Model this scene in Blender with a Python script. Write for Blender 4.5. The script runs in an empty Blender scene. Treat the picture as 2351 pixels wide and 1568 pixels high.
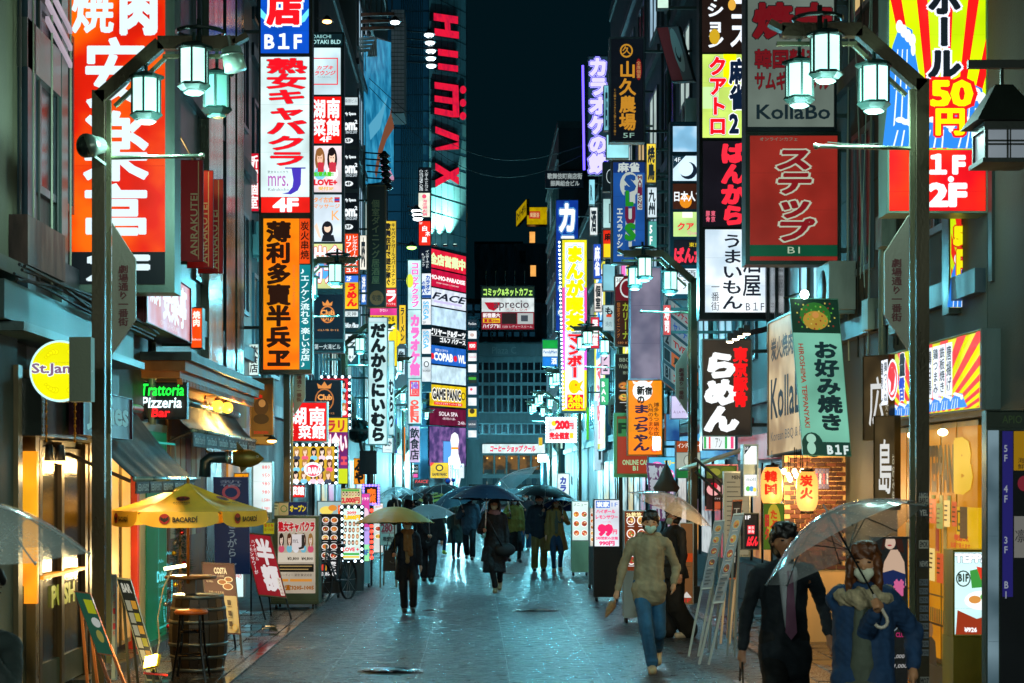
import bpy, bmesh, math, random
import numpy as np
from mathutils import Vector, Matrix
R = math.radians
random.seed(7)
SC = bpy.context.scene
# ------------------------------------------------------------------ camera, night sky, exposure
FO, CX, HZ, HC = 4200.0, 1090.0, 1095.0, 2.08      # focal length and vanishing point in pixels of a 2351 px wide frame, eye height
cam = bpy.data.cameras.new('camera')
cam.sensor_width = 36; cam.lens = FO / 2351 * 36
cam.shift_x = (1175.5 - CX) / 2351; cam.shift_y = (HZ - 784) / 2351
cam.clip_start = .2; cam.clip_end = 1500
cam.dof.use_dof = True; cam.dof.focus_distance = 42; cam.dof.aperture_fstop = 9.0
co = bpy.data.objects.new('camera', cam); SC.collection.objects.link(co)
co.location = (0, 0, HC); co.rotation_euler = (R(90), 0, 0); SC.camera = co
W = bpy.data.worlds.new('World'); SC.world = W; W.use_nodes = True
_b = W.node_tree.nodes['Background']; _b.inputs[0].default_value = (.05, .42, .62, 1); _b.inputs[1].default_value = .012
SC.view_settings.view_transform = 'Standard'; SC.view_settings.look = 'None'
SC.view_settings.exposure = 0.38; SC.view_settings.gamma = 1; SC.view_settings.use_curve_mapping = False
SC.cycles.use_denoising = True; SC.cycles.max_bounces = 6; SC.cycles.diffuse_bounces = 2
SC.cycles.glossy_bounces = 3; SC.cycles.transmission_bounces = 4; SC.cycles.transparent_max_bounces = 12
SC.cycles.sample_clamp_indirect = 4; SC.cycles.caustics_reflective = False; SC.cycles.caustics_refractive = False
LAMP, LAMPW = 1.7, 120.       # radiance of the street lanterns' panes, watts of the lamp in each

# ------------------------------------------------------------------ helpers
def P(x, y, Y): return Vector(((x - CX) * Y / FO, Y, HC + (HZ - y) * Y / FO))
def lin(h):
    if not isinstance(h, str): return tuple(h)[:3]
    h = h.lstrip('#')
    if len(h) == 3: h = ''.join(c * 2 for c in h)
    o = []
    for i in (0, 2, 4):
        c = int(h[i:i + 2], 16) / 255
        o.append(c / 12.92 if c < .04045 else ((c + .055) / 1.055) ** 2.4)
    return tuple(o)
_M = {}
def mat(col, rough=.6, metal=0., grime=.35, scale=3., bump=.15, alpha=1., kind=''):
    k = ('m', col, rough, metal, grime, scale, bump, alpha, kind)
    if k in _M: return _M[k]
    m = bpy.data.materials.new('mat_%s' % (col if isinstance(col, str) else 'c')); m.use_nodes = True
    N = m.node_tree.nodes; L = m.node_tree.links; b = N['Principled BSDF']; c = lin(col)
    b.inputs['Roughness'].default_value = rough; b.inputs['Metallic'].default_value = metal
    b.inputs['Base Color'].default_value = (*c, 1)
    if grime:
        g = N.new('ShaderNodeNewGeometry'); mp = N.new('ShaderNodeMapping'); mp.inputs['Scale'].default_value = (1, 1, .25)
        n = N.new('ShaderNodeTexNoise'); n.inputs['Scale'].default_value = scale; n.inputs['Detail'].default_value = 5
        L.new(g.outputs['Position'], mp.inputs[0]); L.new(mp.outputs[0], n.inputs['Vector'])
        r = N.new('ShaderNodeMapRange'); r.inputs[1].default_value = .3; r.inputs[2].default_value = .7
        r.inputs[3].default_value = 1 - grime; r.inputs[4].default_value = 1 + grime * .4
        L.new(n.outputs[0], r.inputs[0])
        x = N.new('ShaderNodeMix'); x.data_type = 'RGBA'; x.blend_type = 'MULTIPLY'; x.inputs[0].default_value = 1
        x.inputs[6].default_value = (*c, 1); L.new(r.outputs[0], x.inputs[7]); L.new(x.outputs[2], b.inputs['Base Color'])
        r2 = N.new('ShaderNodeMapRange'); r2.inputs[3].default_value = max(.05, rough - .18); r2.inputs[4].default_value = min(1, rough + .18)
        L.new(n.outputs[0], r2.inputs[0]); L.new(r2.outputs[0], b.inputs['Roughness'])
        if bump:
            n2 = N.new('ShaderNodeTexNoise'); n2.inputs['Scale'].default_value = 45; n2.inputs['Detail'].default_value = 3
            L.new(g.outputs['Position'], n2.inputs['Vector'])
            bp = N.new('ShaderNodeBump'); bp.inputs['Strength'].default_value = bump; bp.inputs['Distance'].default_value = .01
            L.new(n2.outputs[0], bp.inputs['Height']); L.new(bp.outputs[0], b.inputs['Normal'])
    if alpha < 1:
        t = N.new('ShaderNodeBsdfTransparent'); mx = N.new('ShaderNodeMixShader'); mx.inputs[0].default_value = alpha
        L.new(t.outputs[0], mx.inputs[1]); L.new(b.outputs[0], mx.inputs[2]); L.new(mx.outputs[0], N['Material Output'].inputs[0])
    _M[k] = m; return m
def lit(col, s=1., var=.12, col2=None, sample=False):
    """a glowing face: back-lit acrylic, lamps, also unlit boards given a glow"""
    k = ('l', col, s, var, col2, sample)
    if k in _M: return _M[k]
    m = bpy.data.materials.new('lit_%s' % (col if isinstance(col, str) else 'c')); m.use_nodes = True
    N = m.node_tree.nodes; L = m.node_tree.links; b = N['Principled BSDF']; c = lin(col)
    b.inputs['Base Color'].default_value = (c[0] * .05, c[1] * .05, c[2] * .05, 1); b.inputs['Roughness'].default_value = .45; b.inputs['Specular IOR Level'].default_value = .15
    b.inputs['Emission Color'].default_value = (*c, 1); b.inputs['Emission Strength'].default_value = s
    if var:
        g = N.new('ShaderNodeNewGeometry'); n = N.new('ShaderNodeTexNoise'); n.inputs['Scale'].default_value = 1.7; n.inputs['Detail'].default_value = 2.5
        L.new(g.outputs['Position'], n.inputs['Vector'])
        r = N.new('ShaderNodeMapRange'); r.inputs[1].default_value = .3; r.inputs[2].default_value = .7
        r.inputs[3].default_value = s * (1 - var); r.inputs[4].default_value = s * (1 + var * .5)
        L.new(n.outputs[0], r.inputs[0]); L.new(r.outputs[0], b.inputs['Emission Strength'])
        if col2:
            x = N.new('ShaderNodeMix'); x.data_type = 'RGBA'; x.inputs[6].default_value = (*c, 1); x.inputs[7].default_value = (*lin(col2), 1)
            r3 = N.new('ShaderNodeMapRange'); r3.inputs[1].default_value = .4; r3.inputs[2].default_value = .65
            L.new(n.outputs[0], r3.inputs[0]); L.new(r3.outputs[0], x.inputs[0]); L.new(x.outputs[2], b.inputs['Emission Color'])
    if not sample: m.cycles.emission_sampling = 'NONE'
    _M[k] = m; return m
def clear(tint='#dfeeee', a=.25, rough=.12):
    k = ('t', tint, a)
    if k in _M: return _M[k]
    m = bpy.data.materials.new('clear'); m.use_nodes = True; N = m.node_tree.nodes; L = m.node_tree.links
    b = N['Principled BSDF']; b.inputs['Base Color'].default_value = (*lin(tint), 1); b.inputs['Roughness'].default_value = rough
    t = N.new('ShaderNodeBsdfTransparent'); mx = N.new('ShaderNodeMixShader')
    lw = N.new('ShaderNodeLayerWeight'); lw.inputs[0].default_value = .35
    n = N.new('ShaderNodeTexNoise'); n.inputs['Scale'].default_value = 60
    r = N.new('ShaderNodeMapRange'); r.inputs[1].default_value = .62; r.inputs[2].default_value = .72; r.inputs[3].default_value = a; r.inputs[4].default_value = a + .25
    L.new(n.outputs[0], r.inputs[0])
    ad = N.new('ShaderNodeMath'); ad.operation = 'MULTIPLY_ADD'; ad.inputs[1].default_value = .3; ad.use_clamp = True
    L.new(lw.outputs[1], ad.inputs[0]); L.new(r.outputs[0], ad.inputs[2]); L.new(ad.outputs[0], mx.inputs[0])
    L.new(t.outputs[0], mx.inputs[1]); L.new(b.outputs[0], mx.inputs[2]); L.new(mx.outputs[0], N['Material Output'].inputs[0])
    _M[k] = m; return m

ORG = {}
def org(o): return ORG.get(o.name, Vector((0, 0, 0))) if o else Vector((0, 0, 0))
def thing(name, label, cat, loc, group=None, rz=0.):
    o = bpy.data.objects.new(name, None); SC.collection.objects.link(o); o.location = loc; o.empty_display_size = .2
    o['label'] = label; o['category'] = cat
    if group: o['group'] = group
    ORG[o.name] = Vector(loc); return o
class MB:
    def __init__(s): s.v = []; s.f = []; s.mi = []; s.ms = []; s.sm = []
    def m(s, mt):
        if mt not in s.ms: s.ms.append(mt)
        return s.ms.index(mt)
    def add(s, vs, fs, mt, sm=False):
        n = len(s.v); s.v.extend(vs); i = s.m(mt)
        for f in fs: s.f.append([k + n for k in f]); s.mi.append(i); s.sm.append(sm)
    def box(s, a, b, mt):
        x0, y0, z0 = a; x1, y1, z1 = b
        s.add([(x0, y0, z0), (x1, y0, z0), (x1, y1, z0), (x0, y1, z0), (x0, y0, z1), (x1, y0, z1), (x1, y1, z1), (x0, y1, z1)],
              [(0, 3, 2, 1), (4, 5, 6, 7), (0, 1, 5, 4), (1, 2, 6, 5), (2, 3, 7, 6), (3, 0, 4, 7)], mt); return s
    def hexa(s, p, mt): # 8 points, bottom four then top four
        s.add(p, [(0, 3, 2, 1), (4, 5, 6, 7), (0, 1, 5, 4), (1, 2, 6, 5), (2, 3, 7, 6), (3, 0, 4, 7)], mt); return s
    def tube(s, pts, r, mt, n=8, cap=True):
        pts = [Vector(p) for p in pts]; rr = r if isinstance(r, (list, tuple)) else [r] * len(pts); vs = []; fs = []
        for i, p in enumerate(pts):
            d = (pts[min(i + 1, len(pts) - 1)] - pts[max(i - 1, 0)]).normalized()
            u = d.cross(Vector((0, 0, 1)));
            if u.length < .05: u = Vector((1, 0, 0))
            u.normalize(); w = d.cross(u)
            for k in range(n):
                a = 2 * math.pi * (k + .5) / n; vs.append(p + (u * math.cos(a) + w * math.sin(a)) * rr[i])
        for i in range(len(pts) - 1):
            for k in range(n): fs.append((i * n + k, i * n + (k + 1) % n, (i + 1) * n + (k + 1) % n, (i + 1) * n + k))
        if cap: fs.append(tuple(range(n))[::-1]); fs.append(tuple(range((len(pts) - 1) * n, len(pts) * n)))
        s.add(vs, fs, mt, n > 6); return s
    def beam(s, a, b, w, h, mt, up=(0, 0, 1)): # rectangular bar from a to b
        a = Vector(a); b = Vector(b); d = (b - a).normalized(); u = d.cross(Vector(up))
        if u.length < .05: u = Vector((1, 0, 0))
        u.normalize(); v = u.cross(d); u *= w / 2; v *= h / 2
        return s.hexa([a - u - v, a + u - v, b + u - v, b - u - v, a - u + v, a + u + v, b + u + v, b - u + v], mt)
    def ell(s, c, r, mt, n=12, m=8):
        c = Vector(c); r = (r, r, r) if not isinstance(r, (tuple, list)) else r; vs = []; fs = []
        for i in range(m + 1):
            t = math.pi * i / m
            for k in range(n):
                a = 2 * math.pi * k / n
                vs.append(c + Vector((r[0] * math.sin(t) * math.cos(a), r[1] * math.sin(t) * math.sin(a), r[2] * math.cos(t))))
        for i in range(m):
            for k in range(n): fs.append((i * n + k, (i + 1) * n + k, (i + 1) * n + (k + 1) % n, i * n + (k + 1) % n))
        s.add(vs, fs, mt, True); return s
    def lathe(s, prof, c, mt, n=16, sm=True):
        c = Vector(c); vs = []; fs = []
        for (r, z) in prof:
            for k in range(n):
                a = 2 * math.pi * k / n; vs.append(c + Vector((r * math.cos(a), r * math.sin(a), z)))
        for i in range(len(prof) - 1):
            for k in range(n): fs.append((i * n + k, i * n + (k + 1) % n, (i + 1) * n + (k + 1) % n, (i + 1) * n + k))
        fs.append(tuple(range(n))[::-1]); fs.append(tuple(range((len(prof) - 1) * n, len(prof) * n)))
        s.add(vs, fs, mt, sm); return s
    def build(s, name, parent=None, label=None, cat=None, kind=None, group=None, o0=None, local=False):
        me = bpy.data.meshes.new(name); o_ = org(parent) if parent else (Vector(o0) if o0 is not None else Vector((0, 0, 0)))
        if local: o_ = Vector((0, 0, 0))
        me.from_pydata([(v[0] - o_[0], v[1] - o_[1], v[2] - o_[2]) for v in s.v], [], s.f)
        for m_ in s.ms: me.materials.append(m_)
        me.polygons.foreach_set('material_index', s.mi); me.polygons.foreach_set('use_smooth', s.sm); me.update()
        o = bpy.data.objects.new(name, me); SC.collection.objects.link(o)
        if parent: o.parent = parent
        else: o.location = o_
        ORG[o.name] = o_
        if label: o['label'] = label
        if cat: o['category'] = cat
        if kind: o['kind'] = kind
        if group: o['group'] = group
        return o
def glow(par, loc, w, col=(1., .62, .28), r=.06):
    ld = bpy.data.lights.new('lamp_light', 'POINT'); ld.energy = w; ld.color = col; ld.shadow_soft_size = r; o = bpy.data.objects.new('lamp_light', ld); SC.collection.objects.link(o); o.parent = par; o.location = Vector(loc) - org(par)
def kids(o): return [c for c in SC.collection.objects if c.parent == o]
_K = {}
def copy_tree(o, loc=None, label=None, parent=None):
    if o.name not in _K: _K[o.name] = kids(o)
    c = o.copy(); SC.collection.objects.link(c)
    if parent: c.parent = parent
    if loc is not None: c.location = loc
    if label: c['label'] = label
    for k in _K[o.name]: copy_tree(k, parent=c)
    return c

# ------------------------------------------------------------------ lettering: glyph outlines as flat meshes
GS = bpy.data.scenes.new('glyphs'); _c = bpy.data.curves.new('t', 'FONT'); _o = bpy.data.objects.new('t', _c); GS.collection.objects.link(_o)
_c.fill_mode = 'FRONT'; _G = {}
def ev(o):
    with bpy.context.temp_override(scene=GS, view_layer=GS.view_layers[0]):
        dg = bpy.context.evaluated_depsgraph_get(); dg.update()
    return o.evaluated_get(dg)
def glyph(t, res=2):
    if (t, res) in _G: return _G[t, res]
    _c.body = t; _c.resolution_u = res; e = ev(_o); me = e.to_mesh()
    v = [(q.co[0], q.co[1]) for q in me.vertices]; f = [tuple(p.vertices) for p in me.polygons]; e.to_mesh_clear()
    cnt = {}
    for p in f:
        for i in range(len(p)):
            a, b = p[i], p[(i + 1) % len(p)]; k = (min(a, b), max(a, b)); cnt[k] = cnt.get(k, 0) + 1
    bd = [k for k, n in cnt.items() if n == 1]
    if not v: v = [(0, 0), (.1, 0), (0, .1)]; f = []
    xs = [q[0] for q in v]; ys = [q[1] for q in v]
    _G[t, res] = (v, f, bd, (min(xs), min(ys), max(xs), max(ys))); return _G[t, res]
class Plane:
    """a flat face in the world: origin top-left, u right, v down, n towards the viewer; items are laid out in (a, b) units"""
    def __init__(s, o, u, v, a0, b0, sa, sb, dz):
        s.o = Vector(o); s.u = Vector(u).normalized(); s.v = Vector(v).normalized(); s.n = s.v.cross(s.u).normalized() * -1
        s.n = s.u.cross(s.v) * -1; s.a0, s.b0, s.sa, s.sb, s.dz = a0, b0, sa, sb, dz
    def pt(s, a, b, z=0.): return s.o + s.u * ((a - s.a0) * s.sa) + s.v * ((b - s.b0) * s.sb) + s.n * z
    def box(s, mb, a0, b0, a1, b1, z0, z1, mt):
        q = [(a0, b1), (a1, b1), (a1, b0), (a0, b0)]
        mb.hexa([s.pt(a, b, z1) for a, b in q] + [s.pt(a, b, z0) for a, b in q], mt)
def front(x0, y0, Y): S = FO / Y; return Plane(P(x0, y0, Y), (1, 0, 0), (0, 0, -1), x0, y0, 1 / S, 1 / S, Y * 6e-5 + .0006)
def oblique(p0, p1, p2): # top-left, top-right, bottom-left world corners; layout units 0..100
    p0, p1, p2 = map(Vector, (p0, p1, p2)); return Plane(p0, p1 - p0, p2 - p0, 0, 0, (p1 - p0).length / 100, (p2 - p0).length / 100, p0.y * 6e-5 + .0006)
ROT = 'ー―~〜-｜()（）'
def place(mb, pl, t, box, z, mt, bold=0., mode='h', shear=0., res=2):
    x0, y0, x1, y1 = box
    def emit(g, fn, k=[0]):
        v, f, bd, bb = g; mb.add([pl.pt(*fn(p, q), z) for p, q in v], f, mt)
        if bold:
            vs = []; fs = []
            for i, (a, b) in enumerate(bd):
                p, q = v[a], v[b]; dx, dy = q[0] - p[0], q[1] - p[1]; l = math.hypot(dx, dy) or 1; dx *= bold / l; dy *= bold / l
                zz = z + pl.dz * (.1 + .07 * (i % 9)); n = len(vs); e = .55
                for (cx, cy) in ((p[0] - dx * e - dy, p[1] - dy * e + dx), (q[0] + dx * e - dy, q[1] + dy * e + dx), (q[0] + dx * e + dy, q[1] + dy * e - dx), (p[0] - dx * e + dy, p[1] - dy * e - dx)):
                    vs.append(pl.pt(*fn(cx, cy), zz))
                fs.append((n, n + 1, n + 2, n + 3))
            mb.add(vs, fs, mt)
    if mode in 'hRQ':
        g = glyph(t, res); bx0, by0, bx1, by1 = g[3]; w = bx1 - bx0 or 1; h = by1 - by0 or 1
        if mode == 'h': emit(g, lambda p, q: (x0 + ((p - bx0) / w) * (x1 - x0) + shear * (q - by0) / h * (y1 - y0), y1 - (q - by0) / h * (y1 - y0)))
        elif mode == 'R': emit(g, lambda p, q: (x0 + (q - by0) / h * (x1 - x0), y0 + (p - bx0) / w * (y1 - y0)))
        else: emit(g, lambda p, q: (x1 - (q - by0) / h * (x1 - x0), y1 - (p - bx0) / w * (y1 - y0)))
    else:
        n = len(t); ch = (y1 - y0) / n
        for i, c in enumerate(t):
            if c == ' ': continue
            g = glyph(c, res); cy = y0 + ch * i; b = g[3]; mx, my = (b[0] + b[2]) / 2, (b[1] + b[3]) / 2
            if mode == 'V': w = b[2] - b[0] or 1; h = b[3] - b[1] or 1; emit(g, lambda p, q: (x0 + (p - b[0]) / w * (x1 - x0), cy + ch * .93 - (q - b[1]) / h * ch * .86))
            elif c in ROT: emit(g, lambda p, q: ((x0 + x1) / 2 + (q - my) * (x1 - x0), cy + ch / 2 + (p - mx) * ch))
            else: emit(g, lambda p, q: (x0 + p * (x1 - x0) + shear * q * (x1 - x0), cy + ch - (q + .12) * ch))
def shape(mb, pl, pts, z, mt):
    mb.add([pl.pt(a, b, z) for a, b in pts], [tuple(range(len(pts)))], mt)
def ring(cx, cy, rx, ry, n=16, a0=0., a1=360.):
    return [(cx + rx * math.cos(R(a0 + (a1 - a0) * i / n)), cy + ry * math.sin(R(a0 + (a1 - a0) * i / n))) for i in range(n if a1 - a0 >= 360 else n + 1)]
def draw(mb, pl, items, em, z0=.001):
    z = z0
    mk = (lambda c, s=1: lit(c, em * s, 0)) if em else (lambda c, s=1: mat(c, .5, grime=0))
    for it in items:
        k = it[0]; z += pl.dz
        if k in 'hvVRQ':
            t, x0, y0, x1, y1, c = it[1:7]; kw = dict(it[7]) if len(it) > 7 else {}
            o = kw.pop('o', None)
            if o:
                for (oc, ow) in o: place(mb, pl, t, (x0, y0, x1, y1), z, mk(oc), bold=ow, mode=k, **{q: r for q, r in kw.items() if q != 'bold'}); z += pl.dz
            place(mb, pl, t, (x0, y0, x1, y1), z, mk(c), mode=k, **kw)
        elif k == 'r': x0, y0, x1, y1, c = it[1:6]; shape(mb, pl, [(x0, y0), (x0, y1), (x1, y1), (x1, y0)], z, mk(c, *(it[6:7])))
        elif k == 'e': x, y, rx, ry, c = it[1:6]; shape(mb, pl, ring(x, y, rx, ry)[::-1], z, mk(c, *(it[6:7])))
        elif k == 'p': shape(mb, pl, it[1][::-1], z, mk(it[2]))
        elif k == 'b': # a box outline
            x0, y0, x1, y1, c, w = it[1:7]
            for q in ((x0, y0, x1, y0 + w), (x0, y1 - w, x1, y1), (x0, y0 + w, x0 + w, y1 - w), (x1 - w, y0 + w, x1, y1 - w)): shape(mb, pl, [(q[0], q[1]), (q[0], q[3]), (q[2], q[3]), (q[2], q[1])], z, mk(c))
    return z
def girls(x0, y0, x1, y1, nx, ny, seed=1, body=True):
    """a grid of small portrait prints"""
    rd = random.Random(seed); o = []; w = (x1 - x0) / nx; h = (y1 - y0) / ny
    for j in range(ny):
        for i in range(nx):
            cx = x0 + w * (i + .5) + rd.uniform(-.1, .1) * w; cy = y0 + h * (j + .38)
            hc = rd.choice(['#2a1712', '#5a3320', '#8a5a30', '#1a1214', '#a8783e']); sk = rd.choice(['#f3cdb4', '#f7dac6', '#e9b89a'])
            o.append(('e', cx, cy + h * .08, w * .36, h * .42, hc))
            if body: o.append(('e', cx, y0 + h * (j + .95), w * .42, h * .22, rd.choice(['#f4f4f8', '#e45a78', '#f0c8d8', '#40465a', '#7ac8e0']))); o.append(('r', cx - w * .09, cy + h * .1, cx + w * .09, cy + h * .42, sk))
            o.append(('e', cx, cy + h * .04, w * .21, h * .27, sk)); o.append(('e', cx - w * .05, cy - h * .17, w * .24, h * .14, hc))
            o += [('e', cx - w * .08, cy + h * .03, w * .035, h * .025, '#30201c'), ('e', cx + w * .08, cy + h * .03, w * .035, h * .025, '#30201c'), ('e', cx, cy + h * .19, w * .06, h * .022, '#d0485a')]
    return o
def food(x0, y0, x1, y1, nx, ny, seed=1, plate='#f4f2ea'):
    rd = random.Random(seed); o = []; w = (x1 - x0) / nx; h = (y1 - y0) / ny
    for j in range(ny):
        for i in range(nx):
            cx = x0 + w * (i + .5); cy = y0 + h * (j + .5)
            o.append(('e', cx, cy, w * .42, h * .36, plate)); o.append(('e', cx, cy, w * .34, h * .28, rd.choice(['#b4502a', '#c87830', '#8a3420', '#d8a848', '#a03828'])))
            for q in range(5):
                a = rd.uniform(0, 6.3); o.append(('e', cx + math.cos(a) * w * .16, cy + math.sin(a) * h * .12, w * rd.uniform(.06, .13), h * rd.uniform(.05, .1), rd.choice(['#e8c860', '#5a8a38', '#d84830', '#f0d8a8', '#7a3a20', '#e8884a'])))
            o.append(('r', cx - w * .3, cy + h * .42, cx + w * .3, cy + h * .47, '#d8d8d8'))
    return o
LX, RX = -3.9, 4.6     # facade lines of the two sides of the street
def sign(label, Y, fr, panels, name='projecting_sign', cat='sign', th=.22, fc='#22302f', rim=2.5, attach=None, group=None, pl=None, metal=.6, back=False):
    """fr: outer frame box; panels: (x0,y0,x1,y1,colour,emission,items[,colour2])"""
    x0, y0, x1, y1 = fr
    if pl is None: pl = front(x0, y0, Y)
    base = pl.pt((x0 + x1) / 2, y1, -th / 2); t = thing(name, label, cat, base, group)
    fm = mat(fc, .38, metal, .3); h = MB(); pl.box(h, x0, y0, x1, y1, -th, -.004, fm)
    q = MB()
    for b in ((x0, y0, x1, y0 + rim), (x0, y1 - rim, x1, y1), (x0, y0 + rim, x0 + rim, y1 - rim), (x1 - rim, y0 + rim, x1, y1 - rim)): pl.box(q, *b, -.002, .03, fm)
    h.build('housing', t); q.build('frame', t)
    for p in panels:
        a0, b0, a1, b1, c, em, items = p[:7]; c2 = p[7] if len(p) > 7 else None
        m_ = MB(); mt = lit(c, em * .9, .3, c2, True) if em else mat(c, .45, 0, .18)
        pl.box(m_, a0, b0, a1, b1, -.002, .012, mt); po = m_.build('sign_panel', t)
        if em and b1 - b0 > 120 and pl.sa < .02 and isinstance(c, str):
            d = tuple(v * .62 for v in lin(c)); items = [('r', a0, b0 + (b1 - b0) * f_, a1, b0 + (b1 - b0) * f_ + .9, d) for f_ in (.34, .68)] + list(items)
        if items:
            l_ = MB(); draw(l_, pl, items, em, .0125)
            if l_.f: l_.build('lettering', po)
    if attach:
        X = LX - .1 if attach == 'L' else RX + .1; xe = pl.pt(x0 if attach == 'L' else x1, y0, 0)
        for fy in (.12, .88):
            zz = pl.pt(x0, y0 + (y1 - y0) * fy, -th / 2)
            if abs(X - xe.x) > .04:
                b_ = MB(); b_.beam((X, zz.y, zz.z), (xe.x, zz.y, zz.z), .05, .05, mat('#3a4a48', .5, .6)); b_.build('bracket', t)
    return t
# ------------------------------------------------------------------ organic shapes: overlapping tapered solids fused by a voxel remesh
def cap(a, b, ra, rb, f=(1, 1), n=12, flat=False):
    a = Vector(a); b = Vector(b); d = b - a; L = d.length
    d = d / L if L > 1e-6 else Vector((0, 0, 1)); u = d.cross(Vector((0, 1, 0)))
    if u.length < .1: u = d.cross(Vector((1, 0, 0)))
    u.normalize(); w = d.cross(u); rings = []
    hs = [0, 30, 60, 90] if not flat else [90]
    for t in hs: rings.append((a - d * (ra * math.cos(R(t)) if not flat else 0), ra * math.sin(R(t)) or ra * .02))
    if flat: rings = [(a, ra * .02), (a, ra)]
    if L > 1e-6 or flat:
        e = [(b + d * (rb * math.cos(R(t)) if not flat else 0), rb * math.sin(R(t)) or rb * .02) for t in hs[::-1]]
        if flat: e = [(b, rb), (b, rb * .02)]
        rings += e
    else: rings += [(b + d * rb * math.cos(R(t)), rb * math.sin(R(t)) or rb * .02) for t in (60, 30, 0)]
    vs = []; fs = []
    for c, r in rings:
        for k in range(n):
            q = u * math.cos(2 * math.pi * k / n) * r + w * math.sin(2 * math.pi * k / n) * r
            vs.append((c.x + q.x * f[0], c.y + q.y * f[1], c.z + q.z))
    for i in range(len(rings) - 1):
        for k in range(n): fs.append((i * n + k, i * n + (k + 1) % n, (i + 1) * n + (k + 1) % n, (i + 1) * n + k))
    fs.append(tuple(range(n))[::-1]); fs.append(tuple(range((len(rings) - 1) * n, len(rings) * n)))
    return vs, fs
_bm = bpy.data.meshes.new('blob'); _bo = bpy.data.objects.new('blob', _bm); GS.collection.objects.link(_bo)
_rm = _bo.modifiers.new('r', 'REMESH'); _rm.mode = 'VOXEL'; _sm = _bo.modifiers.new('s', 'SMOOTH')
def blob(name, prims, vox, parent, mats, smooth=3, noise=0., label=None):
    """prims: (a, b, ra, rb, (fx, fy), material index, flat)"""
    V = []; Fc = []; info = []
    for p in prims:
        a, b, ra, rb = p[:4]; f = p[4] if len(p) > 4 and p[4] else (1, 1); mi = p[5] if len(p) > 5 else 0; fl = p[6] if len(p) > 6 else False
        vs, fs = cap(a, b, ra, rb, f, flat=fl); n = len(V); V += vs; Fc += [[q + n for q in x] for x in fs]; info.append((a, b, ra, rb, mi))
    me = bpy.data.meshes.new('x'); me.from_pydata(V, [], Fc); me.update(); _bo.data = me; _rm.voxel_size = vox; _sm.iterations = smooth; _sm.factor = .6
    e = ev(_bo); m2 = bpy.data.meshes.new_from_object(e); m2.name = name
    for m_ in mats: m2.materials.append(m_)
    if len(mats) > 1:
        C = np.empty(len(m2.polygons) * 3, 'f'); m2.polygons.foreach_get('center', C); C = C.reshape(-1, 3); best = np.full(len(C), 1e9); idx = np.zeros(len(C), 'i')
        for a, b, ra, rb, mi in info:
            a = np.array(a, 'f'); b = np.array(b, 'f'); d = b - a; L = (d * d).sum() or 1e-9
            t = np.clip(((C - a) @ d) / L, 0, 1); D = np.linalg.norm(C - (a + t[:, None] * d), axis=1) - (ra + (rb - ra) * t); w = D < best; best[w] = D[w]; idx[w] = mi
        m2.polygons.foreach_set('material_index', idx)
    if noise:
        nv = len(m2.vertices); C = np.empty(nv * 3, 'f'); m2.vertices.foreach_get('co', C); C = C.reshape(-1, 3); nn = np.empty(nv * 3, 'f'); m2.vertices.foreach_get('normal', nn); nn = nn.reshape(-1, 3)
        x, y, z = C.T * 1.; w = np.sin(x * 41 + np.sin(z * 23) * 2) * np.sin(z * 17 + y * 31 + np.sin(x * 19) * 1.7) + .5 * np.sin(z * 83 + x * 57 + np.sin(y * 71)) * np.sin(y * 97 - z * 39)
        m2.vertices.foreach_set('co', (C + nn * (w * noise)[:, None]).ravel())
    m2.polygons.foreach_set('use_smooth', [True] * len(m2.polygons)); m2.update(); _bo.data = _bm; bpy.data.meshes.remove(me)
    o = bpy.data.objects.new(name, m2); SC.collection.objects.link(o); o.parent = parent; ORG[o.name] = Vector((0, 0, 0))
    if label: o['label'] = label
    return o
SKIN = ('#b98468', .5)
def ik(a, c, l1, l2, pole):
    a = Vector(a); c = Vector(c); d = c - a; L = min(d.length, (l1 + l2) * .995); d.normalize(); c = a + d * L
    x = (l1 * l1 - l2 * l2 + L * L) / (2 * L); h = math.sqrt(max(l1 * l1 - x * x, 1e-6)); p = Vector(pole); p = (p - d * p.dot(d)).normalized()
    return a + d * x + p * h, c
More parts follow.
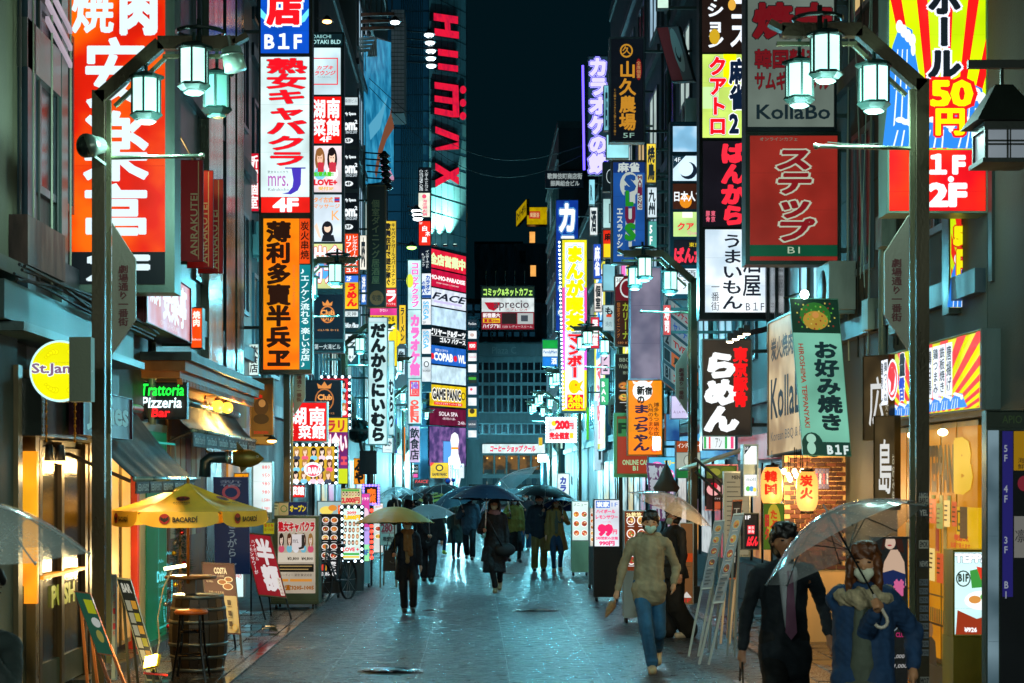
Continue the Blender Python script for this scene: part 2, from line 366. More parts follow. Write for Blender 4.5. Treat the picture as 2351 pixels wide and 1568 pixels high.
def person(label, x, Y, H, turn, cl, feet=((-.1, -.18, .02), (.1, .22, .05)), handL=None, handR=None, ground=0., vox=.014, head=(0, 0), lean=0., face=True, group=None):
    """faces the camera (-Y) when turn = 0; feet, hands in local metres for a 1.7 m figure; world hand targets as Vector"""
    X = (x - CX) * Y / FO; t = thing('person', label, 'person', (X, Y, ground), group); t.rotation_euler = (0, 0, R(turn)); s = H / 1.7
    t.scale = (s, s, s); inv = (Matrix.Translation((X, Y, ground)) @ Matrix.Rotation(R(turn), 4, 'Z') @ Matrix.Scale(s, 4)).inverted()
    skin = mat(cl.get('skin', SKIN[0]), .5, 0, .08, bump=0); hl = .005
    f_ = cl.get('female', False); sw = .165 if f_ else .195; hp = .085; B = []; hipz = .90
    hips = Vector((0, lean * .3, hipz)); chest = Vector((0, -lean * .3, 1.28)); nk = Vector((0, -lean, 1.43)); hd = nk + Vector((head[0] * .03, head[1] * .03 - .015, .17))
    B += [((-.06, hips.y, hipz), (.06, hips.y, hipz), .115, .115, (1, .85)), (hips, (0, 0, 1.1), .125, .11, (1.1, .8)), ((0, 0, 1.1), chest, .115, .14, (1.15, .75)),
          ((-sw + .05, chest.y, 1.36), (sw - .05, chest.y, 1.36), .07, .07, (1, .9)), (nk - Vector((0, -.01, .03)), nk + Vector((0, 0, .09)), .052, .048)]
    legs = []
    for i, sx in enumerate((-1, 1)):
        hj = Vector((sx * hp, hips.y, hipz - .02)); fz = Vector(feet[i]); an = fz + Vector((0, .05, .085)); kn, an = ik(hj, an, .43, .42, (sx * .06, -1, 0)); legs.append((hj, kn, an, fz, an + Vector((0, -.17, -.055 - max(0, fz.z) * .6))))
        B += [(hj, kn, .082, .055), (kn, an, .054, .036), (an + Vector((0, .02, -.03)), legs[-1][4], .03, .02)]
    arms = []
    for i, (sx, h) in enumerate(((-1, handL), (1, handR))):
        sh = Vector((sx * sw, chest.y, 1.365)); g = None
        if h is None: h = Vector((sx * (sw + .07), -.05, .84))
        elif getattr(h, 'w_', None) or isinstance(h, tuple) and len(h) == 4: h = inv @ Vector(h[:3]); g = 1
        else: h = Vector(h)
        el, h2 = ik(sh, h, .285, .25, (sx * .5, .8, -.5)); arms.append((sh, el, h2, g))
        B += [(sh, el, .047, .038), (el, h2, .038, .026)]
        fd = (h2 - el).normalized(); q = h2 + fd * .045; B.append((h2, q, .027, .036, (.9, .9), 0))
        up = Vector((0, 0, 1)); sd = fd.cross(up) if g else Vector((0, 1, 0)); sd = sd.normalized() if sd.length > .1 else Vector((1, 0, 0)); dn = sd.cross(fd).normalized()
        for k, (ln, o_) in enumerate(((.05, .028), (.057, .010), (.053, -.010), (.042, -.028))):   # four fingers, bent at the knuckle, and a thumb
            if g: b0 = q + dn * o_ + fd * .02; b1 = b0 + fd * .022 + sd * .02 * sx * -1; b2 = b0 + sd * .045 * sx * -1 - fd * .005
            else: b0 = q + sd * o_ + fd * .025; b1 = b0 + fd * ln * .6; b2 = b1 + fd * ln * .45 + Vector((-sx * .015, 0, 0))
            B += [(q + (dn if g else sd) * o_ * .8, b0, .011, .0105), (b0, b1, .0105, .0095), (b1, b2, .0095, .008)]
        tb = h2 + fd * .015; B += [(tb, tb + (dn * .032 + fd * .02 if g else Vector((-sx * .01, -.035, -.025))), .012, .011), (tb + (dn * .032 + fd * .02 if g else Vector((-sx * .01, -.035, -.025))), tb + (dn * .04 + fd * .045 - sd * sx * .02 if g else Vector((-sx * .015, -.04, -.06))), .011, .009)]
    yw = R(cl.get('look', 0)); fw = Vector((math.sin(yw), -math.cos(yw), 0)); rt = Vector((math.cos(yw), math.sin(yw), 0))
    B += [(hd + Vector((0, .01, .02)), hd + fw * .01 + Vector((0, 0, .0)), .092, .086, (.9, 1)), (hd + fw * .03 - Vector((0, 0, .05)), hd + fw * .036 - Vector((0, 0, .078)), .062, .042, (.95, .95)),
          (hd + fw * .084 - Vector((0, 0, .005)), hd + fw * .1 - Vector((0, 0, .03)), .008, .013)]
    for sx in (-1, 1): B.append((hd + rt * sx * .082 - Vector((0, 0, .0)), hd + rt * sx * .085 - Vector((0, 0, .03)), .013, .011, (.6, 1)))
    blob('body', B, vox * .85, t, [skin], 2)
    if face:
        for sx in (-1, 1):
            e = MB(); c = hd + fw * .083 + rt * sx * .033 + Vector((0, 0, .008)); e.ell(c, (.014, .009, .007), mat('#1a1210', .25, grime=0), 8, 6); e.ell(c + Vector((0, 0, .024)) + fw * .003, (.019, .007, .0035), mat('#22160f', .8, grime=0), 8, 4); e.build('eye', t, local=True)
        if not cl.get('mask'):
            e = MB(); e.ell(hd + fw * .092 - Vector((0, 0, .058)), (.024, .01, .008), mat('#8a3a38', .5, grime=0), 8, 6); e.build('mouth', t, local=True)
    if cl.get('mask'):
        c = hd + fw * .056 - Vector((0, 0, .058))
        blob('face_mask', [(c - rt * .028 + fw * .002, c + rt * .028 + fw * .002, .036, .036, None, 0), (c + fw * .03, c + fw * .026 - Vector((0, 0, .02)), .022, .024), (c - Vector((0, 0, .022)), c + Vector((0, 0, .01)), .043, .042)], .008, t, [mat(cl['mask'], .8, 0, .05, bump=0)], 2)
        e = MB(); e.tube([hd + rt * .05 + fw * .07 - Vector((0, 0, .03)), hd + rt * .088 - Vector((0, 0, .01))], .002, mat('#e8e8e8', .8, grime=0), 5); e.tube([hd - rt * .05 + fw * .07 - Vector((0, 0, .03)), hd - rt * .088 - Vector((0, 0, .01))], .002, mat('#e8e8e8', .8, grime=0), 5); e.build('mask_strap', t, local=True)
    hr = cl.get('hair')
    if hr:
        hm = mat(hr[0], .45, 0, .5, 40, .4); up = Vector((0, 0, 1)); h_ = [(hd + up * .05 - fw * .02, hd + up * .055 + fw * .008, .1, .084, (.95, 1)), (hd - fw * .035 + up * .0, hd - fw * .03 - up * .05, .085, .075)]
        for sx in (-1, 1): h_ += [(hd + rt * sx * .066 + up * .04 + fw * .02, hd + rt * sx * .074 - up * .012 - fw * .005, .034, .02), (hd + rt * sx * .05 - fw * .04, hd + rt * sx * .045 - fw * .05 - up * .07, .045, .03)]
        for k in range(26): a = k * 2.4; e_ = .35 + .5 * ((k * 7) % 10) / 10; d_ = (rt * math.cos(a) + fw * math.sin(a)) * math.sin(e_) + up * math.cos(e_); h_.append((hd + up * .045 + d_ * .085, hd + up * .045 + d_ * .1 + rt * .03 * math.cos(a + 1) + fw * .025 * math.sin(a + 1) - up * .012, .016, .006))
        for k in range(7): a = -.06 + .02 * k; h_.append((hd + up * .1 + rt * a + fw * .06, hd + up * (.05 + .01 * (k % 3)) + rt * a * 1.15 + fw * .085, .02, .006))
        ln = hr[1]
        if ln > .1:
            for sx in (-1, 1):
                for k in range(4): o_ = rt * sx * (.085 - .01 * k) + fw * (.045 - .03 * k); h_.append((hd + o_ + up * .02, hd + o_ * 1.15 - up * (ln + .02 * (k % 2)), .03, .02))
            h_.append((hd - fw * .06, hd - fw * .08 - up * ln, .07, .06))
        blob('hair', h_, .0085 if vox < .012 else .011 if vox < .02 else .016, t, [hm], 1, .008)
    if cl.get('hat'):
        hc, kd = cl['hat']; h_ = [(hd + Vector((0, .015, .05)), hd + Vector((0, .0, .055)), .104, .1, (.95, 1))]
        if kd == 'beret': h_ = [(hd + Vector((0, .02, .075)), hd + Vector((0, .01, .095)), .108, .085, (1, 1.05))]
        blob('hat', h_, .012, t, [mat(hc, .9, 0, .3, 30)], 2)
    def sleeves(r, m, cuff=1., nm='sleeve', lb=None):
        pr = []
        for sh, el, h2, g in arms:
            e = el + (h2 - el) * .88 * cuff; md = (sh + el) / 2; pr += [(sh, el, .058 + r, .048 + r), (el, e, .048 + r, .036 + r), (el + Vector((0, 0, .01)), el + (e - el) * .2, .056 + r, .047 + r)]
            for q in range(4): z = el + (e - el) * (.15 + .22 * q); pr.append((z, z + (e - el) * .05, .05 + r - q * .003, .05 + r - q * .003))
        return pr
    def trunk(r, lo=.86, fl=.0, w=0.):
        return [((-sw + .04, chest.y, 1.375), (sw - .04, chest.y, 1.375), .068 + r, .068 + r, (1, .95)), ((0, chest.y, 1.32), (0, 0, 1.12), .15 + r, .13 + r + w, (1.12, .78)), ((0, 0, 1.12), (0, hips.y, lo), .13 + r + w, .15 + r + fl, (1.15, .85)), (nk - Vector((0, .0, .05)), nk + Vector((0, 0, .012)), .075 + r * .6, .062)]
    if cl.get('trousers'):
        c, w = cl['trousers'][:2]; pr = [((-.055, hips.y, hipz + .02), (.055, hips.y, hipz + .02), .128, .128, (1, .88))]
        for hj, kn, an, fz, toe in legs:
            pr += [(hj, kn, .092 + w * .3, .066 + w), (kn, an + Vector((0, 0, .02)), .064 + w, .047 + w * 1.6), (kn + Vector((0, .01, -.03)), kn + Vector((0, .01, -.05)), .07 + w, .066 + w)]
            for q in range(3): z = kn + (an - kn) * (.55 + .18 * q); pr.append((z, z + Vector((0, 0, -.01)), .058 + w * 1.3, .05 + w * 1.2))
        blob('trousers', pr, vox, t, [mat(c, .85, 0, .4, 14, .3)], 2, .003)
    if cl.get('skirt'):
        c, lo, fl = cl['skirt']; blob('skirt', [((0, 0, 1.0), (0, -.02, lo + .1), .13, .16 + fl, (1.1, .9), 0, True), ((0, -.02, lo + .1), (0, -.03, lo), .16 + fl, .17 + fl, (1.1, .9), 0, True)], vox, t, [mat(c, .9, 0, .4, 14, .3)], 1, .005)
    sc_, sh_ = cl.get('shoes', ('#101214', 0))
    pr = []
    for hj, kn, an, fz, toe in legs:
        pr += [(an + Vector((0, .03, -.045)), toe + Vector((0, .0, 0)), .05, .045), (an + Vector((0, .02, -.04)), an + Vector((0, .01, .01 + sh_)), .05, .046)]
    blob('shoes', pr, vox * .85, t, [mat(sc_, .4, 0, .2)], 1)
    if cl.get('front'): blob('dress_front', [((0, -.07, 1.36), (0, -.085, 1.0), .085, .1, (.75, .95)), ((0, -.085, 1.0), (0, -.06, .86), .1, .11, (.8, 1))], vox, t, [mat(cl['front'], .9, 0, .3, 12)], 1, .003)
    if cl.get('shirt'):
        c = cl['shirt']; blob('shirt', trunk(.012, .9) + (sleeves(.0, None) if not cl.get('coat') and not cl.get('jacket') else []), vox, t, [mat(c, .85, 0, .25, 12)], 2, .003)
    if cl.get('jacket'):
        c, r, lo = cl['jacket'][:3]; pr = trunk(.01 + r * .8, lo, -.012, r * .6) + sleeves(.0 + r * .6, None) + [((-.06, hips.y - .03, lo + .02), (.06, hips.y - .03, lo + .02), .135 + r * .3, .135 + r * .3, (1, .95), 0), ((-.06, hips.y - .03, lo - .05), (.06, hips.y - .03, lo - .05), .12 + r * .3, .12 + r * .3, (1, .95), 0)]
        if cl.get('hood'):
            for a in range(-3, 4): an_ = R(a * 42 + 180); o_ = Vector((math.sin(an_) * .095, math.cos(an_ + math.pi) * -.02 + .03, 0)); pr.append((nk + o_ + Vector((0, 0, -.0)), nk + o_ * 1.1 + Vector((0, .01, .035)), .038, .034))
            pr.append((nk + Vector((0, .08, -.04)), nk + Vector((0, .11, -.1)), .075, .07))
        blob('jacket', pr, vox, t, [mat(c, .85, 0, .3, 12, .3)], 2, .005)
    if cl.get('coat'):   # open or closed long coat, flaring towards the hem
        c, lo, fl, op = cl['coat']; pr = trunk(.014, .95) + sleeves(.006, None)
        if op:
            for sx in (-1, 1): pr += [((sx * .085, .01, .98), (sx * (.13 + fl), .03, lo), .1, .085 + fl * .5, (.85, 1.25), 0, True), ((sx * .09, -.03, 1.3), (sx * .1, -.05, 1.0), .08, .08, (.8, 1))]
            pr.append(((0, .06, 1.0), (0, .1 + fl, lo), .12, .12 + fl, (1.3, .55), 0, True))
        else: pr += [((0, 0, 1.0), (0, .01, lo), .15, .19 + fl, (1.15, .85), 0, True)]
        for q in range(4): z = .96 - q * .1; pr.append(((.02 * (q % 2), -.1 if not op else .1, z), (-.03, -.1 if not op else .1, z - .06), .06, .05, (1, .8)))
        blob('coat', pr, vox, t, [mat(c, .8, 0, .35, 12, .3)], 2, .005)
        if op and cl.get('inner'):
            blob('jumper', [((0, -.085, 1.37), (0, -.1, .93), .05, .06, (.85, .85))], vox, t, [mat(cl['inner'], .9, 0, .2)], 1)
        bt = MB()
        for k in range(4): bt.ell((.035, -.155 - (.02 if not op else -.02), 1.25 - k * .12), (.011, .006, .011), mat('#0c0c10', .3, grime=0), 8, 5)
        if not op: bt.build('buttons', t, local=True)
    if cl.get('scarf'):
        c = cl['scarf']; pr = []
        for a in range(10): q = R(a * 36); pr.append((nk + Vector((math.cos(q) * .085, math.sin(q) * .075 - .01, .0 + .012 * math.sin(q * 2))), nk + Vector((math.cos(q + .6) * .085, math.sin(q + .6) * .075 - .01, .03)), .042, .038))
        if len(c) > 1 and c[1]: pr += [(nk + Vector((.03, -.09, -.01)), Vector((.05, -.15, c[1])), .042, .045, (1.2, .5)), (nk + Vector((-.03, -.09, -.01)), Vector((-.03, -.155, c[1] + .08)), .04, .042, (1.2, .5))]
        blob('scarf', pr, vox, t, [mat(c[0], .95, 0, .3, 25, .3)], 1, .005)
    if cl.get('collar'):
        c = cl['collar']; pr = []
        for a in range(12): q = R(a * 30); pr.append((nk + Vector((math.cos(q) * .135, math.sin(q) * .11 + .0, -.04 + .02 * math.sin(q))), nk + Vector((math.cos(q + .5) * .135, math.sin(q + .5) * .11, -.04)), .06, .056))
        blob('fur_collar', pr, .011, t, [mat(c, 1., 0, .6, 30, .6)], 1, .02)
    if cl.get('tie'):
        e = MB(); e.hexa([(-.018, -.155, 1.36), (.018, -.155, 1.36), (.018, -.145, 1.36), (-.018, -.145, 1.36), (-.022, -.15, 1.40), (.022, -.15, 1.40), (.022, -.14, 1.40), (-.022, -.14, 1.40)], mat(cl['tie'], .5, 0, .1))
        e.hexa([(-.04, -.185, .98), (.04, -.185, .98), (.04, -.175, .98), (-.04, -.175, .98), (-.018, -.16, 1.36), (.018, -.16, 1.36), (.018, -.15, 1.36), (-.018, -.15, 1.36)], mat(cl['tie'], .5, 0, .1)); e.add([(-.04, -.185, .98), (.04, -.185, .98), (0, -.183, .93)], [(0, 1, 2)], mat(cl['tie'], .5, 0, .1)); e.build('tie', t, local=True)
        blob('shirt_front', [((0, -.095, 1.38), (0, -.13, 1.02), .075, .035, (.95, .8))], .012, t, [mat('#d0d8e0', .8, 0, .1)], 1)
    t['_arms'] = 0; del t['_arms']; wm = inv.inverted()
    return t, [wm @ (a[2] + (a[2] - a[1]).normalized() * .06) for a in arms]
def umbrella(label, tip, grip, Rr, col, n=8, clearc=False, drop=.3, group='open umbrellas held by people in the rain', shaft='#9aa0a0', rib='#c8d0d0', hook=None, spin=0., stripes=None):
    """canopy apex at tip, shaft down to grip; drop = height of the canopy / radius"""
    tip = Vector(tip); grip = Vector(grip); t = thing('umbrella', label, 'umbrella', grip, group)
    ax = (tip - grip).normalized(); u = ax.cross(Vector((0, 1, 0))); u = u.normalized() if u.length > .1 else Vector((1, 0, 0)); w = ax.cross(u).normalized()
    cm = clear(col) if clearc else mat(col, .55, 0, .15, 5, .05); h = drop * Rr; m_ = MB(); sub = 4; rows = 7
    cm2 = mat(stripes, .6, 0, .1) if stripes else cm
    def pt(r, a, sc=1.): # r 0..1
        return tip + (u * math.cos(a) + w * math.sin(a)) * (r * Rr * sc) - ax * (h * (1 - math.cos(r * 1.35)) / (1 - math.cos(1.35)))
    for i in range(rows):
        r0, r1 = i / rows, (i + 1) / rows; vs = []; N = n * sub
        for r in (r0, r1):
            for k in range(N):
                ph = (k % sub) / sub; dip = math.sin(math.pi * ph); vs.append(pt(r, 2 * math.pi * (k / N) + spin, 1 - .055 * dip * r * r) - ax * (-.02 * dip * r * Rr * 2 * .3))
        m_.add(vs, [(k, (k + 1) % N, N + (k + 1) % N, N + k) for k in range(N)], cm2 if (stripes and i % 2) else cm, True)
    m_.build('canopy', t)
    rb = mat(rib, .35, .8, .1)
    for k in range(n):
        a = 2 * math.pi * k / n + spin; q = MB(); q.tube([pt(j / 5, a) - ax * .008 for j in range(6)], .0035 * max(1, tip.y / 16), rb, 5); q.tube([tip - ax * (h * 1.15), pt(.5, a) - ax * .01], .0025 * max(1, tip.y / 16), rb, 5); q.ell(pt(1, a), .007 * max(1, tip.y / 20), rb, 6, 4); q.build('rib', t)
    q = MB(); q.tube([tip + ax * .055, tip], [.003, .007], mat('#d8dcdc', .3, .3), 6); q.tube([tip, grip], .0065 * max(1, tip.y / 20), mat(shaft, .3, .8, .1), 6); q.build('shaft', t)
    hm = mat(hook or '#20262a', .35, 0, .1); q = MB(); pts = [grip + ax * .07, grip - ax * .09]
    for k in range(1, 7): a = R(30 * k); pts.append(grip - ax * (.09 + .038 * math.sin(a)) + u * (.038 * (1 - math.cos(a))))
    q.tube(pts, .011 * max(1, tip.y / 30), hm, 8); q.build('handle', t)
    return t
# ------------------------------------------------------------------ street lantern posts
def lamp_glass(): return lit('#b4fff0', LAMP, .3, None, True)
def lantern(parent, x, y, z, top, on=True, s=.92):
    """hexagonal lantern whose body hangs from z + .. ; local coordinates of the post"""
    dk = mat('#1c3430', .4, .5, .2); gl = lamp_glass() if on else mat('#5f8f84', .2, 0, .1); r = .135 * s
    b = MB(); b.tube([(x, y, top), (x, y, z + .2 * s)], .016, dk, 6); b.lathe([(.03, .235 * s), (.165 * s, .19 * s), (.172 * s, .165 * s), (.15 * s, .155 * s)], (x, y, z), dk, 6, False)
    b.lathe([(.14 * s, -.15 * s), (.155 * s, -.175 * s), (.11 * s, -.215 * s), (.08 * s, -.215 * s)], (x, y, z), dk, 6, False)
    for k in range(6):
        a = 2 * math.pi * (k + .5) / 6 ; px = x + r * math.cos(a); py = y + r * math.sin(a); b.tube([(px, py, z - .16 * s), (px, py, z + .16 * s)], .0135 * s, dk, 4)
    l = b.build('lantern', parent, local=True); g = MB()
    for k in range(6):
        a0 = 2 * math.pi * (k + .5) / 6; a1 = a0 + 2 * math.pi / 6; q = MB(); rr = r * .96
        q.hexa([(x + rr * math.cos(a0), y + rr * math.sin(a0), z - .155 * s), (x + rr * math.cos(a1), y + rr * math.sin(a1), z - .155 * s), (x + rr * .97 * math.cos(a1), y + rr * .97 * math.sin(a1), z - .155 * s), (x + rr * .97 * math.cos(a0), y + rr * .97 * math.sin(a0), z - .155 * s),
                (x + rr * math.cos(a0), y + rr * math.sin(a0), z + .155 * s), (x + rr * math.cos(a1), y + rr * math.sin(a1), z + .155 * s), (x + rr * .97 * math.cos(a1), y + rr * .97 * math.sin(a1), z + .155 * s), (x + rr * .97 * math.cos(a0), y + rr * .97 * math.sin(a0), z + .155 * s)], gl)
        q.build('pane', l, local=True)
    g.lathe([(.075 * s, -.218 * s), (.095 * s, -.235 * s), (.07 * s, -.25 * s)], (x, y, z), gl, 6, False); g.build('diffuser', l, local=True)
    if on:
        ld = _M.get('lamp') or bpy.data.lights.new('lantern_light', 'POINT'); _M['lamp'] = ld; ld.energy = LAMPW; ld.color = (.6, 1., .93); ld.shadow_soft_size = .1
        lo = bpy.data.objects.new('lantern_light', ld); SC.collection.objects.link(lo); lo.parent = l; lo.location = (x, y, z - .34 * s)
def post(label, X, Y, side, lamps=(1, 1, 0), group='street lantern posts with two lamps along both kerbs'):
    """side = +1: arm reaches to the right (left kerb); -1: arm reaches to the left"""
    t = thing('street_lamp', label, 'street lamp', (X, Y, 0), group); s = side; ol = mat('#453f2e', .32, .55, .25); lt = mat('#6f7458', .25, .7, .2)
    b = MB(); b.box((-.055, -.05, 0), (.05, .05, 5.36), ol); b.box((s * .06, -.02, .5), (s * .1, .02, 5.28), lt); b.box((-.09, -.08, 0), (.09, .08, .28), mat('#2c3330', .4, .5)); b.build('pole', t, local=True)
    a = MB(); a.beam((0, 0, 5.30), (s * .52, 0, 5.76), .1, .11, ol); a.beam((s * .50, 0, 5.765), (s * 1.16, 0, 5.765), .1, .11, ol); a.beam((s * 1.14, 0, 5.765), (s * 1.26, 0, 5.83), .1, .05, ol)
    a.beam((s * .13, 0, 5.23), (s * .56, 0, 5.64), .045, .03, lt); a.beam((s * .54, 0, 5.655), (s * 1.2, 0, 5.655), .045, .03, lt)
    a.build('arm', t, local=True)
    r = MB(); r.tube([(s * .86 + .2 * math.cos(q * R(30)), .2 * math.sin(q * R(30)), 5.86) for q in range(13)], .018, mat('#1c2c28', .35, .5), 6, False); r.tube([(s * .86, -.09, 5.62), (s * .86, -.09, 5.95)], .022, mat('#1c2c28', .35, .5), 6); r.build('lamp_ring', t, local=True)
    lantern(t, s * .40, -.02, 5.33 - .02, 5.62, lamps[0])
    lantern(t, s * .84, -.24, 5.51, 5.80, lamps[1])
    if lamps[2] is not None: lantern(t, s * .95, .34, 5.42, 5.80, lamps[2], .88)
    d = MB(); d.tube([(0, 0, 4.79), (s * .87, 0, 4.81)], .017, mat('#8a9a86', .3, .8), 8); d.ell((s * .87, 0, 4.81), .028, mat('#8a9a86', .3, .8), 8, 6); d.build('banner_rod', t, local=True)
    c = MB(); x0, x1 = s * .11, s * .31
    pts = [(x0, 4.24), (x1, 3.93), (x1, 3.42), (x0, 3.12)]; n = len(pts); c.add([(x, -.022, z) for x, z in pts] + [(x, .022, z) for x, z in pts], [(0, 1, 2, 3), (7, 6, 5, 4)] + [(i, i + 4, (i + 1) % 4 + 4, (i + 1) % 4) for i in range(4)], mat('#8b8d7d', .45, .2, .15))
    pl = c.build('street_name_board', t, local=True); l = MB()
    p = Plane((min(x0, x1), -.0225, 3.93), (1, 0, 0), (0, 0, -1), 0, 0, .195 / 100, .62 / 100, .0012); draw(l, p, [('v', '劇場通り一番街', 28, 8, 72, 92, '#5a1a1c', dict(bold=.03, res=1))], 0); l.build('lettering', pl, local=True)
    return t
# ------------------------------------------------------------------ ground
def wet(name, base, r0, r1, brick=None, tint2=None, bumpk=.35, pud=.56):
    m = bpy.data.materials.new(name); m.use_nodes = True; N = m.node_tree.nodes; L = m.node_tree.links; b = N['Principled BSDF']
    g = N.new('ShaderNodeNewGeometry'); n = N.new('ShaderNodeTexNoise'); n.inputs['Scale'].default_value = .55; n.inputs['Detail'].default_value = 5; n.inputs['Roughness'].default_value = .6
    L.new(g.outputs['Position'], n.inputs['Vector'])
    n3 = N.new('ShaderNodeTexNoise'); n3.inputs['Scale'].default_value = 5.5 if brick else 38; n3.inputs['Detail'].default_value = 8; n3.inputs['Roughness'].default_value = .8; m3 = N.new('ShaderNodeMapping'); m3.inputs['Scale'].default_value = (1, 1.7, 1) if brick else (1, 1, 1); L.new(g.outputs['Position'], m3.inputs[0]); L.new(m3.outputs[0], n3.inputs['Vector'])
    pr = N.new('ShaderNodeMapRange'); pr.inputs[1].default_value = pud; pr.inputs[2].default_value = pud + .08; L.new(n.outputs[0], pr.inputs[0])   # puddles
    rr = N.new('ShaderNodeMapRange'); rr.inputs[1].default_value = .38; rr.inputs[2].default_value = .6; rr.inputs[3].default_value = r0; rr.inputs[4].default_value = r1; L.new(n3.outputs[0], rr.inputs[0])
    mx = N.new('ShaderNodeMix'); mx.inputs[3].default_value = .07; L.new(pr.outputs[0], mx.inputs[0]); L.new(rr.outputs[0], mx.inputs[2]); L.new(mx.outputs[0], b.inputs['Roughness'])
    cm = N.new('ShaderNodeMix'); cm.data_type = 'RGBA'; cm.inputs[6].default_value = (*lin(base), 1); cm.inputs[7].default_value = (*lin(tint2 or base), 1); L.new(n3.outputs[0], cm.inputs[0]); L.new(cm.outputs[2], b.inputs['Base Color'])
    h = n3.outputs[0]
    if brick:
        mp = N.new('ShaderNodeMapping'); L.new(g.outputs['Position'], mp.inputs[0]); br = N.new('ShaderNodeTexBrick'); br.inputs['Scale'].default_value = 1; br.inputs['Brick Width'].default_value = brick[0]; br.inputs['Row Height'].default_value = brick[1]
        br.offset = 0; mp.inputs[1].default_value = (.6, 0, 0); br.inputs['Mortar Size'].default_value = .007; br.inputs['Mortar Smooth'].default_value = .6; br.inputs['Color1'].default_value = (1, 1, 1, 1); br.inputs['Color2'].default_value = (.82, .82, .82, 1); br.inputs['Mortar'].default_value = (0, 0, 0, 1)
        L.new(mp.outputs[0], br.inputs[0]); ad = N.new('ShaderNodeMix'); ad.data_type = 'RGBA'; ad.inputs[0].default_value = .45; L.new(br.outputs[0], ad.inputs[6]); L.new(n3.outputs[0], ad.inputs[7]); h = ad.outputs[2]
    bs = N.new('ShaderNodeMath'); bs.operation = 'MULTIPLY_ADD'; bs.inputs[1].default_value = -bumpk * .92; bs.inputs[2].default_value = bumpk; L.new(pr.outputs[0], bs.inputs[0])
    bp = N.new('ShaderNodeBump'); bp.inputs['Distance'].default_value = .07 if brick else .012; L.new(bs.outputs[0], bp.inputs['Strength']); L.new(h, bp.inputs['Height']); L.new(bp.outputs[0], b.inputs['Normal'])
    b.inputs['Specular IOR Level'].default_value = .6
    return m
KL, KR = -2.45, 3.3
road_m = wet('wet_road', '#0c1820', .12, .55, (.95, .1), '#223440', 1., .63)
m = MB(); m.add([(-300, -20, -.02), (300, -20, -.02), (300, 600, -.02), (-300, 600, -.02)], [(0, 1, 2, 3)], mat('#1a1e20', .6, 0, .3)); m.build('ground', kind='structure')
m = MB(); m.add([(KL, -5, 0), (KR, -5, 0), (KR, 112, 0), (KL, 112, 0)], [(0, 1, 2, 3)], road_m); m.add([(-60, 112, 0), (60, 112, 0), (60, 126, 0), (-60, 126, 0)], [(0, 1, 2, 3)], road_m); m.build('road', kind='structure')
# joints of stone rows running down the street
jm = mat('#59666a', .3, 0, .4, 20)
rs = MB(); rd = random.Random(3)
for x in (-1.55, -.6, .35, 1.3, 2.3):
    y = 12.
    while y < 70:
        l = rd.uniform(.05, .22); w = rd.uniform(.006, .011); rs.add([(x - w, y, .004), (x + w, y, .004), (x + w, y + l, .004), (x - w, y + l, .004)], [(0, 1, 2, 3)], jm); y += rd.uniform(.25, .7)
rs.build('road_joint_line', kind='structure')
slab_m = wet('wet_slab', '#3a322b', .12, .4, None, '#4a4038', .3, .52)
for side, x0, x1, nm in (('L', -8, KL - .14, 'pavement'), ('R', KR + .14, 9, 'pavement')):
    pv = MB(); pv.add([(x0, -5, .002), (x1, -5, .002), (x1, 112, .002), (x0, 112, .002)], [(0, 1, 2, 3)], mat('#15181a', .5, 0, .3)); pv = pv.build(nm, kind='structure')
    me = []
    for k in range(3):
        q = MB(); e = .004 * k; q.hexa([(0, 0, 0), (.292, 0, 0), (.292, .392, 0), (0, .392, 0), (.006, .006, .018 + e), (.286, .006, .018), (.286, .386, .018 + e), (.006, .386, .018)], slab_m); o = q.build('paving_slab', pv, local=True); me.append(o)
    xs = [KL - .14 - .3 * (i + 1) for i in range(4)] if side == 'L' else [KR + .15 + .3 * i for i in range(4)]
    n = 0
    for j in range(34 if side == 'L' else 32):
        for i, xx in enumerate(xs):
            o = me[n] if n < 3 else me[rd.randrange(3)].copy()
            if n >= 3: SC.collection.objects.link(o)
            o.location = (xx, 14.4 + j * .4 + (.2 if i % 2 else 0), .003); n += 1
    # kerb: long flush stones
    km = wet('wet_kerb', '#4c4336', .12, .35, None, '#5c5244', .25, .5); kb = None
    xk = KL - .14 if side == 'L' else KR
    root = MB(); root.box((xk, -5, -.05), (xk + .14, 14, .012), km); root.box((xk, 58, -.05), (xk + .14, 112, .012), km); root = root.build('kerb', kind='structure')
    q = MB(); q.hexa([(0, 0, 0), (.136, 0, 0), (.136, .592, 0), (0, .592, 0), (.004, .004, .022), (.132, .004, .022), (.132, .588, .024), (.004, .588, .022)], km); k0 = q.build('kerb_stone', root, local=True)
    for j in range(73):
        o = k0 if j == 0 else k0.copy()
        if j: SC.collection.objects.link(o)
        o.location = (xk + .002, 14 + j * .6, -.002 + .003 * (j % 2))
for i, (x, y) in enumerate(((.95, 28.5), (-.9, 19.6))):
    t = thing('manhole_cover', ['wet iron manhole cover right of the middle of the road', 'wet iron manhole cover in the near left lane'][i], 'manhole cover', (x, y, 0)); q = MB(); q.tube([(x, y, .001), (x, y, .012)], .31, mat('#2c3236', .2, .8, .4), 24); q.build('lid', t); q = MB(); q.tube([(x, y, .0005), (x, y, .007)], .36, mat('#3a4044', .4, .3, .4), 24); q.build('rim', t)
    for k in range(8): a = R(45 * k); q = MB(); q.box((x + .2 * math.cos(a) - .03, y + .2 * math.sin(a) - .02, .0125), (x + .2 * math.cos(a) + .03, y + .2 * math.sin(a) + .02, .017), mat('#20262a', .25, .8, .3)); q.build('lug', t)
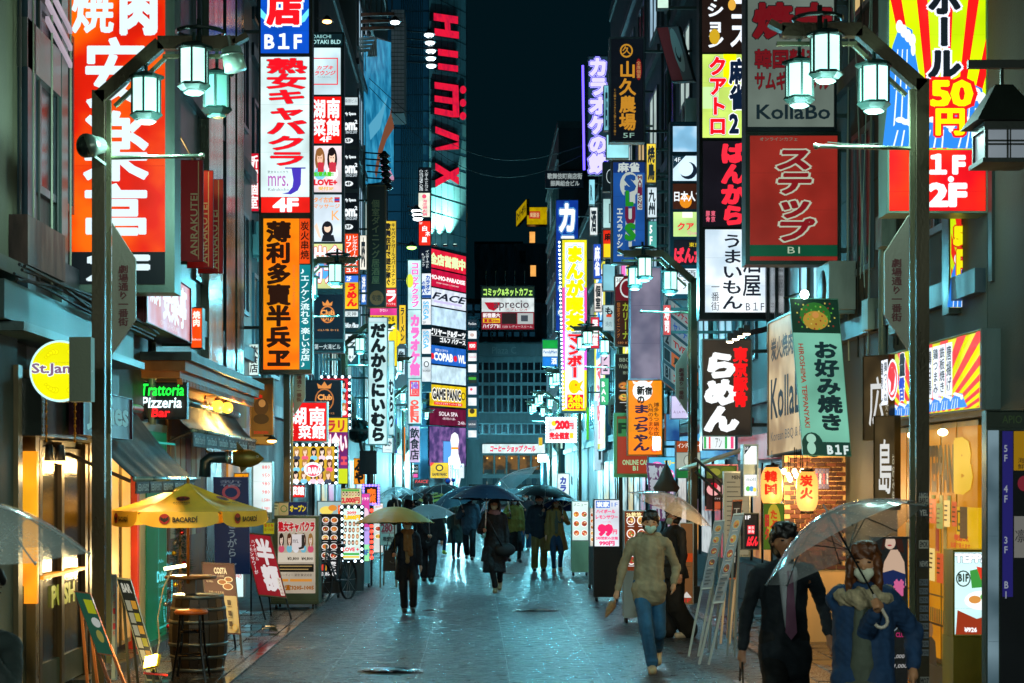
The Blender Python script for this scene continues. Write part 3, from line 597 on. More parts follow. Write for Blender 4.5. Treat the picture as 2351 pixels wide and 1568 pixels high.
# ------------------------------------------------------------------ buildings
def YX(X, x): return X * FO / (x - CX)
def building(label, X0, X1, Y0, Y1, H, col, sill=None, rough=.55, name='building', cols=0, rows=0, z0=3.6, face=None, win='#0d1a20', litp=.12, fh=3.1, frame='#54636a', band=True, seed=1, wfill=.6):
    """a block between X0 and X1; face: x of the street facade; windows on it are frame > pane"""
    t = thing(name, label, 'building', ((X0 + X1) / 2, (Y0 + Y1) / 2, 0)); wm = mat(tuple(v * .5 for v in lin(col)), rough, 0, .75, 1.3, .35); rd = random.Random(seed)
    b = MB(); b.box((X0, Y0, 0), (X1, Y1, H), wm); b.build('wall', t)
    b = MB(); b.box((X0 - .06, Y0 - .02, H), (X1 + .06, Y1 - .03, H + .35), mat('#2a3336', .6)); b.build('parapet', t)
    if face is None: return t
    s = 1 if face > 0 else -1; fm = mat(frame, .35, .6, .2); L = (Y1 - Y0) / max(cols, 1); nrow = rows or int((H - z0) / fh)
    if band:
        for j in range(nrow + 1):
            q = MB(); z = z0 - .75 + j * fh; q.box((face - s * .1 if s > 0 else face, Y0 + .04, z), (face if s > 0 else face - s * .1, Y1 - .04, z + .22), mat('#2e3a40', .45, .2, .5)); q.build('ledge', t)
    for i in range(cols):
        for j in range(nrow):
            ya = Y0 + L * i + L * (1 - wfill) / 2; yb = ya + L * wfill; za = z0 + j * fh; zb = za + fh * .55; q = MB(); xo = face - s * .05
            for bx in (((ya, za), (yb, za + .07)), ((ya, zb - .07), (yb, zb)), ((ya, za + .07), (ya + .07, zb - .07)), ((yb - .07, za + .07), (yb, zb - .07)), (((ya + yb) / 2 - .03, za + .07), ((ya + yb) / 2 + .03, zb - .07))):
                q.box((min(xo, face), bx[0][0], bx[0][1]), (max(xo, face), bx[1][0], bx[1][1]), fm)
            f = q.build('window', t); q = MB(); c = rd.random()
            pm = mat(win, .12, .3, .1) if c > litp else lit(rd.choice(['#d8f0e8', '#ffd890', '#bfe8ff']), .5, .3, None, True)
            q.box((face - s * .02 if s > 0 else face, ya + .07, za + .07), (face if s > 0 else face - s * .02, yb - .07, zb - .07), pm); q.build('pane', f)
    return t
L0 = building('near beige rendered building at the left edge of the street', -9, LX, 1, 15.85, 14, '#6e6a4c', rough=.85)
L1a = building('grey bar building with tall dark windows behind the big red sign', -9, LX, 15.9, 21.9, 14, '#3c4644', face=LX, cols=3, z0=4.6, wfill=.7)
L1b = building('building clad in pale metal panels above the restaurant cornice', -9, LX + .02, 22, 31.8, 15, '#55605c', face=LX + .02, cols=4, z0=4.8, rough=.35, wfill=.42, seed=4)
L2 = building('dark concrete building behind the orange sign tower', -9, LX - .05, 31.9, 45, 14.5, '#4a565a', face=LX - .05, cols=5, z0=4, litp=.3, seed=5)
L3 = building('building behind the red and white floor signs on the left', -10, LX + .05, 45.1, 60, 15, '#3f4d54', face=LX + .05, cols=5, z0=4, litp=.3, seed=6)
L4 = building('white tiled building with the tall blue billboard', -11, LX, 60.1, 82, 22.5, '#6f7d80', face=LX, cols=6, z0=4, litp=.3, seed=7)
L5 = building('low building before the crossing at the far left', -11, LX, 82.1, 111, 9.5, '#3d4d55', face=LX, cols=7, z0=4, litp=.3, seed=8)
R0 = building('near grey rendered building at the right edge of the street', RX, 11, 1, 16.4, 14, '#343a2e', rough=.85)
R1 = building('dark stone clad building above the yellow grill shop', RX + .02, 11, 16.5, 23.4, 16, '#3a4238', face=RX + .02, cols=2, z0=4.5, wfill=.3, rough=.7, seed=12)
R2 = building('building with dark windows behind the ramen sign', RX, 11, 23.5, 32, 16, '#4c585a', face=RX, cols=3, z0=4, litp=.3, seed=13)
R3 = building('building behind the navy mahjong sign on the right', RX + .05, 11, 32.1, 45, 17, '#3f4b50', face=RX + .05, cols=4, z0=4, litp=.3, seed=14)
R4 = building('building behind the purple neon karaoke sign', RX, 12, 45.1, 62, 17.5, '#44555c', face=RX, cols=5, z0=4, litp=.35, seed=15)
R5 = building('building with glowing windows behind the blue karaoke sign', RX, 12, 62.1, 84, 12.5, '#3a4a55', face=RX, cols=6, z0=4, litp=.6, seed=16)
R6 = building('dark association building with lettering on its roof edge', RX - .2, 14, 96, 111, 20.4, '#1d2c38', face=RX - .2, cols=4, z0=4, litp=.4, seed=17)
R7 = building('small building between the two karaoke buildings', RX + .1, 12, 84.1, 95.9, 13, '#33454f', face=RX + .1, cols=3, z0=4, litp=.5, seed=18)
# far cinema tower: a dark ribbed flank and a lettered face turned a little away
HU = thing('building', 'tall blue-grey tower with giant red letters down its face', 'building', (-3, 128, 0))
hm = mat('#8ab8c2', .35, .1, .25, .25); seam = mat('#18303a', .5)
pa, pb = P(985, 1095, 126), P(1070, 1095, 131); Ht = 40
q = MB(); q.hexa([(pa.x, pa.y, 0), (pb.x, pb.y, 0), (pb.x, 150, 0), (pa.x, 150, 0), (pa.x, pa.y, Ht), (pb.x, pb.y, Ht), (pb.x, 150, Ht), (pa.x, 150, Ht)], hm); q.build('wall', HU)
q = MB(); q.box((-14, 126.1, 0), (pa.x - .01, 148, Ht), mat('#3f7494', .3, .4, .25, .3)); q.build('flank_wall', HU)
u_ = (pb - pa); u_.z = 0
for k in range(26):
    z = 10 + k * 1.15; q = MB(); a = Vector((pa.x, pa.y - .03, z)); b_ = Vector((pb.x, pb.y - .03, z)); q.beam(a, b_, .02, .025, seam); q.box((pa.x - 3.2, 126.06, z - .02), (pa.x - .02, 126.1, z + .03), seam); q.build('panel_seam', HU)
for k in range(7):
    q = MB(); a = pa + u_ * (k / 6.0); q.beam((a.x, a.y - .035, 10), (a.x, a.y - .035, Ht), .02, .025, seam, (0, 1, 0)); q.build('panel_seam', HU)
for k in range(12):
    q = MB(); q.box((pa.x - 1.9 + k * .13, 126.0, 9), (pa.x - 1.9 + k * .13 + .05, 126.08, Ht), mat('#4a7f96', .2, .8, .1)); q.build('rib', HU)
# letters, each a raised block; the word reads top to bottom with the letters on their side
hp = Plane((pa.x, pa.y, 0) , u_, (0, 0, -1), 0, 0, 1, 1, .001)
hs = FO / 128.
def hz_(y): return HC + (HZ - y) / hs
def hx(x): k = (x - CX) / FO; return (k * pa.y - pa.x) / (u_.x - k * u_.y) * u_.length
red = lit('#e8183a', 1.05, .35, '#a01030', True); edge = mat('#10202a', .5)
def letter(polys, nm='giant_letter'):
    q = MB(); q2 = MB()
    for pl in polys:
        pts = [(hx(x), HC + (HZ - y) * (pa.y + u_.y * hx(x) / u_.length) / FO) for x, y in pl]; n = len(pts); cx = sum(p[0] for p in pts) / n; cy = sum(p[1] for p in pts) / n
        for mb, g, z0, z1, mt in ((q2, 1.06, .02, .3, edge), (q, 1., .301, .33, red)):
            w = [Vector((pa.x, pa.y, 0)) + u_.normalized() * ((p[0] - cx) * g + cx) + Vector((0, 0, (p[1] - cy) * g + cy)) for p in pts]
            mb.add([v + hp.n * z1 for v in w] + [v + hp.n * z0 for v in w], [tuple(range(n))] + [(i, (i + 1) % n, (i + 1) % n + n, i + n) for i in range(n)], mt)
    o = q.build(nm, HU); q2.build('letter_edge', o)
rc = lambda x0, y0, x1, y1, s=0: [(x0, y0), (x1, y0 + s), (x1, y1 + s), (x0, y1)]
letter([rc(987, 31, 1042, 48, 8), rc(989, 66, 1044, 82, 8), [(1012, 52), (1024, 53), (1025, 71), (1013, 69)]])            # H
letter([rc(997, 113, 1042, 128, 6), rc(997, 146, 1042, 160, 6)])                                              # I I as U bars
letter([rc(989, 189, 1030, 204, 6), rc(989, 220, 1030, 234, 6), rc(989, 248, 1030, 262, 8), [(1030, 195), (1043, 197), (1045, 270), (1031, 270)]])   # M
letter([[(991, 291), (1044, 312), (1044, 326), (991, 306)], [(991, 340), (1044, 327), (1044, 343), (991, 346)], ])                  # A
letter([[(991, 375), (1044, 408), (1044, 424), (991, 391)], [(991, 414), (1044, 385), (1044, 400), (991, 430)]])                    # X
for k in range(3):
    c = P(999 + k * 23, 562, 125.6 + k * 1.2); t = thing('uplight', ['left', 'middle', 'right'][k] + ' green white uplight washing the tiled face above the red band', 'uplight', c, 'three uplights on the lettered tower'); q = MB(); q.box(c - Vector((.15, .15, .1)), c + Vector((.15, .1, .02)), mat('#202c30', .4)); q.build('housing', t); q = MB(); q.box(c + Vector((-.1, -.1, .021)), c + Vector((.1, .06, .03)), lit('#d0ffe8', 12, 0)); q.build('lens', t)
    ld = bpy.data.lights.new('uplight', 'SPOT'); ld.energy = 5000; ld.color = (.5, 1, .8); ld.spot_size = R(70); ld.spot_blend = 1.; lo = bpy.data.objects.new('uplight_beam', ld); SC.collection.objects.link(lo); lo.parent = t; lo.location = (0, 0, .1); lo.rotation_euler = (R(165), 0, 0)
for k in range(3): letter([ring(1054, 207 + k * 30, 7, 9, 12)], 'round_lamp')
# end building with a window grid
G = thing('building', 'grey office building with dark window grid and cafe at the street end', 'building', (2.5, 141, 0)); Yg = 138.; Sg = FO / Yg
def gx(x): return (x - CX) / Sg
def gz(y): return HC + (HZ - y) / Sg
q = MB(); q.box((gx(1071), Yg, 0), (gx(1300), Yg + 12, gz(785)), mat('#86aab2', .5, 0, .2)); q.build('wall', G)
q = MB(); q.box((gx(1074), Yg - .5, gz(818)), (gx(1262), Yg, gz(790)), mat('#6b8288', .4, .2, .2)); q.build('fascia', G)
sg = MB(); draw(sg, front(1074, 790, Yg - .52), [('h', 'Plaza C', 1130, 796, 1185, 812, '#93a8ac')], 0); sg.build('lettering', G)
xs = [1078, 1108, 1138, 1167, 1197, 1226, 1256]; ys = [(830, 852), (854, 880), (883, 910), (912, 948), (972, 998)]
for (y0, y1) in ys:
    for i in range(6):
        q = MB(); x0, x1 = gx(xs[i]), gx(xs[i + 1]); z0, z1 = gz(y1), gz(y0)
        for bx in ((x0, z0, x1, z0 + .07), (x0, z1 - .07, x1, z1), (x0, z0 + .07, x0 + .06, z1 - .07), (x1 - .06, z0 + .07, x1, z1 - .07), ((x0 + x1) / 2 - .025, z0 + .07, (x0 + x1) / 2 + .025, z1 - .07)): q.box((bx[0], Yg - .08, bx[1]), (bx[2], Yg - .0, bx[3]), mat('#7d9ca4', .35, .5, .1))
        f = q.build('window', G); q = MB(); q.box((x0 + .06, Yg - .03, z0 + .07), (x1 - .06, Yg - .001, z1 - .07), mat('#0d2430', .08, .4, .1)); q.build('pane', f)
for k in range(5):   # cafe window on the first floor
    q = MB(); x0 = gx(1108 + k * 28); x1 = gx(1134 + k * 28); q.box((x0, Yg - .06, gz(1089)), (x1, Yg, gz(1044)), mat('#3c4a44', .4, .4)); f = q.build('cafe_window', G)
    q = MB(); q.box((x0 + .05, Yg - .08, gz(1087)), (x1 - .05, Yg - .061, gz(1046)), lit('#b07a34', .55, .6, '#3a2a14', True)); o = q.build('pane', f)
    q = MB(); q.box((x0 + .1, Yg - .085, gz(1087)), (x1 - .1, Yg - .0805, gz(1078)), mat('#181410', .5)); q.ell((x0 + .35, Yg - .12, gz(1052)), .06, lit('#ffb050', 2, 0), 8, 6); q.build('counter_and_lamp', f)
q = MB(); 
for k in range(12): q.box((gx(1108) + k * .37, Yg - .35, gz(1112)), (gx(1108) + k * .37 + .34, Yg - .01, gz(1098)), mat(['#3d5a66', '#6c7f84'][k % 2], .6))
q.build('striped_awning', G)
q = MB(); q.box((gx(1076), Yg - .02, 0), (gx(1260), Yg - .001, gz(1112)), mat('#2c2a26', .5)); q.build('shopfront', G)
T = thing('building', 'dark hotel tower with a yellow box sign on its roof, far away', 'building', P(1218, 1095, 200).xy.to_3d())
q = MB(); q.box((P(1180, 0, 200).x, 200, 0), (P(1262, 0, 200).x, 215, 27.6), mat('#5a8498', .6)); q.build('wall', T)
for (x, y) in ((1222, 545), (1224, 622), (1200, 590), (1204, 700), (1230, 760)):
    p = P(x, y, 199.97); q = MB(); q.box((p.x - .35, 199.9, p.z - .7), (p.x + .35, 199.99, p.z + .7), mat('#26323a', .4)); f = q.build('window', T)
    q = MB(); q.box((p.x - .3, 199.86, p.z - .6), (p.x + .3, 199.899, p.z + .6), lit('#ffb45a', .8, .2) if y < 640 and x > 1210 else mat('#1a2a34', .2)); q.build('pane', f)
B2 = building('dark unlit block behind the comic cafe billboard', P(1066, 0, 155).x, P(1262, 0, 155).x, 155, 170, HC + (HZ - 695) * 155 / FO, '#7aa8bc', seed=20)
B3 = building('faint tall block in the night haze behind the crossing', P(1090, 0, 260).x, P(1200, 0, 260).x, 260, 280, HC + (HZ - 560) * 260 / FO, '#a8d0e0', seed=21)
for i in range(9):
    for j in range(4): p = P(1078 + i * 18, 706 + j * 20, 154.95); q = MB(); q.box((p.x - .26, 154.9, p.z - .28), (p.x + .26, 154.99, p.z + .28), mat('#4a6a78', .4)); f = q.build('window', B2); q = MB(); q.box((p.x - .22, 154.85, p.z - .24), (p.x + .22, 154.899, p.z + .24), lit(['#183c50', '#10303f', '#2c6078', '#0c2430'][(i * 5 + j * 3 + i * j) % 4], .6, .3)); q.build('pane', f)  # dim glow added to the dark panes so the block shows
# ------------------------------------------------------------------ lantern posts
LP = [(-3.19, 15.55), (-3.19, 31.1), (-3.2, 44.7), (-3.2, 57), (-3.3, 74), (-3.47, 88.5), (-3.5, 101.5)]
LB = ['nearest lantern post on the left with a loudspeaker and name board', 'left lantern post behind the orange sign tower', 'left lantern post in front of the long white sign', 'fourth left lantern post carrying a dome camera', 'fifth lantern post on the left kerb', 'sixth lantern post on the left kerb, small', 'farthest lantern post on the left kerb']
p0 = post(LB[0], *LP[0], 1, (1, 1, 0)); pL = post(LB[1], *LP[1], 1, (1, 1, None))
for l, (x, y) in zip(LB[2:], LP[2:]): copy_tree(pL, (x, y, 0), l)
for y in (.2, -15): copy_tree(pL, (-3.19, y, 0), 'added unseen left lantern post %s the camera' % ('level with' if y > 0 else 'behind'))  # unseen posts added to light the faces of people walking closer
RP = [(3.69, 15.1), (3.62, 30.2), (3.62, 45.4), (3.66, 63.5), (3.7, 80), (3.75, 90)]
RB = ['nearest lantern post on the right with stickers up its pole', 'right lantern post in front of the striped floor sign', 'third lantern post on the right kerb beside the green casino sign', 'right lantern post in front of the manga cafe sign', 'fifth lantern post on the right kerb', 'farthest lantern post on the right kerb']
q0 = post(RB[0], *RP[0], -1, (1, 1, 1)); pR = post(RB[1], *RP[1], -1, (1, 1, 1))
for l, (x, y) in zip(RB[2:], RP[2:]): copy_tree(pR, (x, y, 0), l)
for y in (.2, -15): copy_tree(pR, (3.69, y, 0), 'added unseen right lantern post %s the camera' % ('level with' if y > 0 else 'behind'))  # right kerb too: unseen posts added as front light
# loudspeaker, floodlight housing and tape on the nearest posts
q = MB(); gm = mat('#6d7c72', .3, .5); c = P(208, 335, 15.4); q.tube([c + Vector((.06, .1, .02)), c + Vector((.0, -.06, -.01)), c + Vector((-.02, -.1, -.015))], [.07, .098, .102], gm, 16); q.tube([c + Vector((-.021, -.101, -.015)), c + Vector((-.0215, -.104, -.015))], [.08, .08], mat('#141c20', .3), 16); q.beam(c + Vector((.02, .05, -.08)), c + Vector((.1, .12, -.14)), .03, .02, gm)
q.build('loudspeaker', label='round grey horn loudspeaker clamped to the nearest left post', cat='loudspeaker', o0=c)
q = MB(); c = P(533, 135, 15.5); q.tube([c + Vector((-.01, 0, .09)), c + Vector((.03, 0, -.1))], [.085, .095], mat('#8fae9c', .35, .3), 16); q.tube([c + Vector((-.004, 0, .04)), c + Vector((-.002, 0, .02))], [.1, .1], gm, 16); q.tube([c + Vector((-.015, 0, .09)), c + Vector((-.03, 0, .2))], .012, gm, 6)
q.build('floodlight', label='pale green round floodlight hanging from the left lamp arm', cat='floodlight', o0=c)
q = MB(); c = P(892, 857, 56.5); q.tube([c + Vector((0, 0, .7)), c + Vector((0, 0, .2))], .05, gm, 8); q.ell(c, (.28, .28, .3), mat('#aab8b4', .3), 14, 10); q.ell(c - Vector((0, .05, .1)), (.22, .22, .26), mat('#20282c', .1), 12, 8); q.build('dome_camera', label='white dome security camera under the fourth left lamp arm', cat='camera', o0=c)
st = MB(); pl = Plane((3.69 - .06, 15.049, 2.0), (1, 0, 0), (0, 0, -1), 0, 0, .0012, .02, .0012); it = []
for k, (s_, a) in enumerate([('LINGU', 2), ('BARC', 4), ('YEL', 9), ('EMOK', 22), ('NEWS', 30)]): it += [('r', 18, a * 1.0, 84, a + 3.4, '#b8b4a4' if k % 2 else '#20262a'), ('h', s_, 24, a + .6, 78, a + 2.8, '#1a1a1e' if k % 2 else '#c8c8c0', dict(bold=.03))]
for k in range(9): a = 38 + k * 3.6; it += [('r', 20, a, 80, a + 2.6, '#79828a'), ('h', 'ZIPGUN', 24, a + .5, 76, a + 2.1, '#202428', dict(bold=.02, res=1))]
it += [('r', 20, 78, 84, 84, '#9a9a90'), ('h', 'MOZ', 24, 78.6, 80, 81, '#101214', dict(bold=.03)), ('h', '재미', 24, 81.4, 80, 83.6, '#101214')]
draw(st, pl, it, 0); o = st.build('sticker', q0); o.location = o.location; 
# ------------------------------------------------------------------ signs, left side of the street
WH = '#dff4f7'; W2 = '#c9f3f6'; RD = '#f01414'; BK = '#141820'
def ol(*a): return dict(o=list(a))
sign('tall glowing red and orange barbecue sign with huge white characters over the left pavement', 17.6, (153, -40, 402, 672), [
    (158, -38, 379, 578, '#ff2000', .85, [('v', '焼', 165, -32, 262, 78, '#e2f6ff', dict(bold=.03)), ('v', '肉', 272, -32, 366, 80, '#e2f6ff', dict(bold=.06)),
        ('v', '安楽亭', 190, 84, 344, 588, '#e2f6ff', dict(bold=.024))], '#ff6a00'),
    (158, 579, 379, 652, '#10181c', .8, [('h', '2F', 206, 588, 338, 642, '#e2f6ff', dict(bold=.05))])], th=.34, fc='#5f7468', rim=5, attach='L')
pr = oblique((-3.4, 18.8, 4.33), (-3.4, 21.8, 4.33), (-3.4, 18.8, 3.67))
sign('pale pink backlit barbecue box sign along the left wall under the big red sign', 18.8, (0, 0, 100, 100), [(2, 3, 98, 97, '#f07a78', .75, [('h', '焼肉', 10, 20, 30, 62, '#f4f8ff', dict(bold=.04)), ('h', '安楽亭', 36, 12, 88, 78, '#f4f8ff', dict(bold=.05)), ('h', 'OPEN 24 HOURS', 30, 84, 70, 92, '#e8d8e0')], '#d8b8d0')], pl=pr, th=.4, fc='#4a1c20', rim=1.5)
for i, (Y, x1, y0) in enumerate(((21.9, 467, 368), (22.7, 490, 392), (23.5, 513, 412))):
    S_ = FO / Y; x0 = x1 - 62 + i * 2; h = 1.21 * S_
    sign(['nearest of three overlapping dark red banners with gold capital letters', 'middle one of three overlapping dark red banners with gold capital letters', 'farthest of three overlapping dark red banners with gold capital letters'][i], Y, (x0, y0, x1, y0 + h), [
        (x0 + .6, y0 + .6, x1 - .6, y0 + h - .6, '#c01018', 0, [('r', x1 - 12, y0 + 2, x1 - 10, y0 + h - 4, '#d8b888'), ('Q', 'ANRAKUTEI', x1 - 29, y0 + h * .33, x1 - 13, y0 + h * .95, '#d8c090', dict(bold=.012))])],
        name='banner', cat='banner', th=.015, fc='#7a1014', rim=.5, attach='L', group='three dark red barbecue banners on the left')
q = MB(); c = P(405, 318, 22.2); q.tube([c, c + Vector((-.03, 0, -.1))], [.03, .055], mat('#8a8f88', .4, .4), 10); q.ell(c + Vector((-.03, 0, -.105)), (.045, .045, .02), lit('#ffc060', 6, 0, None, True), 8, 5); q.tube([c, c + Vector((.05, 0, .02)), c + Vector((.22, .1, -.3))], .012, mat('#59605c', .4, .5), 6)
sp_ = q.build('spotlight', label='small warm spotlight above the nearest red banner', cat='spotlight', o0=c); glow(sp_, c + Vector((-.04, -.12, -.15)), 14, (1, .55, .2))
# sign tower: three stacked boxes
sign('tall three part sign tower with blue, white and orange lightboxes on the left', 30.2, (595, -40, 717, 858), [
    (599, -38, 709, 122, '#0a50c8', 1., [('p', [(599, 20), (640, 66), (612, 50), (599, 40)], '#6ae0ff'), ('p', [(709, 20), (672, 62), (700, 50), (709, 36)], '#6ae0ff'), ('p', [(601, -30), (640, 10), (620, 12)], '#6ae0ff'), ('v', '店', 614, -16, 694, 58, '#e81420', dict(bold=.06, o=[('#f4fafe', .12)])), ('h', 'B１F', 609, 79, 692, 112, '#eef8ff', dict(bold=.035))]),
    (599, 131, 710, 452, '#e0f8f8', 1., [('v', '熟女キャバクラ', 612, 134, 704, 382, '#e81020', dict(bold=.04, o=[('#585860', .055)])),
        ('h', 'mrs.', 616, 404, 662, 428, '#b060b0', dict(bold=.005)), ('h', '熟女キャバクラ', 615, 392, 662, 399, '#303048', dict(res=1)), ('h', 'Kabukicho', 616, 432, 664, 439, '#707088', dict(res=1)), ('r', 655, 385, 702, 388, '#3a30a0'), ('p', [(670, 388), (692, 388), (691, 424), (684, 438), (668, 447), (648, 445), (662, 442), (672, 430), (674, 414)], '#4434b0')]),
    (600, 453, 711, 488, '#f02018', 1., [('h', '4F', 629, 456, 683, 485, '#f4fafe', dict(bold=.05))]),
    (605, 502, 687, 848, '#ff9a10', 1., [('v', '薄利多賣半兵ヱ', 612, 508, 668, 846, '#241008', dict(bold=.05)), ('R', 'Hakuri tabai hambey', 670, 610, 679, 706, '#d86a30')], '#ff6a08'),
    (688, 502, 711, 605, '#f04a14', 1., [('v', '炭火串焼', 690, 508, 710, 596, '#241008', dict(bold=.02))]),
    (688, 608, 713, 848, '#0f7f88', 1., [('v', '♪エノケン流れる', 690, 614, 711, 745, '#dff8f8', dict(bold=.02)), ('v', '楽しいお店♪', 691, 752, 712, 844, '#dff8f8', dict(bold=.02))])], name='sign_tower', th=.32, fc='#3a4038', rim=4, attach='L')
sign('tenant floor sign tower with rounded top and seven lit panels left of centre', 37.5, (712, 74, 790, 810), [
    (716, 78, 786, 104, '#10282e', .9, [('h', 'DAIICHI', 718, 80, 760, 88, '#9ad8d8'), ('h', 'OTAKI BLD', 717, 92, 782, 101, '#a8e0e0', dict(bold=.02))]),
    (716, 110, 782, 217, '#d0ecf4', 1., [('b', 718, 133, 776, 195, '#e02030', 2.5), ('h', 'カブキ', 727, 151, 764, 160, '#e02030', dict(bold=.03, shear=.3)), ('h', 'ラウンジ', 722, 163, 768, 173, '#e02030', dict(bold=.03, shear=.3)), ('h', 'Free Style Space', 730, 176, 760, 179, '#303848', dict(res=1))]),
    (716, 222, 783, 329, '#ee1410', 1., [('v', '湖', 718, 228, 748, 272, '#f4fcff', dict(bold=.035)), ('v', '南', 750, 226, 781, 272, '#f4fcff', dict(bold=.035)), ('v', '菜', 718, 273, 748, 313, '#f4fcff', dict(bold=.035)), ('v', '館', 750, 273, 781, 313, '#f4fcff', dict(bold=.035)), ('h', '4F', 735, 314, 760, 326, '#f4fcff', dict(bold=.03))]),
    (716, 335, 784, 441, '#f4e4e8', 1., girls(718, 336, 782, 402, 2, 1, 5) + [('r', 730, 374, 744, 396, '#c03040'), ('r', 756, 374, 772, 396, '#c03040'), ('h', '話題沸騰!!', 722, 396, 766, 406, '#4ac020', dict(bold=.05)), ('h', 'LOVE+', 722, 414, 774, 426, '#d81428', dict(bold=.06)), ('h', '受付3F', 732, 430, 766, 438, '#e0b020', dict(bold=.03))]),
    (717, 447, 784, 555, '#dcecf8', 1., [('h', 'タイ古式', 721, 453, 764, 465, '#e89040', dict(bold=.03)), ('r', 768, 453, 780, 457, '#c03038'), ('r', 768, 457, 780, 461, '#2848a8'), ('r', 768, 461, 780, 465, '#c03038'), ('h', 'マッサージ', 720, 469, 780, 479, '#e89040', dict(bold=.02)), ('h', 'K', 762, 484, 780, 506, '#f0a860'), ('e', 752, 526, 13, 18, '#1a1a20'), ('e', 752, 524, 7.5, 10, '#f0cdb4'), ('e', 751, 516, 9, 6, '#1a1a20'), ('p', [(738, 555), (742, 540), (766, 540), (770, 555)], '#1c2028'), ('p', [(728, 512), (722, 520), (732, 545), (738, 548)], '#f0cdb4')]),
    (718, 560, 786, 662, '#e8f0a0', 1., [('r', 720, 596, 784, 640, '#50a8e0'), ('h', '出会', 722, 566, 784, 604, '#f0f4f8', dict(bold=.05, o=[('#d82838', .09)])), ('h', 'カフェ', 722, 610, 784, 648, '#f0f4f8', dict(bold=.05, o=[('#d82838', .09)]))]),
    (720, 676, 788, 778, '#10202e', 1., [('e', 752, 722, 17, 20, '#c87838'), ('e', 752, 722, 14, 17, '#141c28'), ('h', 'Club', 737, 712, 767, 723, '#e89a50', dict(bold=.04)), ('h', 'D12', 743, 727, 762, 736, '#e89a50', dict(bold=.04)), ('p', [(742, 702), (740, 692), (747, 697), (752, 688), (757, 697), (764, 692), (762, 702)], '#d88840'), ('h', 'CLUB D12', 729, 756, 778, 760, '#d89858', dict(res=1))]),
    (718, 786, 788, 806, '#16262c', .9, [('h', '第一大滝ビル', 722, 790, 782, 802, '#d0e8ec')])], name='sign_tower', th=.3, fc='#3a4c4e', rim=2.5, attach='L')
blk = []
for k in range(3):
    y = 238 + k * 99
    blk.append((791, y + 7, 821, y + 96, '#0c141a', .9, [('h', 'My Space', 791, y + 20, 817, y + 28, '#e8f4f8', dict(bold=.05)), ('h', 'om.', 790, y + 45, 819, y + 60, '#eef8fc', dict(bold=.06)), ('h', '2', 815, y + 38, 820, y + 46, '#eef8fc', dict(bold=.05)), ('h', 'SINCE 2007', 794, y + 63, 820, y + 69, '#c8d8e0', dict(bold=.02, res=1)), ('e', 800, y + 85, 11, 6, '#eef8fc'), ('h', '%dF' % (5 - k), 794, y + 81.5, 806, y + 88.5, '#101418', dict(bold=.04))]))
sign('floor sign tower with three black net cafe panels above red and yellow ones', 45.5, (788, 221, 824, 712), [(791, 224, 821, 241, '#dff0f4', 1., [('h', '桑原ビル', 792, 228, 820, 236, '#5a6a72')])] + blk + [
    (791, 537, 823, 628, '#f04818', 1., [('v', 'レンタルルーム', 808, 540, 821, 590, '#fff4f0', dict(bold=.02)), ('v', 'リフレッシュ', 793, 540, 808, 626, '#fff4f0', dict(bold=.03)), ('v', 'ホステル', 808, 594, 821, 625, '#fff4f0', dict(bold=.02))]),
    (792, 633, 824, 709, '#f8c020', 1., [('r', 792, 633, 824, 648, '#3a70d8'), ('h', '2F', 796, 635, 806, 645, '#f0f8ff', dict(bold=.04)), ('v', 'うめん', 796, 650, 820, 704, '#e01820', dict(bold=.07))])], name='sign_tower', th=.28, fc='#4a565a', rim=1.5, attach='L')
sign('dark lightbox with down arrow and B1 left of the long white sign', 46.5, (786, 712, 826, 840), [(789, 715, 823, 836, '#143038', .8, [('r', 790, 715, 822, 727, '#e0ecec'), ('h', '天神', 796, 716, 818, 726, '#202828'), ('h', 'Hilco Place', 790, 742, 822, 752, '#e8f4f8', dict(bold=.05, shear=.3)), ('p', [(800, 800), (812, 800), (812, 816), (818, 816), (806, 832), (794, 816), (800, 816)], '#e8f8f8'), ('h', 'B1', 801, 817, 811, 823, '#102028', dict(bold=.03)), ('h', '店', 792, 764, 820, 794, '#e8f4f8', dict(bold=.05))])], fc='#6a8488', attach='L')
sign('narrow black vertical sign with gold characters for a private room dining bar', 47.5, (843, 425, 886, 706), [(846, 428, 883, 703, '#17130f', 0, [('v', '個室ダイニング居酒屋', 853, 458, 872, 652, '#8a7a50', dict(bold=.02)), ('e', 865, 684, 16, 17, '#b85a28'), ('h', '旬香', 854, 677, 876, 691, '#3a1c10', dict(bold=.01))])], fc='#5a4a34', rim=2, attach='L')
sign('long yellow club guide sign with black characters behind the narrow black sign', 52, (884, 506, 910, 662), [(885, 508, 909, 660, '#f4d040', 1., [('v', '歌舞伎町で遊ぶ稼ぐ', 886, 512, 897, 656, '#1a1c20', dict(bold=.05, res=1)), ('v', 'キャバクラガールズバースナック', 898, 512, 908, 656, '#1a1c20', dict(bold=.03, res=1))])], fc='#5a5a48', rim=1, attach='L')
sign('red and white square sign with a katakana character below the yellow club guide', 52.2, (883, 660, 911, 706), [(884, 662, 910, 704, '#e82838', 1., [('h', 'ラ', 888, 668, 908, 692, '#f8fcff', dict(bold=.05)), ('h', 'ケパラQ', 886, 695, 908, 701, '#f8f0f0', dict(res=1))])], fc='#484848', rim=1, attach='L')
sign('pink and yellow search sign behind the long white sign', 53, (848, 706, 912, 842), [(850, 708, 911, 724, '#e84098', 1., [('h', 'きない', 872, 709, 890, 716, '#fff4fa', dict(res=1))]), (850, 724, 911, 840, '#f8d818', 1., [('h', '今すぐ見つかる', 852, 726, 905, 738, '#182010', dict(bold=.04)), ('e', 900, 772, 14, 22, '#f0f0f0'), ('e', 906, 776, 14, 22, '#f8d818')])], fc='#58584a', rim=1, attach='L')
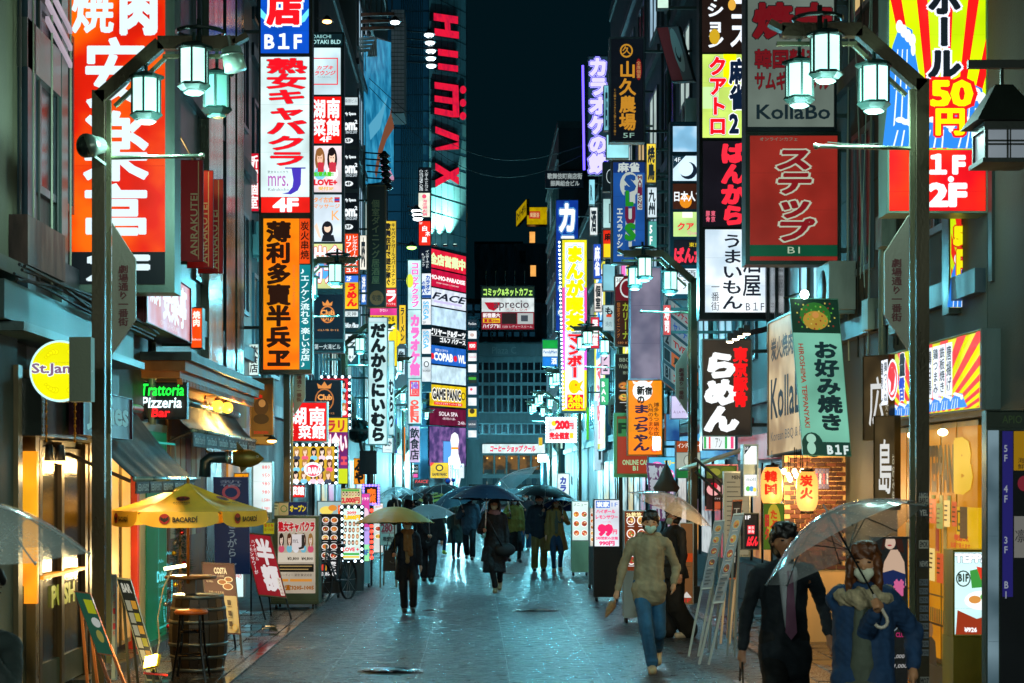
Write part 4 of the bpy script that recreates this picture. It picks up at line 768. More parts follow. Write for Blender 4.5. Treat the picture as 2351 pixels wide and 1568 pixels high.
sign('long white vertical sign with bold black brush kana left of centre', 42, (845, 728, 890, 1022), [(847, 740, 888, 1019, W2, 1.0, [('v', 'だんかりにいむら', 851, 742, 885, 1014, '#10181c', dict(bold=.07))]), (847, 730, 888, 739, '#d8f4f8', 1., [])], th=.3, fc='#7a9a9c', rim=1.5, attach='L')
sign('second white vertical sign partly hidden behind the long white kana sign', 49, (892, 782, 905, 1000), [(893, 784, 904, 998, '#bfeef4', 1., [('v', 'むらつ', 893, 870, 904, 985, '#10181c', dict(bold=.06))])], fc='#58787c', rim=1, attach='L')
sign('small white square sign under the long white kana sign', 48, (878, 1005, 902, 1040), [(879, 1006, 901, 1039, '#d8f0f4', 1., [('h', 'ちか', 882, 1012, 899, 1024, '#203038', dict(bold=.04)), ('h', 'CHIKA', 884, 1031, 897, 1034, '#607880', dict(res=1))])], fc='#58787c', rim=1)
pk = [(937, 598, 966, 710, W2, 1., [('v', 'コロッケクラブ', 944, 602, 962, 706, '#f070c0', dict(bold=.06, o=[('#fdfdfd', .09)])), ('e', 941, 645, 8, 16, '#d8e840')]),
      (937, 712, 966, 868, W2, 1., [('v', 'カラオケ館', 942, 722, 964, 862, '#f070c0', dict(bold=.08))]),
      (938, 870, 967, 972, '#c8f0f0', 1., [('b', 941, 874, 963, 910, '#e84048', 3), ('h', '24h', 944, 878, 960, 892, '#9060d0', dict(bold=.06)), ('h', '居', 945, 893, 960, 908, '#e84048', dict(bold=.04)), ('V', 'OPEN', 944, 918, 960, 970, '#f05a50', dict(bold=.06))])]
sign('tall pale vertical sign with pink karaoke kana and 24h open below', 72, (935, 595, 968, 975), pk, name='sign_tower', th=.4, fc='#6a9aa4', rim=1, attach='L')
sign('tower of small stacked signs along the flank of the lettered tower', 104, (960, 384, 990, 900), [
    (961, 386, 987, 440, '#10161c', 1., [('R', 'CUSTOMA CAFE', 963, 390, 971, 438, '#e8f4f8', dict(res=1)), ('v', 'インターネットカフェ', 974, 390, 984, 438, '#e8f4f8', dict(res=1))]), (961, 443, 987, 498, '#e8ecd8', 1., [('e', 974, 451, 5, 5, '#e05070'), ('v', '海底撈火鍋', 970, 458, 981, 496, '#e06080', dict(bold=.02, res=1))]),
    (962, 508, 988, 563, '#f03020', 1., [('h', '5F', 963, 510, 970, 515, '#fff'), ('h', '白', 970, 519, 980, 530, '#fff', dict(bold=.04)), ('h', '木', 977, 531, 987, 542, '#fff', dict(bold=.04)), ('h', '屋', 969, 545, 980, 556, '#fff', dict(bold=.04))]),
    (963, 566, 989, 620, '#10182a', 1., [('v', 'インターネット', 976, 574, 986, 616, '#e8f4f8', dict(res=1)), ('v', '&コミック', 968, 580, 976, 612, '#e8f4f8', dict(res=1))]), (966, 628, 990, 684, '#e4f0fa', 1., [('v', 'カラオケ', 977, 632, 988, 674, '#1850a8', dict(bold=.06, res=1)), ('v', 'の鉄人', 968, 644, 977, 676, '#1850a8', dict(bold=.04, res=1)), ('r', 966, 677, 990, 684, '#204a90')]),
    (967, 687, 990, 745, '#f0f6fa', 1., [('R', 'SEGA', 972, 692, 984, 734, '#40b0e0', dict(bold=.02)), ('h', '2F', 970, 738, 978, 743, '#101418')]), (967, 756, 990, 812, '#f0f6fa', 1., [('R', 'SEGA', 972, 760, 984, 800, '#40b0e0', dict(bold=.02))]), (967, 820, 990, 876, '#dce8ee', 1., [('e', 979, 836, 6, 7, '#202830'), ('e', 979, 836, 4, 5, '#dce8ee'), ('h', 'WARP', 970, 849, 988, 854, '#303840')])], name='sign_tower', th=.5, fc='#30505c', rim=.8)
# bands across the lower face of the lettered tower
def hband(label, y0, y1, c, em, items, c2=None):
    pl = Plane((pa.x, pa.y - .25, hz_(y0)), u_, (0, 0, -1), 0, 0, u_.length / 100, (y1 - y0) / hs / 100, .01)
    sign(label, 127, (0, 0, 100, 100), [(1, 3, 99, 97, c, em, items, c2)], pl=pl, th=.2, fc='#405860', rim=1, name='band_sign')
hband('red band sign reading all shops open, top of the stack on the tower', 577, 622, '#e0203c', 1., [('h', '全店営業中', 2, 25, 96, 78, '#d8f4b0', dict(bold=.06))])
hband('crimson hot pot restaurant band sign, second of the stack on the tower', 623, 664, '#c81440', 1., [('h', 'MO-MO-PARADISE', 3, 34, 96, 56, '#f8f0f0', dict(bold=.05)), ('h', 'SHABU-SHABU | SUKIYAKI', 18, 70, 78, 80, '#f0e0e0', dict(res=1))])
hband('white band sign with slanted black latin letters on the tower', 665, 707, '#e0eafa', 1., [('h', 'FACE', 8, 25, 92, 62, '#101828', dict(bold=.03, shear=.25)), ('r', 12, 68, 88, 80, '#c0b8e0')])
hband('blank glowing white band on the tower above the billiards sign', 708, 752, '#c4e4f8', 1., [])
hband('black billiards and darts band sign on the tower', 754, 792, '#141a20', 1., [('h', 'ビリヤード&ダーツ', 2, 10, 97, 48, '#f0f6f8', dict(bold=.05)), ('h', 'ゴルフ バグース', 28, 58, 97, 88, '#f0f6f8', dict(bold=.04)), ('r', 2, 52, 97, 54, '#f0f6f8')])
hband('blue bowling alley band sign with red balls on the tower', 795, 839, '#2468c8', 1., [('h', '新宿コパボウル', 16, 18, 50, 32, '#f0f6f8', dict(res=1)), ('h', 'COPAB', 12, 40, 62, 78, '#f0f6f8', dict(bold=.05)), ('e', 69, 60, 5, 16, '#e02030'), ('h', 'WL', 76, 40, 96, 78, '#f0f6f8', dict(bold=.05)), ('e', 7, 60, 5, 16, '#e02030')])
hband('second blank glowing white band on the tower, above the yellow game sign', 840, 882, '#cceaf8', 1., [])
hband('yellow game arcade band sign on the tower', 884, 935, '#e8c818', 1., [('h', 'GAME PANIC', 8, 22, 84, 66, '#141414', dict(bold=.05, o=[('#f8f8f0', .12)])), ('r', 12, 78, 88, 92, '#e02828'), ('h', 'プライズ ビデオ アーケード 音楽', 15, 80, 85, 90, '#f8f8f0', dict(res=1)), ('e', 90, 45, 6, 18, '#141414'), ('e', 90, 45, 4, 13, '#e8c818')])
hband('dark crimson spa band sign reading 24h on the tower', 937, 978, '#6a1838', .9, [('h', 'SOLA SPA', 26, 22, 76, 44, '#f4ecf0', dict(bold=.02)), ('h', '-新宿の湯-', 34, 52, 70, 66, '#f0e0e8'), ('h', '24h', 76, 70, 96, 88, '#f0e8f0')])
sign('slim rounded directory sign with ten lit plates right of the tower', 124, (1071, 726, 1099, 1008), [(1075, 730 + 25.6 * k + 4, 1094, 730 + 25.6 * k + 22, c, 1., it) for k, (c, it) in enumerate([('#20303c', [('h', 'Pavilion', 1076, 740, 1093, 746, '#e8f0f4')]), ('#f0f4f6', [('e', 1084, 769, 5, 4, '#c0a8a0')]), ('#e81c30', [('h', 'MOMO', 1078, 790, 1091, 798, '#fff', dict(bold=.05))]), ('#f0f4f6', [('h', 'label', 1077, 818, 1092, 821, '#e05080')]), ('#f0f6f8', []), ('#283430', [('r', 1076, 866, 1093, 872, '#40a030')]), ('#e8e4f4', [('e', 1082, 894, 3, 3, '#e04050')]), ('#f0f6f8', []), ('#f0d020', [('e', 1084, 944, 6, 6, '#40300a')]), ('#48505c', [('h', 'SAUNA', 1076, 972, 1092, 976, '#fff')])])] + [(1075, 988, 1094, 1004, '#e8eef0', 1., [])], name='directory_sign', th=.5, fc='#24404c', rim=1)
# base of the tower
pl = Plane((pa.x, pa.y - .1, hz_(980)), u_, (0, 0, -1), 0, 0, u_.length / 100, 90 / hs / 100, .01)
sign('purple lit tile wall with a glowing blue screen at the base of the tower', 127, (0, 0, 100, 100), [(0, 0, 99, 99, '#6a58a0', .55, [('r', 36, 36, 70, 96, '#60a8f0', 1.6), ('b', 36, 36, 70, 96, '#203050', 1)], '#b080d0')], pl=pl, th=.06, fc='#304058', rim=.6, name='screen_wall', cat='screen')  # purple light on the tiles is put into the panel's own glow
q = MB(); c = P(1044, 1072, 124.5); q.lathe([(.28, -1.4), (.45, -.6), (.48, 0), (.25, .9), (.22, 1.3), (.3, 1.8), (.22, 2.2), (.02, 2.35)], c, lit('#f4f8ff', 1., .1, None, True), 14); q.lathe([(.235, 1.0), (.23, 1.12)], c, lit('#ff9020', 1.2, 0), 14); q.lathe([(.235, 1.2), (.24, 1.34)], c, lit('#ff9020', 1.2, 0), 14); q.build('bowling_pin', label='giant glowing bowling pin on the corner below the spa sign', cat='bowling pin', o0=c)
LOWL = [('black billiards notice', (932, 1066, 961, 1098), '#141c20', [('h', 'ヤード&ダーツ', 934, 1070, 959, 1076, '#f0f4f4'), ('h', 'ゴルフ 卓球', 938, 1079, 959, 1085, '#f0f4f4'), ('r', 934, 1088, 959, 1096, '#e04898')]), ('yellow game arcade poster', (988, 1062, 1030, 1098), '#f0c818', [('e', 1009, 1074, 9, 8, '#181818'), ('e', 1009, 1074, 6, 5, '#f0c818'), ('h', 'GAME PANIC', 992, 1086, 1026, 1092, '#181818', dict(bold=.04)), ('p', [(988, 1062), (998, 1062), (988, 1072)], '#e83030')]), ('red and black billiard bar poster', (950, 1100, 985, 1118), '#141c20', [('h', 'FAICE', 953, 1102, 982, 1109, '#e84040', dict(shear=.3))]), ('white cafe notice with green edge', (1034, 1064, 1066, 1098), '#e0f0f4', [('h', 'COPA', 1038, 1067, 1062, 1074, '#3068b0'), ('r', 1036, 1078, 1064, 1094, '#d0d8dc')])]
for n_, fr, c, it in LOWL: sign(n_ + ' low at the foot of the tower', 121, fr, [(fr[0] + .6, fr[1] + .6, fr[2] - .6, fr[3] - .6, c, 1., it)], name='poster_light', fc='#24343c', rim=.6)
# blue billboard and lamps on the tiled building
bb = oblique(P(817, 74, 63), P(904, 96, 70), P(817, 430, 63))
sign('big blue billboard with a sweep of brown hair on the tiled building', 64, (0, 0, 100, 100), [(1, 1, 99, 99, '#1a80b0', .75, [('p', [(96, 38), (99, 40), (99, 62), (78, 70), (62, 82), (50, 96), (46, 92), (56, 76), (72, 62), (88, 52)], '#7a4a34'), ('p', [(60, 84), (70, 82), (99, 97), (99, 99), (70, 99)], '#c890b0'), ('p', [(30, 60), (60, 50), (80, 40), (60, 62), (34, 70)], '#58a8c8')], '#3aa0c8')], pl=bb, th=.5, fc='#20384a', rim=1, name='billboard', cat='billboard')
def cliplamp(x, y, Y, dx, label, group, col='#e8f8ff', s=6., L=26, down=True, grp='billboard_lamp'):
    c = P(x, y, Y); k = Y / FO; t = thing(grp, label, 'lamp', c, group); q = MB(); q.tube([c + Vector((dx * L * k, .2, .05 * Y * .05)), c + Vector((0, 0, .06))], .02 * Y / 45, mat('#1c2428', .4, .6), 5); q.build('arm', t)
    q = MB(); r = .11 * Y / 40; q.lathe([(r * .3, r), (r * .5, r * .7), (r * 1.25, -.05 * r), (r * 1.2, -.06 * r)], c, mat('#1a2226', .4, .5), 12); q.build('shade', t)
    q = MB(); q.ell(c - Vector((0, 0, r * .25)), (r * .95, r * .95, r * .35), lit(col, s, 0, None, True) if s else mat('#202c30', .2), 10, 6); q.build('bulb', t); return t
for k in range(6):
    cliplamp([907, 985, 987, 989, 989, 990][k], [49, 78, 96, 115, 132, 149][k], [60, 70, 70, 70, 70, 70][k], -1, ['white gooseneck lamp at the top left of the column over the blue billboard'][0] if k == 0 else ['first', 'second', 'third', 'fourth', 'fifth'][k - 1] + ' from the top of the white lamps on long arms beside the red letters', 'lamps on long arms over the blue billboard', L=60 if k else 30)
for k in range(6):
    cliplamp(882 + k * 1.5, 358 + k * 14.5, 55, -1, ['topmost', 'second highest', 'third', 'fourth', 'fifth', 'lowest'][k] + ' unlit black clip lamp below the blue billboard', 'unlit black clip lamps below the billboard', s=0, L=45)
for k in range(3): cliplamp(955 + k * 2, 482 + k * 9, 66, -1, ['upper', 'middle', 'lower'][k] + ' small bright lamp near the yellow club guide', 'three small bright lamps on the left', L=20)
cliplamp(945, 566, 68, -1, 'green glowing lamp hanging over the pink karaoke sign', None, '#a0ff60', 5, 40)
cliplamp(751, 47, 38, -1, 'warm spotlight on top of the tenant sign tower', None, '#ffb060', 8, 25)
cliplamp(624, 1010, 29, -1, 'bare warm bulb below the wooden steakhouse poster', None, '#ffc060', 9, 20)
# left, street level shop signs
NT = sign('green white and red neon sign for a trattoria pizzeria bar', 21.6, (312, 878, 430, 962), [(315, 881, 427, 959, '#0a0e0e', 0, []), ], th=.12, fc='#10181a', rim=2)
q = MB(); pln = front(315, 881, 21.55); place(q, pln, 'Trattoria', (323, 882, 422, 908), .02, lit('#20f040', 1.6, 0, None, True), bold=.018, shear=.1); q.build('neon_lettering', NT)
q = MB(); place(q, pln, 'Pizzeria', (326, 912, 417, 936), .02, lit('#e0ffff', 1.6, 0, None, True), bold=.018, shear=.1); q.build('neon_lettering', NT)
q = MB(); place(q, pln, 'Bar', (349, 938, 389, 957), .02, lit('#ff1c20', 1.8, 0, None, True), bold=.025, shear=.1); q.build('neon_lettering', NT)
pl = front(72, 780, 14.3); t = thing('round_sign', 'round yellow lightbox pub sign at the left edge', 'sign', pl.pt(150, 852)); q = MB()
for (rr, z0, z1, mt, nm) in ((1., -.12, -.0, mat('#20404a', .4, .4), 'housing'), (1., .001, .004, lit('#bff4f4', 1., 0), 'rim'), (.93, .005, .012, lit('#e8e600', 1., .15, None, True), 'sign_panel')):
    q = MB(); pts = ring(138, 852, 70 * rr, 71 * rr, 40)[::-1]; n = len(pts); q.add([pl.pt(a, b, z1) for a, b in pts] + [pl.pt(a, b, z0) for a, b in pts], [tuple(range(n)), tuple(range(n, 2 * n))[::-1]] + [(i, i + n, (i + 1) % n + n, (i + 1) % n) for i in range(n)], mt); o = q.build(nm, t)
q = MB(); it = [('h', 'St.James', 79, 836, 214, 864, '#7a5a78', dict(bold=.03, o=[('#e8fafa', .07)])), ('h', 'BAR & STANDING', 120, 842 - 10, 168, 836, '#b8b010', dict(res=1))]
for sx in (-1, 1):
    for k in range(5): it.append(('e', 146 + sx * (18 + 5 * k), 808 + k * k * .8, 8 - k, 7 - k, '#cfc400')); it.append(('e', 146 + sx * (18 + 5 * k), 808 + k * k * .8, 6.6 - k, 5.6 - k, '#e8e600')); it.append(('e', 146 + sx * (18 + 5 * k), 896 - k * k * .8, 8 - k, 7 - k, '#cfc400')); it.append(('e', 146 + sx * (18 + 5 * k), 896 - k * k * .8, 6.6 - k, 5.6 - k, '#e8e600'))
draw(q, pl, it[2:] + it[:2], 1., .0125); q.build('lettering', o)
q = MB(); pl = front(160, 775, 14.2); pl.box(q, 160, 774, 210, 922, -.12, .02, mat('#6f7a66', .5, .3, .3)); q.build('sign_box', label='plain grey metal box sign covering half of the round yellow sign', cat='sign', o0=pl.pt(185, 850))
pl = oblique((-3.45, 16.0, 2.86), (-3.45, 18.3, 2.86), (-3.45, 16.0, 2.45))
sign('dark plum sign with raised chrome old style letters beyond the nearest post', 16, (0, 0, 100, 100), [(1, 2, 99, 98, '#2a0c16', 0, [('h', 'James', 10, 15, 92, 85, '#a8c8cc', dict(bold=.03))])], pl=pl, th=.1, fc='#3a1420', rim=1.5)
sign('dark steakhouse poster of grilled meat in a wooden frame', 29.5, (574, 868, 628, 1022), [(577, 882, 625, 1019, '#8a5a1c', .55, [('h', '焼肉', 582, 906, 602, 916, '#e82418', dict(bold=.05)), ('e', 600, 934, 17, 20, '#4a2c14'), ('e', 602, 926, 8, 9, '#c88a48'), ('e', 600, 962, 18, 12, '#3a2412'), ('h', 'DON-DON', 584, 990, 616, 996, '#c02818', dict(bold=.06)), ('r', 577, 1003, 625, 1019, '#a87830')], '#4a2c10')], fc='#5c4424', rim=3, name='poster_light')
# orange vertical strips and street level lightboxes
sign('orange backlit seafood restaurant banner with latin letters', 25.2, (537, 1086, 572, 1200), [(539, 1088, 570, 1198, '#e8940c', .9, [('R', 'Tuna restaurant', 548, 1092, 559, 1196, '#3a2408', dict(bold=.01))])], name='banner', cat='banner', th=.03, fc='#6a4a14', rim=1)
sign('white price list lightbox with red prices on the left', 26.5, (580, 1060, 626, 1192), [(582, 1062, 624, 1190, '#e6fafa', 1., [('h', s_, 602, 1068 + k * 19, 620, 1077 + k * 19, '#e03838', dict(res=1)) for k, s_ in enumerate(['880', '950', '980', '980', '1,580', '1,980'])])], fc='#80a8a8', rim=1.5)
sign('small lit poster of crab dishes behind the blue cloth banner', 24.5, (531, 1215, 560, 1372), [(532, 1217, 559, 1370, '#d8fafa', 1., food(533, 1222, 558, 1290, 1, 3, 4) + [('h', 'もんじゃ', 534, 1300, 557, 1308, '#d83030', dict(res=1)), ('h', '990', 540, 1318, 556, 1328, '#d83030')])], fc='#709090', rim=1, name='poster_light')
sign('red square sign with white brush characters and 4F hanging before the left lane', 33.5, (665, 922, 752, 1015), [(668, 925, 749, 1012, '#f01010', 1., [('v', '湖', 667, 934, 705, 976, '#f4fcff', dict(bold=.03)), ('v', '南', 709, 934, 747, 976, '#f4fcff', dict(bold=.03)), ('v', '菜', 685, 976, 715, 1008, '#f4fcff', dict(bold=.03)), ('v', '館', 716, 974, 748, 1008, '#f4fcff', dict(bold=.03)), ('v', '4F', 667, 976, 683, 1008, '#f4fcff', dict(bold=.02))])], fc='#90a0a0', rim=1.5)
sign('dark square club sign with a crowned orange crest', 36, (700, 872, 784, 958), [(703, 875, 781, 955, '#12161e', .9, [('e', 745, 918, 22, 26, '#b06a30'), ('e', 745, 918, 19, 23, '#12161e'), ('p', [(731, 892), (728, 880), (738, 886), (745, 876), (752, 886), (762, 880), (759, 892)], '#d88840'), ('h', 'Club', 730, 906, 762, 918, '#e89a50', dict(bold=.05)), ('h', 'D12', 736, 922, 756, 932, '#e89a50', dict(bold=.05)), ('h', 'CLUB D12', 722, 947, 768, 951, '#c88850', dict(res=1))])], fc='#20262c', rim=1)
def bulbs(mb, pl, x0, y0, x1, y1, st, r, mt, off=.03):
    n = int((x1 - x0) / st); m_ = int((y1 - y0) / st)
    for k in range(n + 1):
        for y in (y0, y1): mb.ell(pl.pt(x0 + k * (x1 - x0) / max(n, 1), y, off), r, mt, 6, 4)
    for k in range(1, m_):
        for x in (x0, x1): mb.ell(pl.pt(x, y0 + k * (y1 - y0) / m_, off), r, mt, 6, 4)
BL = lit('#d8f0ff', 5, 0, None, True)
def bulbsign(label, Y, fr, c, items, st=14, m=7, bl=BL, **k):
    t = sign(label, Y, fr, [(fr[0] + m, fr[1] + m, fr[2] - m, fr[3] - m, c, 1., items)], fc='#10202a', rim=m * .4, **k)
    q = MB(); bulbs(q, front(fr[0], fr[1], Y), fr[0] + m * .5, fr[1] + m * .5, fr[2] - m * .5, fr[3] - m * .5, st, .011 * Y / 15, bl); q.build('bulb_row', t, kind='stuff'); return t
bulbsign('lightbox of twelve smiling portraits framed by white bulbs', 33.2, (663, 1018, 775, 1112), '#e8b830', girls(672, 1026, 768, 1106, 5, 3, 11) + [('e', 722, 1078, 21, 17, '#f4f4f8'), ('e', 722, 1080, 17, 13, '#e83058'), ('h', 'URARA', 706, 1074, 738, 1088, '#fff8fa', dict(bold=.07))])
bulbsign('red poster of women framed by white bulbs behind the crest sign', 39, (735, 862, 806, 986), '#d82030', girls(744, 872, 798, 950, 3, 3, 12) + [('h', 'La Rue', 762, 962, 792, 970, '#f8e8e8', dict(bold=.04))])
sign('leaning multicolour poster sign reading meet cafe in big kana', 37.5, (742, 958, 800, 1112), [(744, 960, 798, 1110, '#7a2a78', .9, [('r', 744, 960, 798, 992, '#e8c820'), ('h', 'ラリ', 752, 966, 790, 990, '#c03038', dict(bold=.05)), ('h', '出会い', 746, 996, 796, 1036, '#f0f0f8', dict(bold=.07, o=[('#d02848', .11)])), ('h', 'カフェ', 748, 1042, 796, 1066, '#e05060', dict(bold=.08)), ('r', 744, 1076, 798, 1110, '#c8d820')])], fc='#303840', rim=1)
sign('orange ramen banner with black brush kana', 43, (812, 1052, 838, 1112), [(813, 1053, 837, 1111, '#e89020', .9, [('v', 'ぶや', 815, 1054, 835, 1110, '#141414', dict(bold=.08))])], fc='#403020', rim=.8, name='banner', cat='banner', th=.03)
sign('small red sign with two white characters under the portrait lightbox', 33.4, (665, 1114, 700, 1142), [(666, 1115, 699, 1141, '#f01818', 1., [('h', '菜館', 667, 1117, 698, 1136, '#fff', dict(bold=.04))])], fc='#803030', rim=1)
sign('narrow orange backlit box with white letters beyond the pink barbecue sign', 22.6, (438, 706, 465, 800), [(440, 708, 463, 798, '#ff5a10', 1., [('v', '焼肉', 443, 714, 460, 750, '#fff0e0', dict(bold=.04)), ('h', 'Barbecue', 441, 776, 462, 782, '#fff0e0', dict(res=1))], '#ff2a08')], fc='#3a2018', rim=1, attach='L')
sign('glowing orange red box above the pub ledge behind the nearest post', 19.5, (216, 655, 290, 700), [(218, 657, 288, 698, '#ff3a10', 1., [('h', '焼肉', 262, 668, 286, 690, '#ffe8e0', dict(bold=.04))], '#ff6a20')], fc='#3a1810', rim=1)
# left far filler lightboxes at mid height
FIL = [('cyan lit floor sign in the lane of signs', 62, (868, 858, 880, 930), '#c8eef0'), ('magenta strip sign behind the dome camera', 60, (889, 840, 898, 920), '#d83898'), ('slim blue strip light sign below the dome camera', 76, (905, 960, 912, 1040), '#5868d0'), ('white vertical lightbox under the pink karaoke sign', 78, (940, 978, 964, 1062), '#e0c8f0'), ('tiny orange edge light beside the lower left shops', 70, (927, 980, 931, 1060), '#ff9020'),
       ('grey blue unlit floor sign high on the left', 36, (563, 10, 590, 110), '#7aa0a8'), ('small white lit sign with a green border on the left wall', 31.5, (572, 790, 594, 862), '#d8f0e8'), ('red and white vertical cafe sign left of the sign tower', 32.3, (568, 352, 595, 486), '#d81830')]
for l, Y, fr, c in FIL: sign(l, Y, fr, [(fr[0] + .8, fr[1] + .8, fr[2] - .8, fr[3] - .8, c, 0 if 'unlit' in l else .9, [('v', {'grey': '九州料理', 'red ': '新宿個室', 'cyan': '居酒屋', 'magn': '中国'}.get(l[:4], '飲食店'), fr[0] + 1.5, fr[1] + 4, fr[2] - 1.5, fr[3] - 6, '#202830' if c not in ('#d81830', '#d83898') else '#fff4f4', dict(res=1, bold=.03))] if 'edge' not in l and 'strip' not in l else [])], fc='#405058', rim=.8, attach='L' if Y < 50 else None)
# ------------------------------------------------------------------ signs, right side of the street
def waves(x0, x1, y, h, n, seed=2):
    rd = random.Random(seed); o = []; w = (x1 - x0) / n
    for k in range(n):
        cx = x0 + w * (k + .5); o.append(('p', [(cx - w * .75, y + h), (cx - w * .5, y + h * .35), (cx - w * .15, y), (cx + w * .35, y + h * .1), (cx + w * .45, y + h * .4), (cx + w * .75, y + h)], '#2a80e0'))
        for j in range(4): o.append(('e', cx - w * .2 + w * .18 * j, y + h * (.05 + .07 * j), w * .15, h * .1, '#e8f4ff'))
        o.append(('e', cx + w * .38, y + h * .4, w * .1, h * .1, '#e8f4ff'))
        for j in range(3): o.append(('p', [(cx - w * (.45 - .25 * j), y + h), (cx - w * (.3 - .2 * j), y + h * .4), (cx - w * (.26 - .2 * j), y + h * .4), (cx - w * (.4 - .25 * j), y + h)], '#e8f4ff'))
    return o
def rays(x0, y0, x1, y1, cx, cy, n, c, a0=0., a1=360., d=.5):
    o = []; L = 3 * max(x1 - x0, y1 - y0)
    for k in range(n):
        a = R(a0 + (a1 - a0) * k / n); b = R(a0 + (a1 - a0) * (k + d) / n); pts = [(cx, cy), (cx + L * math.cos(a), cy + L * math.sin(a)), (cx + L * math.cos(b), cy + L * math.sin(b))]
        for ax, lim, s in ((0, x0, 1), (0, x1, -1), (1, y0, 1), (1, y1, -1)):
            out = []
            for i in range(len(pts)):
                p, q = pts[i - 1], pts[i]; ip = (p[ax] - lim) * s >= 0; iq = (q[ax] - lim) * s >= 0
                if ip != iq: t = (lim - p[ax]) / (q[ax] - p[ax]); out.append((p[0] + (q[0] - p[0]) * t, p[1] + (q[1] - p[1]) * t))
                if iq: out.append(q)
            pts = out
            if len(pts) < 3: break
        if len(pts) >= 3: o.append(('p', pts, c))
    return o
YB = ('#fffc00', .1)
sign('huge yellow and red wave pattern lightbox with 50 yen and 1F 2F', 16.5, (2036, -60, 2268, 490), [
    (2041, -55, 2262, 343, '#d8ff00', 1., rays(2041, -55, 2262, 343, 2162, 560, 30, '#ff1414', 180, 360, .42) + waves(2041, 2110, 120, 224, 1, 3) + waves(2192, 2262, 190, 153, 1, 4) + waves(2041, 2262, 275, 68, 3, 5) + waves(2043, 2096, 60, 150, 1, 8) +
     [('v', 'ホール', 2122, -30, 2198, 190, '#101820', dict(bold=.06, o=[('#e8ecff', .12)])), ('h', '50', 2133, 194, 2221, 249, '#f8f400', dict(bold=.05, o=[('#f01414', .15)])), ('h', '円', 2143, 258, 2203, 314, '#f8f400', dict(bold=.045, o=[('#f01414', .12)]))]),
    (2041, 345, 2262, 484, '#ff0a1c', 1., [('h', '１F', 2136, 357, 2212, 398, '#f4faff', dict(bold=.06)), ('e', 2182, 412, 7, 7, '#f4faff'), ('h', '2F', 2133, 424, 2214, 472, '#f4faff', dict(bold=.06))], '#ff3a08')], th=.34, fc='#6c8a78', rim=4, attach='R')
pr = oblique((RX - .14, 19.85, 3.4), (RX - .14, 16.0, 3.38), (RX - .14, 19.85, 2.69))
mn = []
for x, s_ in ((6, '鶏しゃぶ'), (11, 'ラーメン'), (16, '鶏刺し'), (21, '鶏つくね'), (68, '鶏白湯'), (74.5, '鶏つまみ'), (81, '鉄板焼き'), (87.5, '唐揚げ')): mn += [('r', x, 14, x + (4.4 if x < 50 else 5.6), 80, '#eef4ff'), ('v', s_, x + .5, 17, x + (3.9 if x < 50 else 5.1), 76, '#202430', dict(bold=.02))]
sign('long yellow and red sunburst menu board over the grill shop window', 16.7, (0, 0, 100, 100), [(.6, 3, 99.4, 97, '#e8f400', .95, rays(.6, 3, 99.4, 97, 48, 130, 26, '#ee2a2a', 180, 360) + waves(.6, 99.4, 78, 19, 9) + mn + [('e', 33, 46, 6.4, 30, '#f0f4ff'), ('e', 33, 46, 5.6, 26, '#e02a38'), ('e', 33, 48, 4.6, 20, '#f0f4ff'), ('p', [(30, 30), (35, 28), (37, 40), (35, 60), (31, 66), (32, 50), (29, 42)], '#e02a38'), ('v', '鳥屋', 42, 12, 48, 44, '#101420', dict(bold=.08, o=[('#eef4ff', .15)])), ('v', '縁日', 42, 46, 48, 78, '#2040c0', dict(bold=.07, o=[('#eef4ff', .14)])), ('e', 57, 30, 1.4, 6, '#f0d0b8'), ('e', 57, 22, 1.7, 5, '#203070'), ('r', 55, 36, 59, 58, '#f0f4ff'), ('r', 55.6, 58, 58.4, 78, '#2050a0')])], pl=pr, th=.3, fc='#5c6c6a', rim=1.2)
sign('grey white barbecue lightbox with dim red characters, unlit, top right', 22.6, (1711, -40, 1920, 302), [(1717, -36, 1914, 291, '#8ea094', .42, [('h', '焼肉', 1732, 10, 1905, 86, '#8c1420', dict(bold=.05, o=[('#141c24', .075)])), ('h', '韓国料理', 1733, 115, 1890, 157, '#8c1420', dict(bold=.03, o=[('#141c24', .05)])), ('h', 'サムギョプサル', 1733, 166, 1903, 206, '#8c1420', dict(bold=.03, o=[('#141c24', .05)])), ('h', 'KollaBo', 1737, 242, 1904, 274, '#1a3038', dict(bold=.02))])], th=.3, fc='#16262c', rim=5, attach='R')  # sign is off; a low glow in the panel makes it visible
sign('brick red sign with big cream slanted katakana and a green band at its foot', 22.6, (1711, 303, 1930, 608), [(1722, 312, 1922, 562, '#a42c22', .62, [('v', 'ステップ', 1778, 338, 1862, 556, '#8c141c', dict(bold=.05, shear=.1, o=[('#c4cdb4', .11)])), ('h', 'オンラインカフェ', 1744, 316, 1830, 324, '#5a9080', dict(res=1))]), (1722, 563, 1922, 588, '#0c5a3c', .6, [('h', 'B1', 1808, 567, 1836, 582, '#b8d0b0')]), (1722, 589, 1922, 598, '#a42c22', .62, [])], th=.3, fc='#20342e', rim=5, attach='R')
